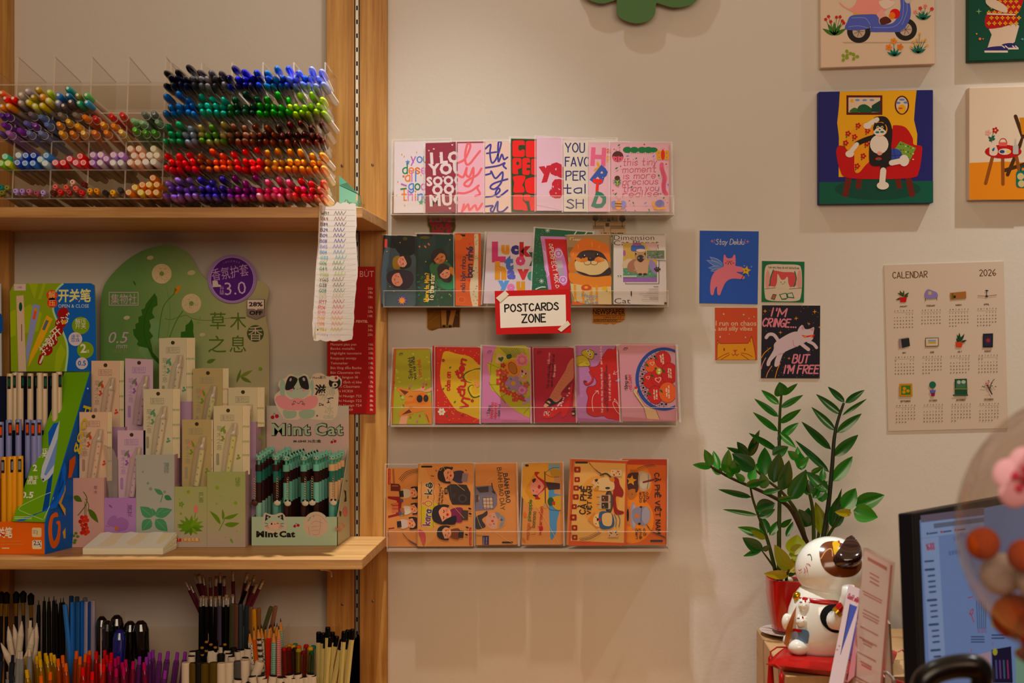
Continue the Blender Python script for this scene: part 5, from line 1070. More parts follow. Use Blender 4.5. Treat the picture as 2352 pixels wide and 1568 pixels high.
def r2b2(A):
 A.rrect(548,268,640,296,12,'10140f');A.leaf(572,415,590,440,12,'c07858')
 for i in range(12):x,y=rnd.uniform(545,590),rnd.uniform(780,1185);A.leaf(x,y,x+rnd.uniform(-30,30),y+rnd.uniform(-30,30),10,'3f8058',i % 8==0)
card('dark green starry card peeking out behind its yellow-lettered twin',f3,[(545,265),(960,275),(950,1195),(530,1190)],2.4940,'1f3a34',r2b2,(4,3,2,3),group=g2,edge='c8b0a0',seams=False)
card('dark green card reading where to, miss, to the star',f3,[(605,265),(1025,275),(1038,1200),(585,1190)],2.4925,'1f3a36',r2b,(5,4,2,3),group=g2,edge='c8b0a0',seams=False)
def r2c(A):
 A.rrect(1048,270,1170,296,12,'1a1410');A.blob([(1285,268),(1335,268),(1335,600),(1330,1195),(1265,1195),(1225,950),(1270,700),(1290,500)],'c8bca4')
 for i in range(30):x,y=rnd.uniform(1270,1330),rnd.uniform(280,1190);A.ell(x,y,8,6,rnd.choice(('a86858','8a9070','9a8060')),n=7,up=i==0)
 A.ell(1120,1110,50,42,'c8784c');A.ell(1120,1110,40,32,'b85c28');A.ell(1075,310,60,40,'c87848')
 A.hand(1165,1005,'mãi bên nhau',62,'3a3448',9,445,-89);A.hand(1258,820,'bạn nhé',82,'34304c',16,385,-89);A.line([(1215,380),(1225,400),(1238,382)],6,'b03030');A.line([(1205,855),(1218,870),(1228,850)],6,'b03030')
card('orange card with upright lettering and a speckled cream strip',f3,[(1035,262),(1335,268),(1340,1195),(1042,1185)],2.4900,'c06428',r2c,(3,4,20,3),group=g2,edge='d0c0b0',back=2)
def r2d(A):
 for x,y,ch,h,c in ((1510,605,'L',225,'b84878'),(1630,510,'u',140,'c8902c'),(1755,515,'c',140,'34307c'),(1865,540,'k',160,'a82c34'),(1985,610,'y',150,'2c4c44'),(1672,712,'t',170,'5070b0'),(1815,655,'o',140,'c05078'),(1548,830,'h',200,'c89430'),(1705,830,'a',140,'6064b0'),(1838,835,'v',160,'b84448'),(1965,850,'e',140,'4a8878'),(1590,975,'y',150,'6a94cc'),(1705,985,'o',110,'d080b0'),(1825,985,'u',150,'c89838')):A.text(x,y,ch,h,c,bold=.075)
card('white card with puffy rainbow letters lucky to have you',f3,[(1452,250),(2150,262),(2150,1160),(1402,1158)],2.4860,'c8bcc4',r2d,(4,3,3,3),group=g2,edge='b8a8b0',back=1)
def r2e(A):
 A.poly([(330,282),(700,290),(720,945),(430,945),(395,700)],'b888b8');A.poly([(385,315),(700,325),(720,945),(470,945),(430,640)],'b82834')
 A.poly([(360,460),(395,470),(425,700),(445,760),(410,800),(418,765),(385,700)],'c898c4');A.line([(365,462),(392,478),(420,710),(440,755),(412,792)],6,'d8c8d8')
 A.blob([(510,470),(540,430),(590,450),(640,580),(665,760),(660,860),(620,895),(580,850),(540,660)],'c08cc4')
 for x,y in ((556,498),(612,825)):A.ell(x,y,50,50,'d8c4d4');A.star(x,y,44,'b078b4',9,.75);A.ell(x,y,20,22,'d0b0d0')
 A.poly([(522,590),(600,585),(630,765),(560,770)],'b8aeb4');A.poly([(540,680),(615,670),(628,762),(558,768)],'a89ca8');A.hand(440,430,'PERFECT MIX',50,'d8c8c8',9,440,80.5)
 for x,y,a in ((460,395,10),(540,905,10)):A.heart(x,y,26,'d8c8c8',a);A.heart(x,y,16,'b82834',a)
 for i in range(60):
  u,v=rnd.uniform(0,1),rnd.uniform(0,1);x,y=270+u*(90+v*130)-v*40,205+v*720;A.ell(x,y,3,3,'b8c8b8',n=6,up=i==0)
 for x,y in ((345,840),(420,210)):
  for k in range(4):an=R(k*45+10);A.line([(x-30*math.cos(an),y-30*math.sin(an)),(x+30*math.cos(an),y+30*math.sin(an))],5,'c8d4c8')
 for q in ([(780,222),(752,262)],[(910,232),(880,266)],[(275,940),(340,915),(390,915)]):A.line(q,14,'c8d4cc',True)
card('green starry card with a cassette reading perfect mix',f4,[(268,182),(980,238),(990,1120),(215,1100)],2.4820,'2c6248',r2e,(2,3,3,3),group=g2,edge='1c4030')
def r2f(A):
 A.rect(672,420,740,545,'8a7050');A.rect(690,545,735,680,'a08058');A.text(762,338,'REC',20,'d8c8b0',78,bold=.03);A.ell(744,328,8,8,'d8c8b0');A.line([(702,330),(702,300),(745,300)],6,'d8c8b0');A.line([(700,305),(700,330)],6,'d8c8b0')
 A.blob([(690,720),(680,620),(740,590),(800,660),(780,720)],'b87830');A.blob([(710,540),(705,480),(760,400),(800,350),(900,305),(960,315),(1050,340),(1170,400),(1195,520),(1195,610),(1100,520),(950,470),(820,510),(760,600)],'c87a18')
 for q in ([(800,385),(805,430)],[(970,350),(975,410)],[(1065,395),(1058,430)],[(740,490),(735,520)]):A.line(q,8,'d8a050')
 A.blob([(770,560),(830,480),(940,455),(1080,480),(1150,560),(1180,660),(1130,740),(960,770),(800,720),(755,640)],'3a2620');A.blob([(770,590),(850,570),(930,590),(960,560),(1000,590),(1080,560),(1150,580),(1178,665),(1130,740),(960,765),(800,725),(757,645)],'c8b088')
 A.blob([(820,600),(870,540),(930,560),(900,600)],'c07838');A.blob([(1000,580),(1050,535),(1110,580),(1060,610)],'c07838')
 for x,y in ((872,530),(1032,517)):A.ell(x,y,26,25,'1c1412');A.ell(x+8,y-10,6,7,'d8d0c0')
 A.ell(957,565,40,28,'1a1413');A.ell(950,556,12,5,'7a6a60');A.line([(870,605),(890,635),(930,635),(957,620),(957,595),(957,622),(990,638),(1030,630),(1048,600)],5,'2c1c18',True)
 for x in (800,1090):A.ell(x,570,40,22,'c88850',20)
 A.blob([(775,712),(880,740),(960,765),(1080,750),(1190,670),(1200,760),(1050,790),(880,770)],'33221f');A.blob([(690,735),(820,760),(1000,790),(1205,780),(1210,900),(1000,920),(800,890),(700,840)],'c88434')
 A.poly([(705,868),(850,890),(1010,920),(1210,905),(1215,1130),(860,1120),(760,1080),(720,980)],'c8b48c')
 for x in (760,860,960,1030):A.poly([(x-16,880),(x+14,885),(x+20,1120),(x-10,1120)],'c8943c')
 A.ell(900,922,64,40,'b8582c');A.ell(900,918,24,16,'d8a040');A.ell(1130,935,36,30,'c8a838');A.ell(1155,962,14,10,'7a8c30');A.ell(1190,975,12,10,'c8a838')
 A.text(842,1035,'Happy',44,'7a90b0',205,rot=4,bold=.01);A.text(905,1078,'and',26,'7a90b0',95,bold=.01);A.text(882,1120,'Fuse',38,'7a90b0',165,bold=.01);A.line([(760,1075),(760,1110),(808,1110)],8,'d8ccb8');A.text(790,1088,'2000',16,'d8ccb8',70,bold=.03);A.poly([(720,1090),(850,1110),(860,1135),(725,1135)],'c06a2c')
card('card of a smiling shiba dog in an orange knitted beret',f4,[(652,282),(1185,268),(1215,1130),(722,1135)],2.4760,'a08868',r2f,(3,3,6,2),group=g2,edge='c8b090',back=3,bdx=1.2,seams=False)
def r2g(A):
 BR='3a2824'
 A.text(1245,330,'Dimension',62,BR,500,bold=-.005);A.text(1243,396,'Cat Planet',62,BR,560,bold=-.005);A.text(1250,1118,'Cat',66,BR,200,bold=-.002)
 A.rect(1358,366,1780,852,'b89c60');A.rect(1358,640,1780,852,'5f8c70');A.rect(1358,795,1780,852,'8f68a0');A.blob([(1455,430),(1480,390),(1600,395),(1630,440),(1560,470),(1470,470)],'48609c');A.blob([(1630,380),(1770,375),(1778,440),(1700,450)],'c0a4a4');A.ell(1374,492,16,38,'9a5c98');A.blob([(1480,370),(1580,368),(1560,400),(1500,400)],'8f5c90')
 A.blob([(1360,600),(1450,560),(1500,640),(1360,680)],'c0b098');A.blob([(1680,600),(1720,580),(1778,660),(1770,760),(1700,700)],'8f80a8')
 A.blob([(1410,660),(1440,600),(1520,570),(1560,690),(1540,740),(1430,720)],'9a7460');A.blob([(1500,600),(1590,570),(1660,600),(1670,690),(1650,760),(1560,765),(1510,690)],'b89880')
 A.poly([(1505,545),(1508,482),(1548,515)],'3a2820');A.poly([(1600,512),(1640,478),(1640,545)],'3a2820');A.ell(1572,545,68,55,'a88870');A.ell(1574,558,44,44,'3f2c26');A.ell(1575,592,24,14,'2f201c')
 for x in (1552,1610):A.ell(x,553,9,8,'a8b4bc',n=10);A.ell(x,553,4,4,'181414',n=8)
 for x in (1572,1630):A.ell(x,755,26,14,'3a2822')
 for i in range(26):A.ell(rnd.uniform(1365,1775),rnd.uniform(690,790),8,5,rnd.choice(('c8b4c4','4f8060','88a890')),n=7,up=i==0)
 A.ell(1580,460,60,20,'c8b0a8');A.rect(1645,455,1875,568,'c8bcb4');A.rect(1650,460,1870,562,'6a7a5c')
 for i in range(20):A.ell(rnd.uniform(1660,1860),rnd.uniform(470,555),14,8,rnd.choice(('8a7090','9a84a0','55684c')),n=7,up=i==0)
 for q in ([(1388,860),(1388,872),(1803,872),(1803,580)],[(1790,400),(1796,440)],[(1780,585),(1885,588)],[(1740,910),(1795,910)]):A.line(q,6,BR)
 A.ell(1782,706,26,18,BR);[A.ell(x,y,10,12,BR) for x,y in ((1752,690),(1772,675),(1794,676),(1814,692))]
 A.poly([(1292,766),(1308,776),(1292,786)],BR);A.poly([(1322,766),(1338,776),(1322,786)],BR);A.rect(1358,770,1528,792,'a8b4a8');A.rect(1452,965,1466,1022,BR);A.rect(1870,1102,1899,1130,'5a3a30')
 for y,w in ((932,120),(946,110),(976,145),(992,240),(1022,190),(1036,110),(1050,110),(1066,210)):A.rect(1796-w,y,1796,y+5,'a89c98')
card('white card with a siamese cat photo titled dimension cat planet',f4,[(1240,268),(1885,272),(1900,1135),(1240,1126)],2.4730,'c8c0bc',r2g,(3,2,3,2),group=g2,back=2,bdx=-1.2,bcol='6a7a60',seams=False)
sg=empty('postcard_sign',W(1224,766,2.4555),'red framed white sign reading postcards zone taped to the second holder','sign')
mb,A=sheet('sign',2.4535,[(1136,668),(1309.5,664),(1312,764.5),(1140,768)],'a81418',.001)
A.poly([(1147.2,680.5),(1299,676.5),(1300.5,747.5),(1149.5,753)],'d2c8bc');INKD='1c1a18'
A.hand(1160,716,'POSTCARDS',16,INKD,3.3,122,-2.5);A.hand(1199,740.5,'ZONE',18,INKD,3.3,54,-2);mb.bld('board',sg,weld=False)
for c in ([(1139,684),(1160,667),(1169,676),(1149,694)],[(1281,756),(1304,736),(1310,745),(1289,762)]):
 mb=MB();mb.slab(quad(2.4528,*c),.0004,'cabfae');tag(mb.bld('tape',sg,weld=False),'cream paper tape')
def sticker(label,d,outl,border,fr,art,base):
 x0,y0,s=fr;mb=MB();pts=[W(x0+x/s,y0+y/s,d) for x,y in outl];mb.prism(pts,(0,.0004,0),border);A=Art(mb,flat(d),EPS).frame(*fr);c=(sum(p[0] for p in outl)/len(outl),sum(p[1] for p in outl)/len(outl))
 A.poly([(c[0]+(x-c[0])*.93,c[1]+(y-c[1])*.95) for x,y in outl],base);art(A)
 tag(mb.bld('wall_sticker',weld=False),label,'sticker','stickers behind the card holders')
DS=2.5296
def s1(A):
 for x,y,t,w in ((1262,490,'LOVE',615),(1262,660,'YOUR',620),(1310,840,'SELF',530)):A.text(x,y,t,150,'a83c50',w,bold=.06,rot=-2)
sticker('olive sticker with pink letters love yourself behind the dark green cards',DS,[(1170,150),(1955,150),(1960,480),(1975,560),(1955,690),(1890,780),(1890,900),(1250,900),(1225,640),(1180,560)],'b89878',(880,470,11.76),s1,'5a5430')
def s2(A):
 K='2c2620';A.rect(1045,20,1290,98,'a89070');A.rect(985,150,1385,152,K)
 for x in range(1060,1290,20):A.line([(x,20),(x,95)],3,K,up=False)
 for x0,y0,x1,y1 in ((1075,25,1105,85),(1215,25,1240,85),(1160,60,1200,95),(1140,120,1185,165)):A.rect(x0,y0,x1,y1,'6a5a44')
 A.line([(1045,100),(1290,100)],5,K);A.line([(1065,60),(1280,60)],3,K);A.rect(1160,85,1205,98,K)
 for x,y in ((1012,50),(1345,60)):A.blob([(x-30,y-30),(x,y-40),(x+35,y-30),(x+40,y+20),(x+8,y+50),(x-30,y+25)],'1f1c18');A.line([(x,y+40),(x,y+110)],6,K)
 for y in (158,172,188):A.line([(985,y),(1120,y)],4,K);A.line([(1200,y),(1380,y)],4,K)
 for x in range(990,1120,16):A.line([(x,155),(x,190)],2,K,up=False)
 for x in range(1205,1380,16):A.line([(x,155),(x,190)],2,K,up=False)
 A.line([(1120,190),(1120,230)],4,K);A.line([(1200,190),(1200,230)],4,K);A.text(1085,292,'NEWSPAPER',52,K,285,bold=.02)
sticker('torn sticker with an ink drawing of an old house behind the second row',DS,[(980,-30),(1375,-30),(1395,60),(1392,130),(1400,260),(1380,330),(1120,330),(1085,260),(1050,205),(985,205),(970,170),(985,100)],'c4b49c',f4,s2,'c8ac8c')
def s3(A):
 A.poly([(680,1245),(850,1245),(850,1460),(690,1490)],'8a6430');A.poly([(850,1245),(1095,1245),(1095,1460),(850,1470)],'5a3c20')
 for x0,x1,xb0,xb1 in ((855,925,865,925),(985,1050,945,1000)):A.poly([(x0,1245),(x1,1245),(xb1,1450),(xb0,1450)],'b89060');A.ell((xb0+xb1)/2,1448,34,26,'9a7848');A.ell((xb0+xb1)/2,1452,24,16,'1f140c')
 for q in ([(700,1400),(820,1320)],[(690,1350),(780,1250)],[(860,1285),(880,1300),(870,1320)],[(1030,1290),(1060,1305),(1075,1320)]):A.line(q,4,'a88850')
sticker('sticker of rolled brown paper scrolls below the dark green cards',DS,[(672,1180),(1108,1180),(1108,1468),(1050,1465),(900,1480),(830,1480),(740,1512),(690,1500),(668,1470)],'b89c78',f3,s3,'7a5824')
def s4(A):
 K='1f1814';A.text(982,1252,'NEWSPAPER',66,K,398,bold=.012);A.line([(985,1268),(1380,1268)],4,K);A.text(1120,1303,'1992·07·13',24,K,215);A.line([(985,1316),(1380,1316)],4,K);A.line([(985,1345),(1330,1345)],4,K);A.text(990,1340,'AIIENTITIEXXXI',22,K,290,bold=.01);A.line([(985,1178),(1380,1178)],4,K)
sticker('brown torn sticker headed newspaper below the shiba dog card',DS,[(968,1120),(1398,1120),(1395,1290),(1370,1340),(1290,1365),(1240,1385),(1200,1368),(1150,1385),(1090,1372),(1030,1378),(965,1365),(972,1250)],'c8b098',f4,s4,'c08850')
f5,f6=(880,770,6.533),(1200,770,6.19);g3='cards in the third holder'
def logo(A,x,y,r,c='3a2a28'):
 for i in range(4):A.line([(x-r+i*r*.4,y+r*.5),(x-r*.4+i*r*.4,y-r*.8)],r*.13,c)
 A.line([(x-r,y),(x,y-r*.6),(x+r,y)],r*.13,c,True)
def r3a(A):
 for i in range(34):x,y=rnd.uniform(160,710),rnd.uniform(230,1280);A.line([(x,y),(x+18,y-16),(x+14,y+8),(x+36,y-6)],5,'c8c888',up=i==0)
 logo(A,270,285,34);A.hand(440,650,'Sinh nhật',58,'3a3424',9,320,-92,jig=1);A.hand(500,660,'vui vẻ nhé',58,'3a3424',9,340,-95);A.hand(575,625,'con chó',55,'b84830',9,260,-93)
 S='c8884c';A.blob([(205,785),(330,800),(430,830),(600,840),(680,900),(690,980),(620,1120),(480,1160),(360,1165),(335,1020),(330,900),(250,870)],S)
 A.blob([(210,785),(300,790),(390,850),(320,900),(240,860)],S);A.poly([(240,805),(385,845),(325,895)],'6a342c');A.blob([(430,1130),(360,1090),(260,1130),(235,1210),(340,1205),(470,1165)],S);A.poly([(390,1105),(270,1195),(430,1155)],'6a342c')
 A.blob([(620,1120),(720,980),(730,1325),(680,1320),(640,1230)],S);A.blob([(335,990),(440,985),(500,900),(580,860),(660,900),(680,980),(600,1030),(470,1010),(340,1025)],'c87838');A.ell(548,950,46,58,'2c2220');A.ell(642,945,38,54,'2c2220');A.ell(640,935,10,30,'4a3c38',20);A.ell(545,975,20,18,'120e0d')
 for y in (905,1070):A.line([(385,y+20),(410,y),(420,y+20),(432,y),(445,y+20)],5,'3a2420',True)
 A.blob([(430,830),(540,800),(600,755),(630,780),(620,830),(720,780),(720,830),(640,850),(560,830)],'d0a088');A.ell(600,775,20,14,'b84838',-30);A.poly([(270,1215),(375,1200),(350,1330),(235,1330)],'d0a088')
 A.ell(292,930,24,28,'b8b078');A.leaf(250,898,285,915,8,'3a6038')
 for x,y,c in ((412,750,'c078b0'),(395,790,'c05050'),(650,735,'c05050'),(610,725,'b070b0'),(305,1045,'c05050'),(550,1205,'c04c5c'),(410,1225,'c05050'),(512,1285,'b868a8'),(165,705,'c04838')):A.ell(x,y,16,14,c,n=9)
 for i in range(6):A.line([(640+i*8,1180+i*20),(665+i*6,1210+i*20)],4,'3a2420')
card('olive green birthday card with a sleepy orange dog',f5,[(198,212),(705,208),(735,1330),(138,1330)],2.4940,'a4a048',r3a,(8,4,4,3),group=g3,back=2,bdx=-2.5,bcol='c06a28')
def speck(A,n,x0,y0,x1,y1,c,r=6):
 A.up()
 for i in range(n):A.ell(rnd.uniform(x0,x1),rnd.uniform(y0,y1),r,r,c,n=6,up=False)
def r3b(A):
 speck(A,130,815,190,1450,1300,'d8b050');A.blob([(890,300),(930,240),(1010,245),(1100,275),(1300,320),(1420,430),(1465,520),(1460,1180),(1400,1240),(1250,1180),(1100,1120),(980,960),(880,780),(855,560)],'c8a828');A.poly([(1380,1230),(1450,1180),(1450,1265)],'c8a828')
 A.line([(1460,510),(1390,520),(1350,535),(1270,560),(1225,600),(1215,640),(1260,680),(1320,690)],44,'5a5a14',True);A.line([(1460,525),(1380,530),(1290,565),(1235,610),(1260,670),(1330,692)],30,'c8b018',True);A.line([(1340,760),(1290,790),(1310,860),(1360,920),(1460,890)],44,'5a5a14',True);A.line([(1340,765),(1305,790),(1320,850),(1370,905),(1460,875)],30,'d0b818',True)
 for x,y,t,w,rt in ((1000,825,'cảm ơn',270,-87),(1265,1105,'Vì',150,-78),(1215,905,'đu',225,-84),(1180,640,'đen',275,-76)):A.hand(x,y,t,110 if t != 'cảm ơn' else 72,'6a1c14',30 if t != 'cảm ơn' else 17,w,rt);A.hand(x,y,t,110 if t != 'cảm ơn' else 72,'b83428',23 if t != 'cảm ơn' else 13,w,rt)
 A.flower(878,1145,55,'d8d0c8','d8a020',6);
 for x,y in ((903,375),(1338,980),(1190,1200)):A.flower(x,y,26,'9a2420',None,5)
 for q in ((890,815,920,785),(945,1220,980,1190),(1060,1012,1095,980),(990,495,1025,465)):A.leaf(*q,11,'3f6a38')
 A.blob([(1370,710),(1430,700),(1455,740),(1410,780),(1390,750)],'d0906c');A.line([(740,1270),(1200,1318)],4,'8c2420')
card('red card with a big yellow drop and red brush lettering',f5,[(800,178),(1465,188),(1450,1318),(800,1325)],2.4910,'b83c30',r3b,(4,3,3,2),group=g3,back=3,bdx=-2.8,bcol='a83028')
def r3c(A):
 logo(A,1600,250,36,'7a4468');A.blob([(1690,200),(1730,160),(1900,165),(2180,200),(2200,800),(2200,1200),(2120,1200),(1900,1060),(1790,940),(1830,1020),(1700,860),(1640,830),(1600,730),(1610,620),(1565,420),(1640,400),(1640,330)],'b0a840')
 for q in ([(1565,410),(1740,490)],[(1600,740),(1750,740)],[(1770,920),(1840,880)],[(1780,920),(1840,1020),(1690,850),(1590,710)],[(2190,1080),(2110,1170)],[(1640,330),(1620,410),(1610,600)]):A.line(q,5,'5a5420')
 for i in range(14):A.line([(1760+i*26,190),(1900+i*20,330)],8,rnd.choice(('6a7048','8a8858','5a6840')),up=i % 5==0)
 A.poly([(1710,250),(1850,320),(1760,440),(1680,410)],'c4a878');A.heart(1768,355,44,'2c5a38',-10);A.blob([(1850,300),(1910,280),(1930,330),(1870,355)],'244c34')
 A.flower(1945,490,130,'c88a20',None,9,10);A.ell(1945,490,62,100,'7a4c18',-25);A.ell(1945,490,52,88,'b87c28',-25)
 for k in range(-3,4):A.line([(1915+k*14,410+abs(k)*8),(1975+k*14,570-abs(k)*8)],3,'5a3814',up=False)
 for x,y,r,c in ((2085,370,100,'c88890'),(2085,370,72,'b87080'),(2085,370,40,'c88890'),(2085,820,84,'b07098'),(2085,820,55,'c488a8'),(2085,820,28,'a86490')):A.flower(x,y,r,c,c,8)
 for x,y,r,c in ((1750,560,62,'b84a48'),(1830,560,55,'b85850'),(1750,690,60,'b84440'),(1830,640,48,'a83c3c'),(1840,710,44,'b04848'),(1800,800,60,'b84c44'),(1880,850,50,'b84440'),(1970,890,48,'b04440'),(2060,930,48,'a84040'),(2000,960,36,'b84c48'),(2120,960,40,'a84048'),(1960,965,30,'b04848'),(2150,740,50,'a85c50'),(1800,450,40,'a83830')):A.flower(x,y,r,c,'c8a060' if r>55 else None,5)
 A.flower(1955,720,120,'9a7c98','b89840',6);A.ell(2110,600,74,90,'c08ca0');A.ell(2115,610,52,50,'b0982c')
 for x,y in ((2085,610),(2110,580)):A.ell(x,y,14,10,'d8ccc0',40,n=10)
 for q in ((2095,560,2080,515,14),(2150,560,2130,590,10)):A.leaf(*q,'2c2420')
 for q in ((2160,1000,2085,1030,20),(2170,990,2120,920,18),(2170,1010,2195,900,18)):A.leaf(*q,'a88cb8')
 for x,y in ((1900,640),(1870,780),(2050,700),(2150,690),(2080,900)):A.leaf(x,y,x+40,y+30,14,'5a7a58')
 A.hand(1600,1180,'Tặng',42,'4a3a44',7,125,-84);A.hand(1640,1240,'bông hoa',44,'b04850',7,235,-86);A.hand(1695,1235,'đẹp nhất',44,'b04850',7,225,-86);A.hand(1748,1210,'của tui',42,'4a3a44',7,175,-86)
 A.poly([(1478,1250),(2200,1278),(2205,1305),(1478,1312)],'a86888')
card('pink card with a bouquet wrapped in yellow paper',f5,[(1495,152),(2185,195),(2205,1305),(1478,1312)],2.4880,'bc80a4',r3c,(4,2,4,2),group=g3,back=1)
def r3d(A):
 for x,y,r in ((350,810,26),(280,890,36),(200,900,18),(195,1010,18),(265,350,14),(480,280,12),(240,1180,16),(620,830,18),(650,500,14)):A.heart(x,y,r,'a81c4c')
 logo(A,240,250,36,'5a1428')
 for x,y,t,w,c in ((375,755,'Tôi vẽ chồng bằng',355,'4a1424'),(385,400,'kiểu ren',150,'d0909c'),(425,735,'người đẹp cho anh xin số',465,'4a1424'),(462,590,'làm quen',170,'d8a0a8')):A.hand(x,y,t,34,c,6.5,w,-86)
 A.poly([(555,810),(725,600),(735,820)],'7c1c38');SK='b87a64'
 A.blob([(720,320),(650,400),(610,500),(560,580),(460,740),(400,850),(380,910),(470,960),(560,880),(545,820),(640,700),(725,600),(728,450)],SK);
 for i in range(14):A.line([(400+i*24,900-i*40),(470+i*20,935-i*44)],2,'7a4438',up=i==0)
 A.blob([(385,890),(480,950),(590,870),(600,890),(470,980),(330,1015),(295,1000),(320,960)],'1f1a1c');A.blob([(300,1000),(360,930),(400,955),(370,1000),(330,1020)],'c89078');A.line([(330,950),(390,985)],24,'1f1a1c');A.line([(375,910),(440,955)],24,'1f1a1c')
 A.blob([(285,1100),(330,1050),(470,1040),(620,950),(700,680),(705,800),(660,1050),(600,1150),(555,1150),(545,1080),(430,1160),(310,1170)],'b83434')
 for i in range(26):u=rnd.uniform(0,1);x=310+360*u;y=1105-330*u*u+rnd.uniform(-40,40);A.heart(x,y,15,'d8b0ac',rnd.uniform(0,360),i==0)
 A.poly([(740,700),(760,900),(770,1020),(720,1030)],SK);A.line([(725,1030),(775,1025)],26,'1f1a1c');A.line([(710,1080),(775,1070)],26,'1f1a1c');A.blob([(700,1110),(730,1090),(775,1110),(770,1140),(710,1145)],'2a1c1e');A.ell(722,1112,20,16,'c89078')
 A.poly([(188,1185),(782,1228),(782,1236),(188,1240)],'a02040')
card('crimson card with crossed legs in fishnet tights and black sandals',f6,[(165,185),(728,180),(785,1232),(188,1240)],2.4850,'a01c40',r3d,(3,3,4,2),group=g3,back=3,bdx=-4,bcol='8c1834')
def r3e(A):
 for i in range(30):x,y=rnd.uniform(790,1350),rnd.uniform(180,1200);A.line([(x,y),(x+rnd.uniform(20,60),y+rnd.uniform(-30,30))],3,'c09cc0',up=i==0)
 A.blob([(1160,260),(1220,190),(1300,200),(1360,190),(1400,1180),(1300,1195),(1200,1180),(1150,1150),(1020,1160),(920,1110),(910,1000),(930,880),(905,800),(930,730),(1020,710),(1045,650),(960,500),(920,380),(960,440),(1060,430),(1120,330)],'70283c',k=6);A.blob([(1165,265),(1222,198),(1300,208),(1360,198),(1398,1172),(1300,1187),(1200,1172),(1150,1142),(1024,1150),(928,1104),(918,1000),(938,880),(914,804),(936,738),(1028,716),(1054,650),(968,500),(940,420),(964,448),(1064,438),(1128,336)],'b02c30',k=6)
 A.line([(960,520),(1000,600),(985,660),(930,700),(895,690),(880,655),(905,660)],34,'70283c',True);A.line([(962,520),(1000,605),(980,655),(930,690),(895,680)],24,'b83438',True)
 Y='b0a020';A.blob([(765,310),(830,280),(900,290),(950,360),(965,430),(880,445),(780,435)],'5a5014');A.blob([(765,316),(830,288),(896,298),(942,364),(955,424),(880,436),(780,428)],Y);A.blob([(835,250),(870,205),(950,200),(1010,220),(1025,270),(1000,340),(930,330),(860,280)],'5a5014');A.blob([(842,250),(874,213),(950,208),(1004,226),(1016,270),(994,332),(930,322),(866,276)],Y)
 for x,y in ((932,222),(962,265)):A.ell(x,y,22,20,'d8d0c0');A.ell(x,y,14,13,'1c1814');A.ell(x-4,y-4,5,5,'e0d8d0')
 A.ell(965,300,12,10,'b04038');A.leaf(1025,265,1068,270,14,'3a4c50');A.line([(780,410),(860,370)],4,'5a5014');A.line([(900,390),(940,410)],4,'5a5014')
 for x,y,t,w,c in ((1130,410,'giọt ơi chảy đi nhanh',300,'d8a8a8'),(1145,1100,'thế gian này được thương nhiều quá',640,'d0a0a0'),(1185,980,'chờ em lắm phúc mệnh mang',460,'6a1c28'),(1215,1080,'người lạc đường xa xôi ngoài kia quên chuyện',660,'6a1c28'),(1255,930,'trở về đi mộng lành',380,'d0a0a0')):A.hand(x,y,t,26,c,6,w,-91 if c[0] != 'x' else 0)
 A.line([(1005,1080),(990,950),(1010,850),(1070,790)],9,'d8a8a8',True);A.line([(1035,790),(1075,785),(1080,830)],9,'d8a8a8');A.line([(1370,495),(1295,550)],8,'d8a0a0');A.line([(1310,505),(1292,552),(1335,555)],8,'d8a0a0');A.line([(1270,650),(1390,650)],4,'6a1c28')
 A.line([(1390,1040),(1340,960),(1295,940),(1290,990),(1340,1080),(1395,1130)],8,'d8a8a0',True);A.line([(1360,970),(1310,900),(1310,930)],8,'d8a8a0',True);A.blob([(1320,650),(1385,610),(1390,650)],'a888b0')
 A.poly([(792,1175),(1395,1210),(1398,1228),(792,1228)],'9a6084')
card('lilac card with a yellow chick and spilling red paint',f6,[(765,152),(1358,152),(1398,1225),(792,1228)],2.4820,'a878a0',r3e,(4,3,4,2),group=g3,back=2,bdx=-2.5,bcol='b088a4')
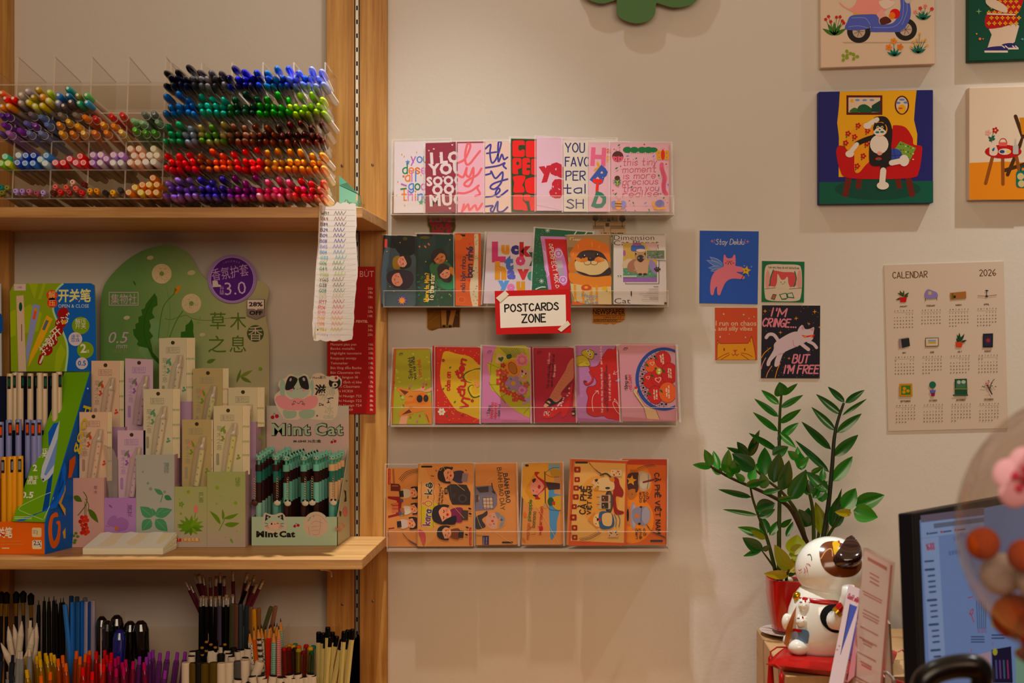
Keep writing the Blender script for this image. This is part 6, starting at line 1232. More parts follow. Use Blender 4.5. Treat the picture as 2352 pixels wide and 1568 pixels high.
def r3f(A):
 for i in range(40):x=rnd.uniform(1370,2100);y=rnd.uniform(150,1100);A.line([(x,y),(x+70,y+100)],3,'c49aa4',up=i==0)
 logo(A,1468,195,36);A.clip=(1200+1366/6.19,790,1200+2172/6.19,970)
 A.ell(2010,620,405,450,'2c4888',n=48);A.ell(2020,620,365,408,'b89098',n=48)
 for i in range(18):an=R(90+i*10.5);A.line([(2020+250*math.cos(an),620-280*math.sin(an)),(2020+365*math.cos(an),620-408*math.sin(an))],8,'2c4080',up=i==0);A.ell(2020+320*math.cos(an+.09),620-358*math.sin(an+.09),20,20,'a07c58',n=9,up=False);A.ell(2020+320*math.cos(an+.09),620-358*math.sin(an+.09),15,15,'c4a098',n=9,up=False)
 for rx in (345,290,255):A.line([(2020+rx*math.cos(R(a)),620-rx*1.12*math.sin(R(a))) for a in range(85,280,6)],5,'2c3c70')
 for x,y,rx,ry,c in ((1850,440,105,105,'c8641c'),(1995,345,112,120,'b4201c'),(1820,640,105,120,'b8201c'),(1945,600,120,130,'b4201c'),(2090,540,115,150,'b01c1a'),(1890,845,110,125,'b4201c'),(2065,810,125,145,'cc6818')):A.ell(x,y,rx+5,ry+5,'5a1a14');A.ell(x,y,rx,ry,c)
 A.clip=None
 for x,y,r,a in ((1845,400,34,-10),(1785,600,30,-10),(1930,630,48,-10)):A.heart(x,y,r,'d8b4a8',a);A.heart(x,y,r*.7,'c8641c' if y==400 else 'b4201c',a)
 for q in ((1880,305,1925,345),(1750,400,1795,445),(1705,620,1745,650),(1825,555,1870,595),(1985,480,2030,535),(1780,815,1835,850),(1950,770,2000,815),(1880,455,1910,480)):A.leaf(*q,15,'2f5a2c')
 A.ell(1940,510,40,48,'b0a428');[A.ell(x,y,15,13,'d8d4c8') for x,y in ((1945,492),(1942,530))]
 for x,y,t,w in ((1980,380,'cam kết',100),(2010,405,'luôn yêu em',140),(2090,600,'cam lòng',130),(2120,605,'chỉ có em',130),(1885,910,'cam đoan',140),(1920,905,'ở bên em',130),(2060,870,'cam chịu',120),(2095,895,'tính tình em',180)):A.hand(x,y,t,24,'d8c0b0',6,w,-93)
 A.hand(1490,768,'tặng em',42,'3a2a34',7,205,-91);A.hand(1555,768,'rổ CAM',45,'b84454',8,205,-92)
 A.poly([(1570,800),(1590,745),(1625,720),(1645,760),(1630,820),(1680,900),(1740,1000),(1900,1060),(1965,1218),(1775,1218),(1722,1020),(1690,980),(1600,850)],'4a342c');A.poly([(1574,800),(1594,750),(1625,725),(1640,760),(1626,822),(1676,902),(1738,1004),(1895,1062),(1958,1216),(1778,1216),(1727,1020),(1694,976),(1604,848)],'c8ac8c');A.ell(1614,742,20,22,'b83848')
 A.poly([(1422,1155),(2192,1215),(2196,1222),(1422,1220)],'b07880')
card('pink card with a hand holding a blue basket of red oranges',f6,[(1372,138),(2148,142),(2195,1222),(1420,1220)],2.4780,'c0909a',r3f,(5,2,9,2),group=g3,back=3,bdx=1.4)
f7,f8=(870,1030,6.03),(1180,1030,6.03);g4='cards in the lowest holder';PE='c89060'
def person(A,x,y,r,shirt,legs,rot,hair='2c2224',mouth='b84030'):
 ca,sa=math.cos(R(rot)),math.sin(R(rot));T=lambda a,b:(x+(a*ca-b*sa)*r,y+(a*sa+b*ca)*r)
 A.blob([T(-.55,.8),T(.55,.8),T(.8,2.2),T(-.8,2.2)],shirt);A.poly([T(-.6,2.1),T(.6,2.1),T(.55,2.9),T(-.55,2.9)],legs);face(A,x,y,r,'d8a080',hair,rot,True,mouth)
def swirl(A,pts,cs):
 for i,c in enumerate(cs):A.line([(x+i*14,y+i*16) for x,y in pts],7,c,True)
def r4a(A):
 A.rrect(126,275,162,500,16,'a83028');A.text(152,490,'Saigon Paradise',16,'d0a080',205,rot=-90);A.line([(200,290),(210,470)],26,'a06838');A.blob([(100,1200),(240,1150),(240,1360),(95,1360)],'c08c68')
 swirl(A,[(280,420),(380,320),(540,280)],('6a4028','34342a','34342a','a86840'))
 A.poly([(165,480),(280,490),(300,520),(300,590),(165,585)],'6a2420');A.rect(180,510,270,520,'b88060');A.poly([(125,660),(290,665),(320,720),(300,920),(130,960),(130,930),(240,900),(250,720),(125,690)],'8c2420');A.poly([(130,1100),(215,1090),(215,1105),(135,1115)],'8c2420')
 A.poly([(180,760),(270,745),(270,880),(180,890)],'c07858');A.rect(190,780,270,790,'8c2420');A.rect(190,830,270,838,'8c2420')
 person(A,500,610,75,'c4b8a8','1f1c20',85,'2c2224');person(A,500,830,70,'d0c4b8','a87050',80);person(A,470,1030,75,'c8b8b0','2a2228',85);A.ell(320,720,22,26,'50507c');A.ell(300,895,22,26,'50607c');A.ell(340,905,14,16,'4f8050')
 swirl(A,[(330,1170),(400,1250),(540,1330)],('7a4428','5a5884','3a4a38','8a5c38'))
 A.line([(170,770),(190,780)],8,'2f5a40');A.ell(128,1148,8,12,'1f1a18');A.line([(125,1185),(130,1210)],7,'1f1a18')
card('peach card of friends eating at a red street table, outermost of its row',f7,[(110,268),(640,270),(640,1358),(96,1360)],2.4910,PE,r4a,(3,10,2,3),group=g4,edge='d8bca0')
def r4b(A):
 A.blob([(560,240),(700,400),(800,700),(760,900),(850,1100),(700,1300),(545,1330)],'cc9c68');A.blob([(570,800),(640,750),(760,740),(830,820),(800,1020),(700,1100),(580,980)],'c4b044');A.rrect(586,236,742,262,14,'221c18')
 for x,y,t,w,c in ((732,630,'kê',150,'344030'),(732,800,'Ô',72,'c07a34'),(720,940,'ra',88,'34306c'),(705,1062,'ka',102,'6a3460')):A.hand(x,y,t,95,'d8c8b8',30,w,-86);A.hand(x,y,t,95,c,19,w,-86)
 for y in (655,838,955):A.line([(682,y),(680,y+28)],14,'5a4840')
 A.hand(840,795,'tính tính tình tang',26,'4a3428',5,260,-84);A.hand(880,760,'tang tính tình',26,'4a3428',5,180,-84)
 for i in range(26):A.ell(590+3*math.sin(i),470+i*24,5,8,'8a4448',n=6,up=i==0);A.ell(760+8*math.sin(i),480+i*24,5,8,'8a4448',n=6,up=False)
 A.poly([(945,520),(1000,490),(1215,500),(1270,610),(1265,780),(1020,775),(985,700)],'362c28');A.poly([(910,545),(950,535),(955,625),(910,635)],'2a2220');A.rrect(925,560,940,610,4,'b88a58');A.ell(1160,690,62,58,'4a403c');A.ell(1160,690,40,36,'2f2826');A.ell(1040,650,26,34,'443a36');A.line([(990,520),(1010,760)],5,'5a504a')
 A.poly([(1030,250),(1010,300),(900,270)],'2a2422');person(A,945,365,100,'3f3448','8a7c80',-82,'2c2422','b03c34');person(A,890,910,120,'7c2c54','4a3830',-88,'2a2024','b83428');A.blob([(960,960),(1070,930),(1060,1040),(960,1050),(880,1020)],'1f181a');person(A,920,1165,88,'7a4420','2f2622',-85,'2c2422',None)
 A.blob([(550,1140),(580,1120),(640,1170),(650,1260),(625,1340),(600,1290)],'b85c60')
 for q in ([(725,375),(765,380)],[(820,490),(845,500),(840,540)],[(1200,295),(1220,300)],[(790,300),(800,310)]):A.line(q,9,'3a2c24',True)
 for x,y in ((1260,830),(1265,900),(1215,1190),(1225,1090)):A.ell(x,y,22,12,'2f2622',20)
 A.rrect(1255,1090,1285,1335,10,'a83428');A.text(1280,1325,'Saigon Paradise',16,'d0a080',215,rot=-90)
 for q in ([(880,230),(1000,420),(1190,580)],[(780,440),(980,730),(1180,960)],[(1180,230),(1250,330),(1300,370)],[(770,230),(850,300),(880,260)]):A.line(q,4,'d8b078',True)
card('peach karaoke card with singers and a black loudspeaker',f7,[(558,215),(1318,207),(1308,1352),(542,1355)],2.4800,PE,r4b,(3,3,3,3),group=g4,edge='d8c0a4',back=1,bdx=-2,seams=False)
def r4c(A):
 A.hand(1640,265,'BÁNH BAO DÀY',54,'6a4c34',11,585,85);A.hand(1725,350,'BÁNH BAO',56,'34343c',12,400,84)
 A.poly([(1340,520),(1560,510),(1640,640),(1640,780),(1590,845),(1340,865)],'7c7480');A.poly([(1345,540),(1520,520),(1520,600),(1400,610)],'4a4048');A.poly([(1440,680),(1570,670),(1590,830),(1450,830)],'c0a894')
 for i in range(4):A.line([(1440+i*46,675),(1452+i*44,835)],6,'4a424a',up=i==0);A.line([(1440,680+i*46),(1585,675+i*50)],6,'4a424a',up=False)
 A.hand(1345,700,'45',30,'c8a888',6);A.rect(1345,640,1380,740,'5a4444');A.line([(1565,480),(1580,560),(1610,620),(1570,590)],14,'3a3030',True)
 A.blob([(1345,950),(1440,900),(1500,860),(1500,920),(1430,980),(1480,1080),(1345,1110)],'3f3a40');A.ell(1590,1000,110,118,'c89c88');A.blob([(1600,870),(1700,880),(1760,990),(1740,1070),(1640,1110),(1650,990)],'c09060');A.blob([(1615,880),(1680,900),(1670,960),(1640,960)],'8a8890');A.blob([(1690,920),(1745,960),(1740,1010),(1690,980)],'8a8890');A.blob([(1690,1020),(1735,1020),(1710,1080),(1670,1090)],'8a8890');A.ell(1700,985,18,18,'4a6890')
 for y in (940,1035):A.line([(1590,y),(1600,y+8)],9,'241c1c');A.ell(1540,y-10 if y<1000 else y+15,20,16,'d08870')
 A.ell(1575,1000,18,14,'b84840');A.rrect(1435,1205,1525,1330,6,'2c2c5c');A.text(1462,1325,'BÁNH BAO',20,'b8a8a0',100,rot=-88);A.text(1500,1320,'SÀI GÒN',20,'b8a8a0',95,rot=-88);A.line([(1350,1195),(1440,1205)],8,'8a7a6c');A.rrect(1705,1285,1860,1310,12,'2a241e')
 for q in ([(1340,870),(1400,1050),(1500,1200)],[(1480,1150),(1600,1150),(1750,1250),(1860,1310)],[(1480,470),(1580,400),(1560,440)]):A.line(q,4,'d8b078',True)
card('peach card with a helmeted driver and a barred cart',f7,[(1335,215),(1880,206),(1905,1328),(1348,1335)],2.4845,PE,r4c,(3,3,6,3),group=g4,edge='d8c0a4',back=3,bdx=2.6)
def r4d(A):
 A.ell(330,480,260,340,'d0a058');A.poly([(480,210),(640,206),(642,330),(480,320)],'8aa0a4');A.blob([(495,560),(655,620),(650,800),(600,1000),(590,1150),(530,1260),(505,1200),(490,850)],'5a8cb0');A.poly([(560,330),(642,330),(650,640),(560,620)],'b89070')
 A.poly([(150,580),(290,330),(310,690),(220,690)],'c89048');A.ell(325,535,95,120,'d09080');A.blob([(290,325),(360,330),(330,380),(480,500),(340,640),(370,695),(300,700),(310,660),(420,520),(310,390)],'a83028');A.blob([(255,430),(300,410),(310,440),(270,470)],'34282a');A.blob([(260,640),(320,640),(300,670)],'34282a')
 for y in (460,580):A.line([(262,y-8),(278,y),(268,y+12)],7,'2c2020',True);A.ell(320,y+(-15 if y<500 else 15),20,18,'d8786c')
 A.ell(352,528,20,28,'a82824');A.poly([(440,460),(560,470),(640,480),(640,560),(480,570)],'3f2a2c');A.line([(430,320),(440,800)],16,'6a4c34');A.ell(432,790,28,34,'b8946c')
 for q in ([(430,345),(520,270),(630,260)],[(430,345),(520,390),(630,390)],[(440,740),(500,840),(650,855)]):A.line(q,5,'4a3c2c',True)
 A.blob([(520,280),(635,300),(635,380),(520,370)],'b08c48');A.blob([(520,690),(655,660),(655,840),(560,820)],'c09c48');A.ell(512,730,44,58,'2f5a34');A.blob([(530,740),(570,730),(570,780),(540,775)],'b83c34')
 for x,y,t,w,c in ((210,1255,'mango',220,'a85c34'),(232,1000,'pineapple',290,'3f6a38'),(292,1090,'banana',215,'6a5c34'),(380,1190,'watermelon',385,'a83838')):A.hand(x,y,t,52,c,9,w,-86)
 A.blob([(350,1100),(395,1070),(405,1120),(370,1140)],'a82c30');A.ell(155,912,24,36,'c87838');A.leaf(115,1230,165,1300,18,'c07838');A.line([(240,1170),(290,1165),(300,1125)],14,'c8943c',True);A.line([(240,680),(450,1000),(620,1310)],5,'d8b478');A.rrect(160,218,205,246,8,'2a241e')
card('peach fruit seller card reading mango pineapple banana watermelon',f8,[(150,215),(640,206),(655,1328),(108,1330)],2.4815,PE,r4d,(5,4,8,3),group=g4,edge='d8c0a4',back=3,bdx=2.6)
def r4e(A):
 A.poly([(835,180),(1550,205),(1525,1305),(790,1275)],'d0a870');A.ell(1180,700,280,330,'d09c5c');A.rrect(848,178,1028,206,14,'2c3424');A.line([(842,180),(815,700),(795,1000),(800,1240)],4,'4a3c2c',True)
 for x,y,r in ((882,290,48),(878,428,42),(865,545,42),(860,668,44),(838,802,40),(826,952,50),(842,1095,44),(845,1228,42)):A.rrect(x-r*.9,y-r*.85,x+r*.9,y+r*.85,14,'8c2822');A.star(x,y,r*.5,'d0a438')
 A.hand(990,905,'CÀ PHÊ',80,'26221e',16,385,-86);A.hand(1065,910,'VIỆT NAM',52,'26221e',12,385,-87)
 A.blob([(1390,400),(1450,420),(1470,500),(1520,590),(1500,670),(1420,660),(1420,760),(1440,840),(1520,870),(1510,905),(1400,900),(1370,700),(1380,560)],'8c2c20');A.ell(1318,735,62,158,'3c342e');A.ell(1330,735,40,135,'5a4c40')
 for y,c in ((690,'5a3424'),(790,'3a2c24')):A.rrect(1175,y-50,1340,y+45,12,'b8a48c');A.rrect(1215,y-44,1310,y+40,10,c);A.ell(1240,y-10,8,8,'d0c0b0',n=8);A.ell(1255,y+20,6,6,'d0a040',n=8);A.line([(1150,y-20),(1190,y-18)],6,'26221e')
 A.blob([(1100,540),(1180,420),(1300,400),(1380,450),(1390,560),(1300,585),(1180,575)],'d0b48c');A.poly([(1075,475),(1120,410),(1130,520)],'d0b090');A.blob([(1120,430),(1165,420),(1150,460)],'34302c');A.blob([(1320,400),(1390,410),(1390,460),(1340,450)],'c07c38');A.blob([(1140,520),(1180,520),(1170,570),(1110,570)],'b88c4c');A.line([(1205,365),(1280,345),(1340,390)],22,'34302c',True);A.ell(1300,545,34,16,'34302c')
 for y in (470,520):A.line([(1160,y),(1172,y+8)],7,'26221e')
 A.poly([(1020,985),(1120,870),(1160,1110)],'c48850');A.ell(1170,990,72,90,'d8b888');A.blob([(1190,880),(1360,900),(1380,1080),(1200,1100)],'3f5a78');A.blob([(1230,910),(1350,900),(1350,1060),(1240,1050)],'d0b080');A.ell(1190,985,16,20,'b83428');A.blob([(1150,960),(1180,975),(1155,1005)],'26201c')
 for y in (945,1035):A.line([(1130,y),(1145,y+6)],8,'26201c')
 for k in (0,1):A.line([(1390+k*50,910),(1420+k*50,980),(1410+k*45,1080)],12,'6a7078',True)
 for x0,y0 in ((1345,290),(1300,1130)):
  A.rrect(x0,y0,x0+150,y0+90,14,'c8b08c')
  for i in range(9):A.ell(x0+20+rnd.random()*115,y0+14+rnd.random()*62,10,10,rnd.choice(('a83430','3a3c50','c8943c','c05848')),n=9,up=i==0)
 swirl(A,[(1040,190),(1120,280),(1220,350)],('6a4428','34382c','9a6438'));swirl(A,[(900,1240),(1040,1210),(1180,1130)],('b86a34','4a5a58','7a4c30'))
card('orange bordered coffee card with a dog and cat at a red table',f8,[(808,148),(1568,178),(1545,1338),(760,1342)],2.4750,'c06028',r4e,(4,3,3,3),group=g4,edge='b85828',back=2,bdx=-2.4,bcol='c08058',seams=False)
def r4f(A):
 A.ell(1600,480,320,330,'d08038');A.ell(1640,980,300,330,'d88c44');A.poly([(1570,160),(2110,150),(2118,230),(1570,220)],'b04c20')
 swirl(A,[(1710,280),(1800,240),(1950,225)],('34382c','6a5a34','b86a38'));A.rect(1610,290,1720,330,'a86838')
 A.blob([(1580,360),(1700,330),(1730,360),(1720,580),(1650,600),(1580,560)],'4a2a26');A.star(1630,440,75,'d09c28',5,.45,-80);A.blob([(1730,340),(1780,310),(1880,350),(1900,440),(1870,560),(1760,585),(1725,480)],'b8a48c');A.ell(1800,445,60,110,'c4b4a0');A.line([(1795,465),(1945,428)],26,'7c2c34')
 for q in ([(1730,350),(1740,560)],[(1870,350),(1850,560)]):A.line(q,5,'4a3c34',True)
 A.blob([(1585,580),(1680,560),(1700,640),(1650,700),(1590,690)],'b07440');A.line([(1630,620),(1645,630),(1632,645)],5,'26201c',True);A.poly([(1680,560),(1710,600),(1690,610)],'3a2c24')
 A.ell(1655,930,40,190,'9a94a0');A.ell(1668,930,28,165,'aca4ac');A.blob([(1660,830),(1800,800),(1880,840),(1885,960),(1820,1060),(1680,1030),(1640,940)],'8c8898');A.ell(1830,925,58,118,'a09ca8');A.star(1705,930,45,'c87c28',5,.45,-80);A.ell(1762,808,18,14,'2a2624');A.ell(1740,1040,20,16,'2a2624');A.line([(1800,1060),(1812,1115)],18,'9a94a0');A.line([(1770,830),(1760,1030)],7,'5a5664')
 A.hand(1950,340,'CÀ PHÊ VIỆT NAM',62,'26221e',13,835,88.5)
 for x,y,t in ((1835,605,'cà'),(1790,605,'phê'),(1740,605,'sữa'),(1795,1110,'cà'),(1735,1110,'phê'),(1685,1110,'đen')):A.hand(x,y,t,42,'3a2c20',7,45*len(t),88)
 swirl(A,[(1840,1050),(1900,1130),(2090,1220)],('6a4428','34382c','9a6438'));A.rrect(1890,1262,2065,1290,12,'2f3a38');A.poly([(1562,800),(1610,800),(1610,1060),(1562,1050)],'c08050');A.ell(1580,920,16,90,'1f1a18')
card('orange card with iced coffee cup and metal drip filter',f8,[(1500,150),(2112,155),(2105,1332),(1500,1332)],2.4790,'c46c30',r4f,(3,3,4,3),group=g4,edge='b05020',back=2,bdx=1.2,bcol='b85828')
# ================================================================ wall pictures
def canvas(label,c,base,fr,art,sides=None):
 d=2.512;m=MB();q=quad(d,*c);b=[p+Vector((0,2.5298-d,0)) for p in q];s=sides or base;m.hexa(q+b,[base,s,s,s,s,s]);o=m.bld('canvas_picture',bevel=.0014)
 m=MB();A=Art(m,flat(d),EPS).frame(*fr);art(A);xs=[p[0] for p in c];m.bld('painting',o,org=o.location,weld=False)
 tag(o,label,'picture','canvas pictures on the wall');return o
f9=(1840,0,3.0156);GD='1c5a48'
def plant(A,x,y,s,gc,dots,n=5):
 for i in range(n):an=R(-150+120*i/(n-1));A.leaf(x,y,x+s*math.cos(an),y+s*math.sin(an),s*.14,gc,i==0)
 for dx,dy,r,c in dots:A.line([(x+dx*.3,y-s*.3),(x+dx,y+dy)],3,gc);A.flower(x+dx,y+dy,r,c)
def c1(A):
 A.poly([(280,290),(870,290),(860,300),(300,302)],'b8a490')
 for x,y,rx,ry in ((400,218,82,80),(724,204,78,78)):A.ell(x,y,rx,ry,'2a2622',n=28);A.ell(x,y,44,44,'bca898');[A.line([(x,y),(x+36*math.cos(i*.9),y+36*math.sin(i*.9))],4,'6a6058') for i in range(7)]
 A.poly([(360,90),(535,90),(530,112),(360,112)],'d0a848');A.blob([(310,205),(320,150),(350,108),(450,100),(530,105),(545,165),(620,165),(660,130),(688,60),(690,-20),(740,-10),(760,80),(745,150),(690,215),(560,222),(480,218),(482,180),(440,205)],'5a64ac');A.rect(480,170,690,222,'5a64ac')
 for q in ([(330,185),(400,180),(470,195)],[(350,125),(440,125),(478,170)],[(500,190),(640,185),(700,120),(710,-10)],[(725,-10),(735,70),(700,170)]):A.line(q,4,'8a94c8',True)
 A.blob([(265,15),(330,60),(380,20),(400,-60),(560,-60),(640,20),(600,60),(540,90),(400,96),(330,70),(280,40)],'d89890');A.blob([(540,10),(600,0),(650,20),(600,60),(560,50)],'d8c4b8');A.poly([(520,100),(560,60),(590,110),(545,135)],'d8a4a0');A.blob([(545,135),(590,115),(625,150),(560,172)],'5a2c20');A.ell(650,95,36,34,'c8381c');A.ell(630,108,22,24,'d8803c');A.ell(740,-8,26,32,'bcb4b0')
 plant(A,230,245,95,'4a7038',[(dx,dy,12,'b83430') for dx,dy in ((-60,-110),(-40,-130),(-25,-95),(15,-125),(40,-128),(55,-100),(65,-85))]);plant(A,845,138,65,'2f6a58',[(-55,-55,14,'d89088'),(-20,-80,14,'c84844'),(15,-95,14,'d88880'),(60,-75,14,'c84844')])
 for x,y in ((300,400),(325,370),(372,392)):A.flower(x,y,28,'8a9a38',None,3)
 plant(A,645,390,60,'2f7060',[(-38,-62,22,'d88838'),(-5,-105,22,'d89038'),(40,-65,22,'d08030')]);plant(A,810,370,62,'2f6a58',[(dx,dy,9,'d8a848') for dx,dy in ((-50,-45),(-35,-80),(-10,-95),(10,-135),(25,-85),(50,-95),(62,-55),(-10,-60))])
canvas('cream canvas of a blue scooter among flowers, cut by the top of the frame',[(1884,-112),(2147,-118),(2148,147),(1885.5,156)],'d0bcaa',f9,c1)
def c2(A):
 A.poly([(126,1262),(915,1252),(915,1403),(126,1413)],GD);A.poly([(268,634),(800,625),(790,720),(782,830),(805,930),(800,1050),(780,1220),(260,1225),(262,950),(250,850),(262,740)],'d8a82c');A.ell(530,1310,300,75,'174a3c')
 for q in ((310,1225,352,1235,322,1365,285,1360),(385,1235,425,1235,412,1310,378,1308),(650,1235,690,1235,698,1305,665,1308),(720,1230,765,1225,790,1360,752,1365)):A.poly(list(zip(q[::2],q[1::2])),'6a2a20')
 A.rect(314,660,563,795,'5a2018');A.rect(328,675,548,778,'d0bca8');A.blob([(335,775),(370,745),(410,775)],'3f6a3c');A.blob([(395,775),(400,735),(440,722),(480,745),(500,775)],'2c5a3c');A.poly([(485,775),(490,730),(548,695),(548,778)],'24463a');A.ell(352,698,12,12,'d8a83c')
 for x in (390,440,490):A.ell(x,693,16,7,'7a8cb8')
 A.ell(698,728,50,66,'5a2018');A.ell(698,728,40,56,'d0bca8');A.ell(698,690,20,8,'6a84b8');A.ell(725,710,16,8,'6a84b8');A.ell(672,712,16,8,'6a84b8');A.ell(698,755,28,32,'d8a83c');A.ell(688,750,16,6,'c8602c')
 A.blob([(625,900),(640,868),(720,880),(770,950),(780,1000),(830,1010),(838,1050),(815,1190),(770,1230),(540,1240),(320,1230),(270,1180),(243,1060),(260,1010),(310,1010),(500,1000)],'b01c18')
 A.blob([(330,930),(400,860),(500,850),(530,900),(480,1000),(480,1100),(440,1150),(400,1195),(370,1180),(365,1060),(320,1040),(300,990)],'d89a1c')
 for x,y in ((395,870),(325,925),(370,948),(460,905),(455,995),(430,1080),(388,1150),(308,990)):A.flower(x,y,20,'a82820','c89030');A.leaf(x-15,y+30,x-5,y+15,5,'3f6a30')
 A.poly([(685,978),(795,1025),(740,1140),(650,1030)],'7a9a4c');A.up();[A.ell(690+17*(i % 6),1000+13*(i // 2 % 9),6,5,('3a4470','a83c30','d0c8a8')[i % 3],n=6,up=False) for i in range(18)]
 A.blob([(600,1110),(600,1050),(640,1028),(690,1050),(695,1110)],'3f4f98');A.line([(610,1080),(690,1075)],4,'26305c');A.line([(640,1030),(655,1108)],4,'26305c')
 K='26201e';CW='d8ccc0';A.line([(605,1000),(610,900),(580,830),(520,828)],40,K,True);A.line([(525,828),(470,860)],34,CW);A.ell(458,872,28,22,CW);A.blob([(480,960),(520,920),(600,930),(622,1000),(618,1140),(560,1150),(480,1140),(470,1040)],K);A.line([(500,950),(440,970),(385,995)],34,K,True);A.line([(385,1000),(345,1050)],32,CW);A.ell(336,1066,30,24,CW)
 A.ell(540,1000,64,66,CW);A.ell(545,895,52,50,'d89a1c');A.ell(543,890,46,42,K);A.poly([(500,880),(508,848),(535,862)],K);A.poly([(555,860),(580,850),(582,885)],K);A.blob([(500,915),(540,880),(588,915),(560,938),(525,938)],CW);A.ell(530,882,9,10,'d0c49a');A.ell(560,882,9,10,'d0c49a');A.ell(530,882,3,7,K);A.ell(560,882,3,7,K);A.ell(543,898,7,5,'5a3c38');A.ell(527,916,14,7,'2c7060');A.ell(560,914,14,7,'2c7060')
 A.ell(543,1062,18,14,'d89c90');A.ell(535,1100,22,10,'c83c2c');A.ell(535,1104,12,8,'3f6a58');A.line([(570,1135),(620,1130)],34,K);A.line([(625,1128),(690,1115)],38,CW);A.ell(712,1112,34,40,CW);A.line([(572,1140),(568,1175)],42,K);A.line([(568,1180),(560,1270)],42,CW);A.ell(565,1285,42,28,CW)
o=canvas('canvas of a tuxedo cat lounging on a red sofa with navy curtains',[(1881,210.5),(2143.4,206),(2143.4,466),(1881.5,469)],'2a2a68',f9,c2)
def c3(A):
 A.clip=(1840,0,2356,140);A.poly([(1300,200),(1390,190),(1480,150),(1510,180),(1480,290),(1430,330),(1290,335),(1320,240)],'ccb8a6');A.blob([(1290,330),(1400,320),(1430,352),(1280,358)],'2f2a60');A.blob([(1390,310),(1460,298),(1505,325),(1440,340)],'2f2a60');A.rect(1270,350,1432,364,'d0c0b0');A.rect(1432,330,1506,342,'d0c0b0')
 for x in (1395,1415,1465,1485):A.line([(x,318),(x+14,330)],8,'d0c0b0')
 A.blob([(1340,-40),(1530,-40),(1520,60),(1490,110),(1500,150),(1400,185),(1300,198),(1272,160),(1290,90),(1360,60)],'a82018');A.up()
 for i in range(30):x,y=1300+(i % 6)*38+(i // 6 % 2)*18,10+(i // 6)*38;A.flower(x,y,14,'d0a030',None,4)
 A.line([(1290,97),(1480,102)],10,'d0c0b0');A.blob([(1278,0),(1300,-20),(1400,30),(1430,70),(1410,88),(1330,60),(1285,30)],'ccb8a6')
 A.spark(1230,80,22,'7aa070');A.ell(1238,270,9,9,'d8785c');A.ell(1215,235,5,5,'d8a848');A.ell(1260,270,5,5,'d8785c');A.ell(1532,272,9,7,'5a90a0')
canvas('dark green canvas of a figure in a red flowered shirt, in the frame corner',[(2225,-125),(2490,-130),(2490,132),(2224.7,141)],'174a3a',f9,c3)
def c4(A):
 A.clip=(1840,190,2358,458);A.poly([(1166,1128),(1400,1118),(1700,1130),(1700,1384),(1166,1384)],'d08c10')
 for q in ([(1485,805),(1540,960)],[(1600,800),(1430,1210)],[(1410,1180),(1600,1120)]):A.line(q,26,'4a3018')
 A.poly([(1510,815),(1600,810),(1580,940),(1530,930)],'c08820');A.poly([(1540,960),(1580,950),(1540,1090),(1500,1110)],'ccbca8')
 for q in ([(1325,1090),(1278,1270)],[(1396,1095),(1398,1275)],[(1490,1080),(1515,1200)]):A.line(q,24,'8a5420')
 A.ell(1400,1050,128,48,'a81c1c');A.ell(1392,1045,0.1,.1,'a81c1c');A.blob([(1310,990),(1335,985),(1362,1040),(1350,1075),(1310,1072),(1304,1040)],'d0c0b0');A.leaf(1325,1048,1340,1020,8,'3a5480');A.poly([(1367,985),(1430,985),(1425,1012),(1372,1012)],'c86860');A.line([(1372,985),(1385,962),(1412,962),(1425,985)],5,'a83434',True);A.ell(1410,1050,44,22,'d0c0b0');A.ell(1392,1050,18,12,'3a4470');A.ell(1436,1050,16,10,'d8b868');A.line([(1485,965),(1485,1010)],12,'b8b0a4');A.rrect(1467,1005,1505,1068,8,'b0aca8')
 for q in ((1320,965,1295,945),(1322,960,1340,935),(1320,975,1300,968),(1322,970,1345,958)):A.leaf(*q,8,'2c5a48')
 A.line([(1320,985),(1320,950),(1335,910)],4,'2c5a48');A.flower(1345,902,22,'a83430','d0b090');A.flower(1295,918,20,'d0a098');A.rrect(1488,1180,1580,1300,24,'1f6a60');A.line([(1522,1180),(1525,1155),(1580,1155)],10,'1a4a44');[A.ell(x,y,24,24,'c0b088') for x,y in ((1520,1222),(1526,1272),(1575,1230))]
canvas('canvas of a deck chair and red picnic table on yellow sand',[(2226,200.6),(2492,193),(2492,453),(2226,459)],'d2c0ae',f9,c4)
fa=(1580,500,3.92)
def poster(label,c,base,art,fr=fa,name='wall_print',cat='print',group='small prints on the wall'):
 q=[(fr[0]+x/fr[2],fr[1]+y/fr[2]) for x,y in c];d=2.528;m=MB();n=6;g=lambda u,v:tuple(Vector(q[0]).lerp(Vector(q[1]),u).lerp(Vector(q[3]).lerp(Vector(q[2]),u),v))
 m.slab(quad(d,*q),.0019,base,'c8bcae');A=Art(m,flat(d),EPS).frame(*fr);art(A);tag(m.bld(name,weld=False),label,cat,group)
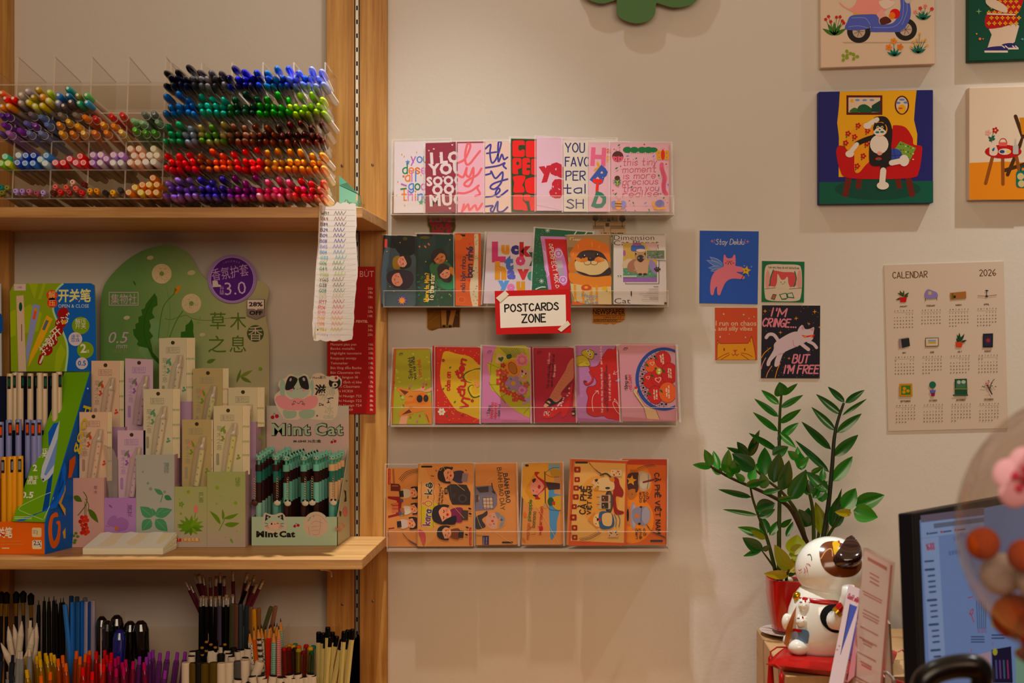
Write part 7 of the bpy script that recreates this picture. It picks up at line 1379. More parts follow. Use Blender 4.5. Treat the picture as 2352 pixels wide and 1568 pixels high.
def p1(A):
 K='c87c88';A.hand(248,240,'Stay Delulu',48,'ccc0b8',5,255,shear=.15)
 for x,y,r in ((218,210,18),(240,200,9),(236,222,8),(538,214,18),(515,200,9),(520,228,8)):A.spark(x,y,r,K)
 for q in ((320,435,195,350,26),(320,445,165,380,24),(310,455,180,450,22),(310,460,200,480,18)):A.leaf(*q,'8a98bc');A.leaf(q[0],q[1],q[0]+(q[2]-q[0])*.93,q[1]+(q[3]-q[1])*.93,q[4]*.72,'5f78ac')
 A.blob([(320,440),(318,400),(324,338),(335,335),(352,362),(395,362),(412,335),(426,340),(430,400),(430,432),(480,442),(505,462),(490,488),(435,488),(500,520),(512,540),(490,552),(400,548),(345,575),(310,640),(290,692),(268,692),(262,650),(262,618),(242,640),(230,690),(208,692),(200,640),(205,570),(225,510),(262,468)],K,k=4)
 for x in (357,390):A.line([(x-9,388),(x,394),(x+9,388)],4,'4a2430',True)
 A.line([(360,420),(374,395),(390,420)],5,'2a1c24',True);A.heart(342,408,10,'b84c60');A.heart(408,408,10,'b84c60');A.line([(478,560),(518,488)],5,'1f1c28');A.star(525,475,44,'c8a83c',5,.48,-80);A.ell(521,474,6,6,'3a3020')
 for x,y in ((508,432),(572,440),(545,520)):A.spark(x,y,14,'7a94c8')
poster('blue print of a pink winged cat reading stay delulu',[(107,115),(638,122),(628,778),(103,768)],'3a5aa4',p1)
def p2(A):
 G='2f6a48';A.blob([(700,440),(760,418),(870,420),(990,425),(1020,460),(1028,580),(1018,700),(990,745),(860,752),(720,740),(692,690),(688,560)],'c8b8a8')
 for x0,x1 in ((700,738),(985,1022)):A.blob([(x0,520),((x0+x1)/2,470),(x1,510),(x1,620),(x0,620)],'c89890')
 A.blob([(740,580),(760,490),(780,475),(860,488),(960,495),(970,560),(955,620),(740,615)],'bc5c5c');A.line([(770,470),(745,540),(738,610)],10,G,True);A.line([(962,485),(975,550),(955,618)],10,G,True)
 A.blob([(770,650),(800,590),(805,515),(815,512),(840,555),(870,555),(890,532),(900,540),(905,590),(930,655),(920,672),(880,640),(820,630),(780,665)],'c8baa8')
 for x in (838,872):A.ell(x,580,4,5,'26302a')
 A.line([(845,592),(855,598),(865,592)],3,'26302a',True);A.line([(692,640),(790,630)],4,G);A.line([(910,640),(1025,632)],4,G);A.poly([(820,690),(880,675),(895,682),(940,670),(960,725),(900,720),(885,735),(845,738)],G);A.poly([(832,694),(882,682),(890,722),(848,728)],'c8baa8');A.poly([(898,688),(935,678),(950,715),(905,712)],'c8baa8');A.poly([(765,685),(800,690),(780,740),(745,730)],G);A.poly([(768,694),(790,697),(775,730),(755,724)],'b85c58');A.hand(722,452,'I am very busy do not disturb me',20,'3a4a3c',2.2,278,2)
poster('small green bordered print of a white cat at a desk with a book',[(668,388),(1050,395),(1045,762),(663,757)],'2f6a48',p2)
def p3(A):
 A.text(250,970,'I run on chaos',44,'c8b098',366,bold=.012);A.text(272,1015,'and silly vibes',38,'c8b098',308,bold=.012);A.ell(247,1010,6,8,'c8b098')
 for x,y,r in ((322,866,20),(502,872,20),(550,905,14),(595,890,14),(290,1072,22),(372,1048,13),(518,1076,18)):A.spark(x,y,r,'a8343c');A.spark(x,y,r*.7,'d0bc9c')
 Y='c8924c';A.poly([(258,1277),(262,1100),(292,1135),(540,1132),(574,1068),(612,1240),(612,1277)],Y);L='8a3430'
 for q in ([(262,1277),(264,1100),(292,1133),(540,1130),(574,1068),(600,1180),(612,1277)],[(268,1268),(320,1235),(370,1215)],[(300,1275),(375,1230)],[(480,1215),(540,1228),(580,1250)],[(478,1228),(545,1275)],[(272,1138),(276,1122)],[(560,1120),(562,1102)],[(397,1225),(408,1240),(426,1225),(426,1195),(426,1225),(440,1240),(455,1225)]):A.line(q,5,L)
 A.ell(326,1185,6,14,L);A.ell(512,1185,6,14,L);A.poly([(405,1190),(446,1188),(426,1212)],'b84c48')
poster('orange print of a yellow cat face reading I run on chaos and silly vibes',[(243,808),(625,810),(625,1278),(245,1278)],'b85a44',p3)
def p4(A):
 K='c88490'
 for x,y,t,h,w in ((740,885,"I'M",72,135),(668,975,'CRINGE...',70,302),(940,1305,'BUT',72,142),(858,1400,"I'M FREE",72,312)):A.hand(x,y,t,h,K,13,w,2 if y<1000 else 0,shear=.22)
 for i in range(60):A.ell(rnd.uniform(668,1184),rnd.uniform(795,1440),2.5,2.5,rnd.choice(('b8a89c','c88c48')),n=6,up=i==0)
 for x,y,r in ((695,840,20),(1142,845,22),(975,905,20),(1090,955,16),(833,1032,18),(910,1265,16),(1186,985,14)):A.spark(x,y,r,'d08c40')
 C='c4b0b4';A.line([(705,1078),(730,1050),(775,1055),(815,1110),(830,1150)],30,C,True);A.blob([(780,1130),(860,1070),(960,1025),(1060,1040),(1080,1100),(1000,1150),(930,1180),(870,1210),(850,1240),(815,1330),(780,1335),(785,1280),(800,1240),(750,1290),(735,1330),(710,1330),(715,1285),(770,1190)],C,k=4);A.blob([(985,1040),(1000,990),(1030,965),(1055,1000),(1095,1000),(1136,985),(1130,1040),(1125,1090),(1085,1115),(1010,1105)],C);A.line([(1000,1115),(1040,1150),(1085,1185)],32,C,True);A.line([(1080,1110),(1130,1135),(1158,1168)],28,C,True)
 A.poly([(1020,1000),(1030,970),(1048,1008)],'c88890');A.poly([(1100,1005),(1132,990),(1126,1020)],'c88890');A.poly([(1020,1055),(1070,1062),(1145,1050),(1125,1078),(1095,1070),(1080,1075),(1050,1078)],'c8401c');A.ell(1055,1068,12,5,'d89038');A.ell(1112,1065,10,5,'d89038')
 A.line([(945,1100),(955,1150),(990,1160)],4,'b07c88',True);A.line([(815,1230),(870,1215)],4,'b07c88')
 for q,c in (([(745,1168),(690,1215),(662,1260)],'d08c40'),([(700,1260),(670,1320),(660,1360)],'c88c88'),([(755,1335),(720,1390),(705,1435)],'c88c60'),([(828,1310),(800,1380),(785,1440)],'d08c40')):A.line(q,7,c,True)
poster("black starry print of a leaping white cat reading I'm cringe but I'm free",[(668,787),(1192,790),(1187,1445),(657,1443)],'26222c',p4)
fb=(2010,580,3.734)
def cal(A):
 K='5a4020';A.hand(152,220,'CALENDAR',52,K,7,295,-1.6);A.hand(897,200,'2026',52,K,7,138,-1.6)
 NM='JANUARY FEBRUARY MARCH APRIL MAY JUNE JULY AUGUST SEPTEMBER OCTOBER NOVEMBER DECEMBER'.split();ST=(4,0,0,3,5,1,3,6,2,4,0,2);DY=(31,28,31,30,31,30,31,31,30,31,30,31)
 C=[(242,468),(478,462),(716,456),(956,450),(250,865),(487,860),(725,855),(966,850),(259,1280),(496,1274),(735,1269),(974,1265)]
 for n,s,dn,(x,y) in zip(NM,ST,DY,C):
  A.hand(x,y,n,13,K,2.6,9.5*len(n),-1.6,'c');A.line([(x-85,y+48),(x+85,y+45)],1.6,'8a7860')
  for k in range(7):A.hand(x-76+k*25.5,y+37-k*.6,'SMTWTFS'[k],9,K,2,6,up=k==0)
  for dd in range(dn):
   q=s+dd;rw=q // 7;rw=0 if rw==5 else rw;A.hand(x-76+(q % 7)*25.5,y+67+rw*28-(q % 7)*.6,str(dd+1),9,'6a5434',2,5 if dd<9 else 10,al='c',up=dd==0)
 def pot(x,y,c):A.poly([(x-32,y),(x+32,y-2),(x+24,y+42),(x-24,y+42)],c)
 for q in ((240,385,175,405,9),(240,380,210,325,10),(240,380,245,322,8),(245,380,290,342,10),(240,370,190,345,8),(245,385,285,370,9)):A.leaf(*q,'3f4a28')
 pot(240,383,'b02c24');A.blob([(430,390),(425,345),(450,315),(490,325),(530,345),(532,385),(480,395)],'8878a4');A.rect(455,332,482,360,'b8a468');A.line([(432,390),(430,415)],4,'2c2420');A.line([(525,385),(530,408)],4,'2c2420');A.poly([(640,345),(778,332),(780,392),(645,404)],'9a6c44');A.rect(655,350,672,396,'6a5c28');A.rect(672,368,690,390,'1f1c1c')
 A.line([(880,370),(955,374),(1040,362)],6,'9a744c');A.line([(955,325),(955,372)],5,'24202a');A.ell(956,326,14,6,'24202a');A.ell(955,374,12,9,'3a3434');A.poly([(200,740),(285,725),(295,790),(205,820)],'8a7c78');A.poly([(220,742),(290,732),(298,800),(230,818)],'2a2c2c');A.poly([(428,730),(544,728),(543,803),(430,806)],'6a5430');A.poly([(434,736),(538,734),(537,797),(436,800)],'c4b4a4');A.rect(452,748,520,762,'7a94b8');A.rect(452,764,520,780,'b89838')
 for q in ((725,765,700,700,10),(725,765,720,685,10),(725,765,765,695,10),(730,770,785,750,10),(715,770,695,735,10),(725,760,745,715,9)):A.leaf(*q,'26402c')
 pot(718,768,'b8502c');A.poly([(922,695),(1010,692),(1008,812),(922,813)],'20242c');A.poly([(935,710),(997,708),(996,798),(936,798)],'2f2c44');A.star(967,752,26,'9a3c38',7,.4);A.poly([(207,1124),(316,1122),(318,1232),(206,1234)],'b08420');A.poly([(222,1140),(302,1138),(303,1218),(222,1219)],'4a7434');[A.ell(x,y,15,14,'c08c34') for x,y in ((250,1165),(280,1185),(245,1195))]
 A.ell(491,1133,29,30,'2c6450');A.line([(491,1150),(491,1180)],4,'6a5430');A.poly([(466,1178),(519,1177),(514,1200),(470,1202)],'5a64a0');A.poly([(477,1202),(512,1200),(508,1230),(480,1230)],'7c2c3c');A.poly([(680,1083),(785,1080),(790,1222),(682,1228)],'2a4c38');A.rect(692,1095,778,1160,'4a6a54');A.ell(716,1110,16,16,'a8b0a0');A.ell(756,1108,18,16,'a8b0a0');A.rect(678,1163,792,1172,'7a8048');A.rect(665,1216,795,1228,'3a5a48')
 A.line([(1000,1212),(975,1165),(950,1120)],9,'2c302c',True);A.line([(975,1165),(1000,1110),(1020,1085)],5,'2c302c',True);A.up();[A.ell(965+rnd.gauss(0,24),1135+rnd.gauss(0,20),6,5,rnd.choice(('b87878','c89890','3f5a40')),n=6,up=False) for i in range(26)];A.line([(945,1222),(1000,1220)],2,'a09080')
poster('white wall calendar for 2026 with twelve small drawings',[(78,107),(1103,75),(1140,1505),(113,1530)],'c4b3a4',cal,fb,'wall_calendar','calendar',None)
m=MB();out=smooth([(1335,-30),(1345,-5),(1380,8),(1408,2),(1416,-1),(1417,12),(1418,34),(1435,47),(1462,53.5),(1488,48),(1503,35),(1506,18),(1508,7),(1520,10),(1550,17),(1590,9),(1612,-20),(1625,-70),(1570,-140),(1470,-165),(1380,-140),(1318,-80)],True,4)
m.prism([W(x,y,2.506) for x,y in out],(0,.003,0),mat('5a7550',.6),'7a5a30');m.box(W(1440,-40,2.509),W(1500,-100,2.5299),'7a5a30');tag(m.bld('flower_plaque_sign'),'sage green flower-shaped wall plaque cut by the top of the frame','wall decoration')
# ================================================================ cabinet, plant and lucky cat
CZ=CH-659*2.48/FP
WOODL=wood('pale_wood','a87c4c','c8a070',(60,6,60))
m=MB();p=[(.4262,-.051),(.80,-.051),(.80,-.402),(.4097,-.402)];m.prism([(x,y,.0) for x,y in p],(0,0,CZ),WOODL);tag(m.bld('side_cabinet',bevel=.001,seg=1),'pale wooden cabinet under the lucky cat and potted plant','cabinet')
px_,pd=.4785,2.425;o=empty('potted_plant',(px_,pd-CD,CZ+.009),'glossy green potted plant with upright fronds in a red pot','plant')
P=Matrix.Translation((px_,pd-CD,CZ+.0095));RED=mat('a81018',.2,.6,0,.6)
def sq(r,z,k=.35):return [P @ Vector((r*(abs(math.cos(a))**(1-k))*(1 if math.cos(a)>0 else-1),r*(abs(math.sin(a))**(1-k))*(1 if math.sin(a)>0 else-1),z)) for a in [2*PI*j/40 for j in range(40)]]
m=MB();m.grid([sq(r,z) for r,z in ((.030,0),(.035,.003),(.040,.03),(.0435,.06),(.0445,.088),(.0430,.0895),(.041,.086),(.040,.078))],RED,True,True,True);m.bld('pot',o)
m=MB();m.lathe([(.0395,.080),(.02,.083),(0,.084)],mat('4a3a2c',.9),20,P);[m.ball(P @ Vector((.025*math.cos(i*2.1),.025*math.sin(i*2.1),.085)),.009,'b8b098',8,6) for i in range(6)];m.bld('soil',o)
m=MB();Q=Matrix.Translation((px_,pd-CD,CZ));m.lathe([(.03,.0004),(.034,.0006),(.055,.0075),(.056,.0085),(.053,.0088),(.032,.0045),(0,.0045)],mat('c8bcb4',.3,.5),40,Q);tag(m.bld('saucer'),'white saucer under the red plant pot','saucer')
fp_=lambda x,y,d:W(1570+x/3.137,850+y/3.137,d)
GRS=['2c5e26','35702c','245022','437f34','8a9030','a89a38']
def leaf3(m,x0,y0,x1,y1,w,g,d0,dd,dro=.0):
 a,b=fp_(x0,y0,d0),fp_(x1,y1,d0+dd);ax=b-a;L=ax.length;t=ax.normalized();s=t.cross(Vector((0,-1,0)));s=s.normalized() if s.length>.05 else Vector((1,0,0));n=s.cross(t);wd=w/3.137*d0/FP;rows=[]
 for i in range(9):
  u=i/8;ww=wd*max(.03,math.sin(PI*u**.75)**.8);c=a+ax*u+Vector((0,0,-1))*dro*L*u*u;rows.append([c+s*ww*k+n*(abs(k)*ww*.35-.15*L*u*(1-u)) for k in (-1,-.5,0,.5,1)])
 m.grid(rows,mat(GRS[g],.28,.5,0,.3))
def frond(path,d0,d1,r,leaves,col='3f4a28'):
 m=MB();n=len(path);pts=smooth([tuple(fp_(x,y,d0+(d1-d0)*i/(n-1))) for i,(x,y) in enumerate(path)],False,5);m.tube(pts,[r*(1-.55*i/len(pts)) for i in range(len(pts))],mat(col,.5),8)
 for q in leaves:leaf3(m,*q[:5],q[5],d0+(d1-d0)*min(1,max(0,(path[0][1]-q[1])/max(1,path[0][1]-path[-1][1]))),q[6] if len(q)>6 else rnd.uniform(-.03,.01))
 m.bld('frond',o,ang=180)
frond([(690,1530),(688,1200),(692,900),(690,500),(695,300),(705,180)],2.42,2.40,.0042,[(705,185,690,85,52,1),(715,180,822,95,20,1),(688,245,560,142,26,1),(700,270,862,178,24,1),(684,335,510,205,24,1),(692,380,848,280,26,1),(680,440,500,302,24,1),(695,480,830,378,30,1),(672,575,470,452,24,0),(690,515,690,450,16,0),(690,450,810,560,26,1,-.01)])
frond([(1000,1240),(1040,1000),(1070,700),(1085,500),(1110,370),(1155,235)],2.42,2.44,.0046,[(1160,230,1040,118,24,2),(1165,235,1305,142,26,2),(1135,318,955,172,28,2),(1145,325,1320,206,16,0),(1092,435,922,265,28,2),(1105,450,1283,312,34,0),(1062,570,850,370,30,2),(1082,620,1258,465,42,0),(1050,735,805,505,26,2),(1075,800,1218,620,48,1)],'2c2f20')
frond([(905,1285),(840,1130),(760,985),(640,910),(500,845),(340,775),(190,690)],2.41,2.33,.0044,[(205,695,65,680,26,3),(205,690,150,570,34,3),(250,720,215,580,30,1),(300,740,325,570,40,3),(280,740,200,700,30,3),(360,760,300,720,30,3),(380,750,360,640,40,1),(440,800,370,740,26,3),(510,715,350,600,60,2),(480,800,510,700,36,1),(450,830,600,790,30,0),(570,880,700,860,22,0),(680,935,800,915,22,0),(590,850,560,740,40,1)],'3a3020')
frond([(890,1270),(830,1050),(720,890),(600,790),(510,710)],2.42,2.37,.0036,[(580,760,585,555,55,0),(650,810,690,595,60,2),(710,865,760,648,52,2),(770,930,880,720,62,0),(500,720,480,620,22,1),(510,720,540,670,20,3),(640,610,755,550,44,0)],'4a4a2c')
frond([(660,1440),(610,1240),(545,1060),(500,930),(480,830)],2.42,2.40,.0034,[(490,915,250,858,22,2),(535,1045,282,1002,18,0),(545,1060,660,1000,30,0),(520,1000,660,960,60,2),(585,1190,390,1130,34,1),(590,1215,480,1150,24,4),(600,1180,560,1050,40,0),(620,1190,690,1080,30,1)])
frond([(660,1430),(610,1360),(565,1300)],2.41,2.39,.0022,[(565,1300,425,1205,46,2),(565,1290,430,1340,22,0),(570,1300,620,1260,22,2)])
frond([(450,640),(480,560),(500,500)],2.44,2.44,.003,[(470,620,310,555,22,2),(455,610,385,515,32,2),(465,610,548,430,26,2),(475,620,545,512,22,2)])
frond([(940,1270),(930,1000),(885,800),(880,720)],2.40,2.38,.0036,[(1040,870,885,730,44,0),(820,640,750,580,30,3),(830,700,905,620,26,3),(830,690,820,550,32,3),(850,720,840,590,40,1),(920,740,1005,695,20,1),(1000,800,1005,705,26,0),(930,920,1040,800,40,0),(890,900,900,790,50,2),(1000,950,990,830,40,1)])
frond([(1030,1210),(1075,1140),(1130,1060),(1200,1000)],2.41,2.37,.0030,[(1150,1000,1240,850,60,1),(1230,970,1448,900,62,1),(1225,1010,1400,1060,66,3),(1210,1030,1090,1020,30,5,-.03),(1080,1140,1125,900,60,2),(1070,1120,1140,850,20,2)])
frond([(960,1260),(975,1150),(960,1000)],2.43,2.44,.003,[(1020,1200,950,950,50,4),(900,1120,830,1000,46,2),(880,1130,900,990,50,0),(700,1130,780,1070,22,1),(740,1200,790,1090,22,0)])
frond([(740,1520),(745,1470),(760,1440)],2.40,2.38,.003,[(760,1450,655,1255,52,4),(800,1330,820,1185,80,4),(760,1330,900,1290,66,4),(750,1450,870,1330,50,5),(760,1478,578,1465,34,5),(750,1480,820,1450,16,2)])
ck=empty('red_cushion',(X(1915,2.19),2.19-CD,CZ),'red satin cushion with tassels under the white lucky cat','cushion');CR=mat('a01420',.28,.5);XC=Matrix.Translation(ck.location+Vector((0,0,.0005))) @ Matrix.Rotation(R(-24),4,'Z')
m=MB();rows=[]
for j in range(13):
 v=j/6-1;rows.append([]);
 for i in range(13):u=i/6-1;rows[-1].append(XC @ Vector((u*.088*(1-.06*v*v),v*.088*(1-.06*u*u),.0125+.0125*(max(0,(1-u**6)*(1-v**6)))**.5)))
m.grid(rows,CR);m.grid([[Vector((p.x,p.y,2*(CZ+.013)-p.z if p.z>CZ+.0131 else p.z)) for p in r] for r in rows],CR);m.bld('cushion_pad',ck,ang=70)
for u,v,hp in ((-1,-1,W(1795,1536,2.115)),(-1,.55,W(1770,1496,2.2)),(1,-1,None),(1,1,None)):
 c=XC @ Vector((u*.084,v*.084,.013));e=(XC.to_3x3() @ Vector((u,v,0))).normalized();m=MB();c2_=hp or c+e*.012+Vector((0,0,-.002))
 dn=Vector((0,0,-1)) if hp else e*.9+Vector((0,0,-.03));m.tube([c,c.lerp(c2_,.6)+Vector((0,0,.004)),c2_,c2_+dn*.006],.0012,CR,6);q=c2_+dn*.006;m.tube([q,q+dn*.004,q+dn*.012,q+dn*.05],[.002,.0045,.0038,.0062],CR,10);m.bld('tassel',ck)
ct=empty('lucky_cat',(X(1895,2.19),2.19-CD,CZ+.024),'white ceramic lucky cat with brown head patch on a red cushion','figurine');WH=mat('ece4dc',.12,.6,0,.7);dc=2.19
cx=ct.location.x;zb=ct.location.z;m=MB();Xb=Matrix.Translation(ct.location) @ Matrix.Diagonal((1.03,.92,1,1))
m.lathe([(0,.0),(.046,0),(.053,.006),(.0565,.025),(.057,.045),(.054,.065),(.047,.085),(.037,.098),(.025,.105),(0,.108)],WH,32,Xb);m.bld('body',ct)
HC=W(1907,1304,dc);HR=Vector((.0535,.050,.0485))
def ellp(C,Rr):
 def f(u,v,h):
  o_=Vector((0,-CD,CH));d_=W(u,v,1)-o_;s=Vector((1/Rr.x,1/Rr.y,1/Rr.z));a=Vector((d_.x*s.x,d_.y*s.y,d_.z*s.z));oc=o_-C;b=Vector((oc.x*s.x,oc.y*s.y,oc.z*s.z));A_=a.dot(a);B_=a.dot(b);C_=b.dot(b)-1;D=max(0,B_*B_-A_*C_);p=o_+d_*((-B_-math.sqrt(D))/A_);n=Vector(((p.x-C.x)*s.x**2,(p.y-C.y)*s.y**2,(p.z-C.z)*s.z**2)).normalized();return p+n*h
 return f
m=MB();m.ball(HC,HR,WH,32,20);m.bld('head',ct)
fh=ellp(HC,HR);K5=lambda x,y:(1700+x/4.1475,1190+y/4.1475)
def patch(m,f,pts,c,h,rings=7):
 pts=smooth([K5(*p) for p in pts],True,5);cx_,cy_=sum(p[0] for p in pts)/len(pts),sum(p[1] for p in pts)/len(pts)
 m.grid([[f(cx_+(x-cx_)*k/rings,cy_+(y-cy_)*k/rings,h) for x,y in pts] for k in range(rings+1)],c,True)
BRW=mat('6a3c22',.2,.5,0,.6);m=MB();patch(m,fh,[(757,290),(800,235),(880,218),(960,235),(1060,270),(1120,330),(1155,400),(1150,480),(1080,545),(980,562),(880,545),(800,480),(765,400)],BRW,.0004);m.bld('brown_patch',ct,ang=80)
m=MB();a=fh(*K5(1020,400),-.006);tip=W(*K5(1000,165),dc-.012);rows=[]
for i in range(9):
 u=i/8;c=a.lerp(tip,u)+Vector((.010*math.sin(PI*u*.5)*u,-.020*math.sin(PI*min(1,u*1.1)),0));r=.0205*(1-u**1.7)**.75+.0015;rows.append([c+Vector((r*math.cos(t)*1.0,r*math.sin(t)*.7,r*math.sin(t)*.35)) for t in [2*PI*j/20 for j in range(20)]])
m.grid(rows,mat('2a1612',.1,.6,0,.8),True,True,True,True);m.bld('ear',ct,ang=80)
m=MB();A=Art(m,fh,.0006)
def fl_(q,w,c):A.up();A._rib(smooth([K5(*p) for p in q],False,6),w/4.1475,c)
for q,w,c in (([(645,350),(668,345),(680,370),(682,398)],7,'2a2020'),([(635,435),(655,436),(668,450)],6,'a82c28'),([(628,455),(640,480),(640,515)],5,'a82c28'),([(615,475),(620,500),(614,522)],5,'a82c28'),([(560,490),(572,498),(585,485)],6,'a82c28'),([(770,385),(820,310),(870,295),(880,360)],10,'c09068')):fl_(q,w,c)
patch(m,fh,[(880,235),(920,222),(945,230),(940,290),(915,350),(895,345),(885,290)],mat('c8a418',.3),.0012,3);patch(m,fh,[(930,222),(945,222),(945,240),(935,240)],mat('a82c20'),.0018,2);m.bld('face_paint',ct,weld=False)
m=MB();cz=CH+(784-1372.5)*dc/FP;ring=[Vector((cx+.0425*math.cos(t),dc-CD+.0395*math.sin(t),cz-.001-.0018*math.cos(t))) for t in [2*PI*j/32 for j in range(33)]];m.tube(ring,.0062,CR,10,False)
for j in range(16,32):p=ring[j];m.ball(p+Vector(((p.x-cx)*.11,(p.y-dc+CD)*.11,0)),.0011,'c8a040',6,4)
m.bld('collar',ct);m=MB();m.ball(W(1831,1369,dc-.012),.0072,mat('b89420',.2,.6,.8),14,8);m.tube([W(1831,1374,dc-.012),W(1827,1384,dc-.012)],.0008,CR,6);m.bld('bell',ct)
fbdy=ellp(ct.location+Vector((0,0,.048)),Vector((.0588,.0525,.062)))
m=MB();patch(m,fbdy,[(930,820),(1000,840),(1020,930),(1000,1050),(930,1090),(850,1070),(780,1000),(762,920),(800,850),(860,822)],mat('0e0c0c',.7),.0006);m.bld('arm_hole',ct,ang=80)
m=MB();q=fbdy(*K5(900,970),-.002);m.tube([q,q+Vector((.006,-.014,.002)),q+Vector((.012,-.024,.020)),q+Vector((.016,-.028,.042)),q+Vector((.014,-.030,.056))],[.0145,.0165,.0135,.012,.009],WH,16);m.bld('arm',ct,ang=80)
m=MB();q=W(*K5(915,895),dc-.078);q2=q+Vector((.030,0,.030));m.tube([q,q2],[.0075,.0065],mat('a81c24',.3),12);m.tube([q+Vector((-.001,-.003,-.001)),q+Vector((.003,-.003,.003))],.0082,mat('b89430',.25,.5,.8),12);m.bld('scroll',ct)
for x,y,r in ((610,830,62),(585,985,62)):
 m=MB();c=fbdy(*K5(x,y),-.002);rr=r/4.1475*dc/FP;m.ball(c,(rr,rr*.8,rr*.9),WH,16,10);[m.lathe([(rr*.32,0),(.0004,rr*.55)],WH,8,Matrix.Translation(c+Vector((s*rr*.55,-rr*.2,rr*.68)))) for s in (-1,1)]
 A=Art(m,lambda u,v,h,c=c:W(u,v,c.y+CD-rr*.84)+Vector((0,-h,0)),0).frame(1700,1190,4.1475)
 A.leaf(x+6,y-55,x+18,y-25,9,'b03030');A.line([(x-42,y-28),(x-32,y-38),(x-22,y-30)],5,'2a2020',True);A.line([(x-40,y+8),(x-26,y+12)],4,'a83030');A.line([(x+10,y-5),(x+26,y-2)],4,'a83030');m.bld('kitten_relief',ct,ang=80)
m=MB();patch(m,fbdy,[(530,1060),(600,1050),(660,1070),(662,1140),(640,1200),(570,1205),(505,1170),(498,1110)],mat('5a84a8',.25,.5,0,.5),.004,4);patch(m,fbdy,[(525,1045),(560,1045),(605,1060),(590,1075),(530,1072)],mat('a82c30',.3),.0046,2);patch(m,fbdy,[(515,1080),(560,1070),(575,1110),(540,1140),(508,1130)],mat('98a4b8',.3),.005,2);m.bld('blue_pouch',ct,ang=80)
m=MB();q=[W(*K5(x,y),dc-.03+.012*(i<2)) for i,(x,y) in enumerate(((545,820),(545,880),(440,1215),(418,1190),(440,1050),(490,920)))];m.prism(q,(.004,.006,0),mat('a8682c',.35,.5),'c88828');m.ball(W(*K5(445,985),dc-.01),(.008,.008,.013),WH,12,8);m.bld('gold_coin_plaque',ct,weld=False)
m=MB();[m.ball(ct.location+Vector(v),(.018,.017,.013),WH,14,8) for v in ((-.045,-.026,.012),(-.043,.022,.012))];m.bld('foot',ct,ang=80)
def stand(name,label,q,base,art,fr,side,cat='sign',frame_=None):
 o_=empty(name,(q[2]+q[3])/2,label,cat);n=(q[1]-q[0]).cross(q[3]-q[0]).normalized()*.003;n=n if n.x>0 else-n;m=MB();m.hexa([*q]+[p+n for p in q],[M_(base),M_(side),M_(side),M_(side),M_(side),M_(side)]);A=Art(m,onplane(q[0],q[1],q[3]),EPS*2).frame(*fr);art(A);m.bld('printed_card',o_,weld=False)
 if frame_:
  m=MB();k=[p-n*.4 for p in q];c=sum(k,Vector())/4;k=[c+(p-c)*1.04 for p in k];k[2].z=k[3].z=CZ+.0006;m.hexa(k+[p+n*2.2 for p in k],clear('sign_acrylic','f4ece8',1,.06,.06,'e8c8b8'));m.bld('acrylic_frame',o_,weld=False)
 m=MB();b0,b1=q[3],q[2];fw=.05 if frame_ else .018;z=CZ+.0006;m.hexa([Vector((b0.x,b0.y,z)),Vector((b1.x,b1.y,z)),Vector((b1.x+fw,b1.y,z)),Vector((b0.x+fw,b0.y,z)),Vector((b0.x,b0.y,z+.002)),Vector((b1.x,b1.y,z+.002)),Vector((b1.x+fw,b1.y,z+.002)),Vector((b0.x+fw,b0.y,z+.002))],side);m.bld('foot_plate',o_)
def zat(p,q,z):return p+(q-p)*((z-p.z)/(q.z-p.z))
zf=CZ+.001;T0,T1,Bq=W(1985,1265,2.0),W(2045,1297,1.875),W(1958,1568,2.0);B0=zat(T0,Bq,zf);B1=zat(T1,W(2022,1568,1.875),zf)
PKC='b87870'
def sA(A):
 A.poly([(1215,365),(1400,465),(1398,500),(1215,398)],'b86860')
 for y in (520,560,600):A.line([(1240,y),(1320,y+45)],14,PKC)
 for y,x0,x1 in ((690,1170,1350),(720,1180,1345),(870,1180,1320),(900,1170,1320),(930,1175,1310),(1030,1150,1310),(1130,1140,1300),(1160,1170,1260),(1190,1180,1250),(1270,1120,1290),(1360,1150,1250),(1390,1160,1245),(1500,1090,1240),(1540,1110,1230)):A.line([(x0,y),(x1,y+(x1-x0)*.52)],11,PKC)
stand('table_sign','acrylic table sign with a white card of pink printed lines',[T0,T1,B1,B0],'e4dad4',sA,(1700,1190,4.1475),'b88880',frame_=1)
T0,T1=W(1949,1342,2.05),W(1981,1356,2.008);B0=zat(T0,W(1904,1568,2.05),zf);B1=zat(T1,W(1937,1568,2.008),zf)
def sB(A):
 A.poly([(1045,815),(1140,850),(1140,900),(1040,1355),(955,1300)],'5a68b4');A.line([(1048,815),(958,1298),(1045,1352)],7,'2c2c50');A.poly([(1130,900),(1150,900),(1090,1500),(1020,1568)],'c89098')
 A.hand(1020,760,'Quét mã',50,'b05868',8,100,22);A.hand(1095,790,'tại đây',44,'b05868',7,80,22)
 for y in (1370,1410,1440,1520):A.line([(945,y),(1020,y+32)],14,'b87888')
 for x,y in ((945,1215),(925,1250)):A.spark(x,y,14,'b88890')
stand('payment_sign','pink and white payment sign with a blue screen leaning by the lucky cat',[T0,T1,B1,B0],'e0d2d6',sB,(1700,1190,4.1475),'c89ca0')
m=MB();m.prism([W(2033,1420,2.06),W(2041,1432,2.02),zat(W(2041,1432,2.02),W(2048,1568,2.02),zf),zat(W(2033,1420,2.06),W(2033,1568,2.06),zf)],(.003,.0,0),mat('b8ac9c',.5));tag(m.bld('sign_backing_board'),'white backing board standing behind the acrylic table sign','board')
m=MB();m.tube([W(2022,1542,2.0),W(2038,1545,2.0),W(2050,1556,1.99),W(2058,1575,1.98),zat(W(2058,1575,1.98),W(2062,1590,1.97),zf+.002)],.0022,mat('c8bcae',.4),8);tag(m.bld('power_cord'),'white cable curving beside the red cushion','cable')
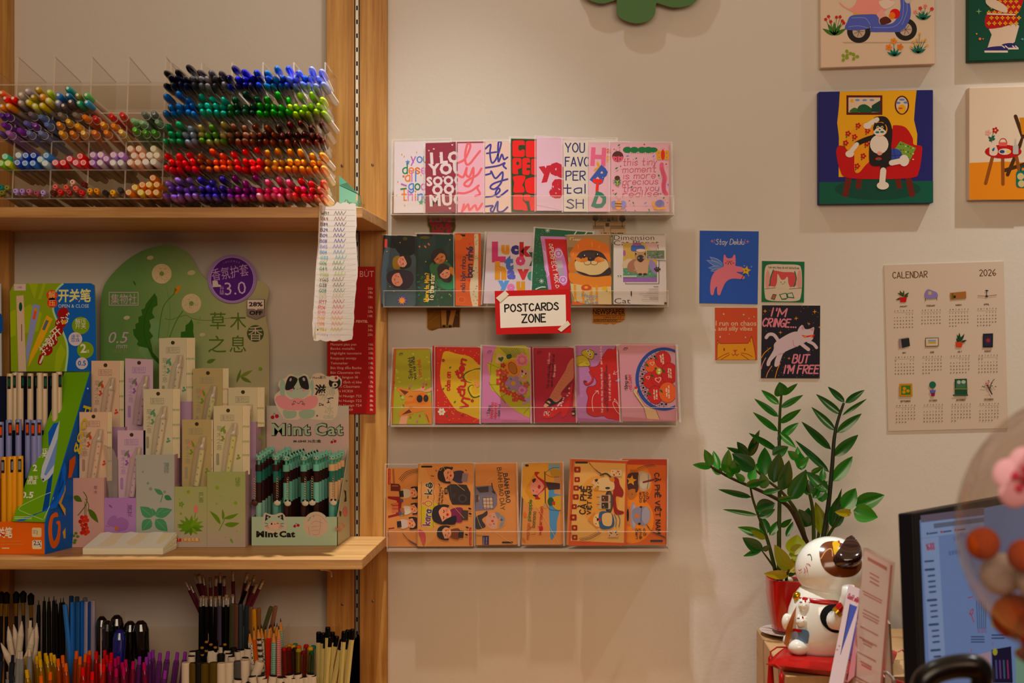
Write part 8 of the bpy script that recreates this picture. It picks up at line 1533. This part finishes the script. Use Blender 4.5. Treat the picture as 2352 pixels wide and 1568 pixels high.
# ================================================================ counter, monitor, handset and glass globe
DZ=.74;tag(MB().box((.46,-1.45,0),(1.5,-.42,DZ),WOODL).bld('cashier_counter'),'pale wooden cashier counter below the monitor','counter')
mo=empty('computer_monitor',(.64,-.60,DZ),'computer monitor showing a shopping page behind the glass globe','monitor')
TL,BL_=W(2097,1178,1.85),W(2112,1568,1.815);du=(W(2208,1158,1.95)-TL);TR=TL+du*2.7;dn=(BL_-TL);dn=dn*(.30/dn.length);BLm,BRm=TL+dn,TR+dn;n=du.cross(dn).normalized();n=n if n.y>0 else-n
m=MB();m.hexa([TL,TR,BRm,BLm]+[p+n*.022 for p in (TL,TR,BRm,BLm)],mat('17161a',.45));m.bld('casing',mo,bevel=.002)
def onm(u,v):return TL+(TR-TL)*u+dn*v-n*.0004
SCR,t_,N_,L_,o_=nodes('lit_screen');e_=N_('ShaderNodeEmission');e_.inputs[0].default_value=rgb('7488b4');e_.inputs[1].default_value=.55;L_(e_.outputs[0],o_.inputs[0])
def lit(h,s=.55):
 m_,t,N,L,o=nodes('screen_'+h);e=N('ShaderNodeEmission');e.inputs[0].default_value=rgb(h);e.inputs[1].default_value=s;L(e.outputs[0],o.inputs[0]);return m_
m=MB();m.face([onm(.045,.035),onm(.985,.035),onm(.985,.96),onm(.045,.96)],SCR);A=Art(m,onplane(onm(0,0),onm(1,0),onm(0,1)),EPS*2).frame(1980,940,2.4975)
LW,LG,LD,LR=lit('8c9cc0'),lit('6a6c80'),lit('3a4868'),lit('b02838')
A.poly([(335,608),(700,560),(700,605),(338,648)],lit('70606c'));A.poly([(338,650),(700,607),(700,690),(342,738)],LW);A.poly([(410,655),(700,618),(700,645),(412,682)],LG);A.poly([(342,742),(438,728),(478,1440),(385,1455)],LW)
A.hand(370,808,'1688',38,LR,4.5,46,-6)
for i,y in enumerate((705,700,690)):A.ell(375+i*80,712-i*10,6,7,(LD,LR,LR)[i]);A.line([(386+i*80,712-i*10),(430+i*80,706-i*10)],8,LD)
A.text(495,835,'全部商品',20,LD,74,rot=-7);A.text(522,750,'交易',18,LD,34,rot=-7)
for i,y in enumerate((872,920,955,988,1018,1048,1095,1125,1158,1190,1235,1270,1302,1335,1382,1418,1447)):x=360+(y-872)*.07;A.line([(x+(0 if y in (872,920,1095,1235,1382) else 14),y),(x+48,y-4)],13 if y in (920,1095,1235,1382) else 10,LD)
for k in range(5):A.line([(655+k*13,1100),(662+k*11,1255)],4,LD)
for q in ([(640,1220),(628,1190),(618,1160),(635,1145),(628,1175),(612,1170)],[(605,1080),(632,1075)]):A.line(q,5,LR,True)
A.text(660,1282,'紫适配',22,lit('904878'),55,rot=-6);A.bars(622,1300,720,1345,3,LD);A.bars(740,1290,840,1325,2,LD);A.text(622,1392,'1',22,LR);A.text(745,1355,'1',22,LR);A.poly([(735,1180),(760,1175),(860,1240),(740,1255)],lit('9a8c70'))
A.poly([(645,1410),(735,1388),(740,1568),(640,1568)],lit('b08c98'));A.poly([(740,1378),(852,1358),(862,1568),(748,1568)],lit('241c34'));A.ell(760,1390,14,20,lit('a8a030'));[A.line([(765+i*22,1440),(770+i*22,1540)],9,lit(c)) for i,c in enumerate(('505080','704080','406070','903060'))];A.poly([(875,1370),(950,1350),(950,1568),(880,1568)],lit('7a9c80'))
m.bld('screen',mo,weld=False);m=MB();c=(TL+TR+BLm+BRm)/4+n*.03;m.box((c.x-.02,c.y,DZ+.012),(c.x+.02,c.y+.012,c.z),'17161a');m.box((c.x-.09,c.y-.07,DZ+.0004),(c.x+.09,c.y+.09,DZ+.012),'17161a');m.bld('stand',mo)
m=MB();dd=1.45;hp=smooth([tuple(W(x,y,dd))+(r,) for x,y,r in ((2118,1640,.012),(2120,1575,.0125),(2140,1548,.012),(2185,1532,.0122),(2232,1530,.0128),(2254,1543,.0118),(2252,1585,.011),(2240,1660,.012))],False,6);m.tube([p[:3] for p in hp],[p[3] for p in hp],mat('120e0d',.25,.5),16);a,b=W(2118,1640,dd),W(2240,1660,dd);m.tube([a,(a.x,a.y,DZ+.002)],.012,'120e0d',14);m.tube([b,(b.x,b.y,DZ+.002)],.012,'120e0d',14);tag(m.bld('black_handset_hook'),'black rounded handle-like device standing before the monitor','device')
dg=1.25;GC=W(2537,1217,dg);GR=329*dg/FP;gl=empty('glass_globe',(GC.x,GC.y,DZ),'round clear glass globe filled with pompoms, cut by the frame edge','glass jar')
m=MB();m.ball(GC,GR,clear('globe_glass','f0e6e0',1.3,.03,.04,'e8d0c4'),64,40);m.bld('globe',gl,ang=180)
m=MB();m.lathe([(.09,.0),(.09,.02),(.05,.04),(.05,GC.z-GR-DZ-.005),(.075,GC.z-GR-DZ+.012)],'8a4a28',32,Matrix.Translation((GC.x,GC.y,DZ+.0006)));m.bld('pedestal',gl)
FZ={c:bumpy('pompom_'+c,c,420,.9,.95,.1,None,.006) for c in ('d0581c','f4ece8','b84a18')}
def pom(px,py,r,c,d,lab):m=MB();m.ball(W(px,py,d),r*d/FP,FZ[c],24,14);tag(m.bld('pompom'),lab,'pompom','pompoms in the glass globe')
pom(2258,1248,38,'d0581c',1.23,'orange pompom against the near wall of the glass globe');pom(2352,1276,38,'d0581c',1.2,'orange pompom at the frame edge inside the glass globe');pom(2300,1318,48,'f4ece8',1.25,'white pompom below the two orange pompoms');pom(2385,1330,50,'f4ece8',1.22,'white pompom deeper in the glass globe')
for px,py,r,dd,lab in ((2330,1415,52,1.25,'rust pompom low in the globe beside its outer wall'),(2400,1450,60,1.22,'rust pompom low in the globe at the frame edge'),(2395,1390,48,1.27,'rust pompom tucked behind the lower white one')):pom(px,py,r,'b84a18',dd,lab)
m=MB();c=W(2352,1100,1.2)
for i in range(5):a=R(90+72*i);m.ball(c+Vector((.014*math.cos(a),0,.014*math.sin(a))),(.0135,.004,.0135),mat('dcb4c0',.6),14,8);m.ball(c+Vector((.009*math.cos(a),-.004,.009*math.sin(a))),(.0042,.002,.0042),mat('c04868',.6),10,6)
m.ball(c+Vector((0,-.005,0)),.005,'a81c3c',10,6);tag(m.bld('flower_ornament'),'pink five-petal flower ornament inside the glass globe','ornament')
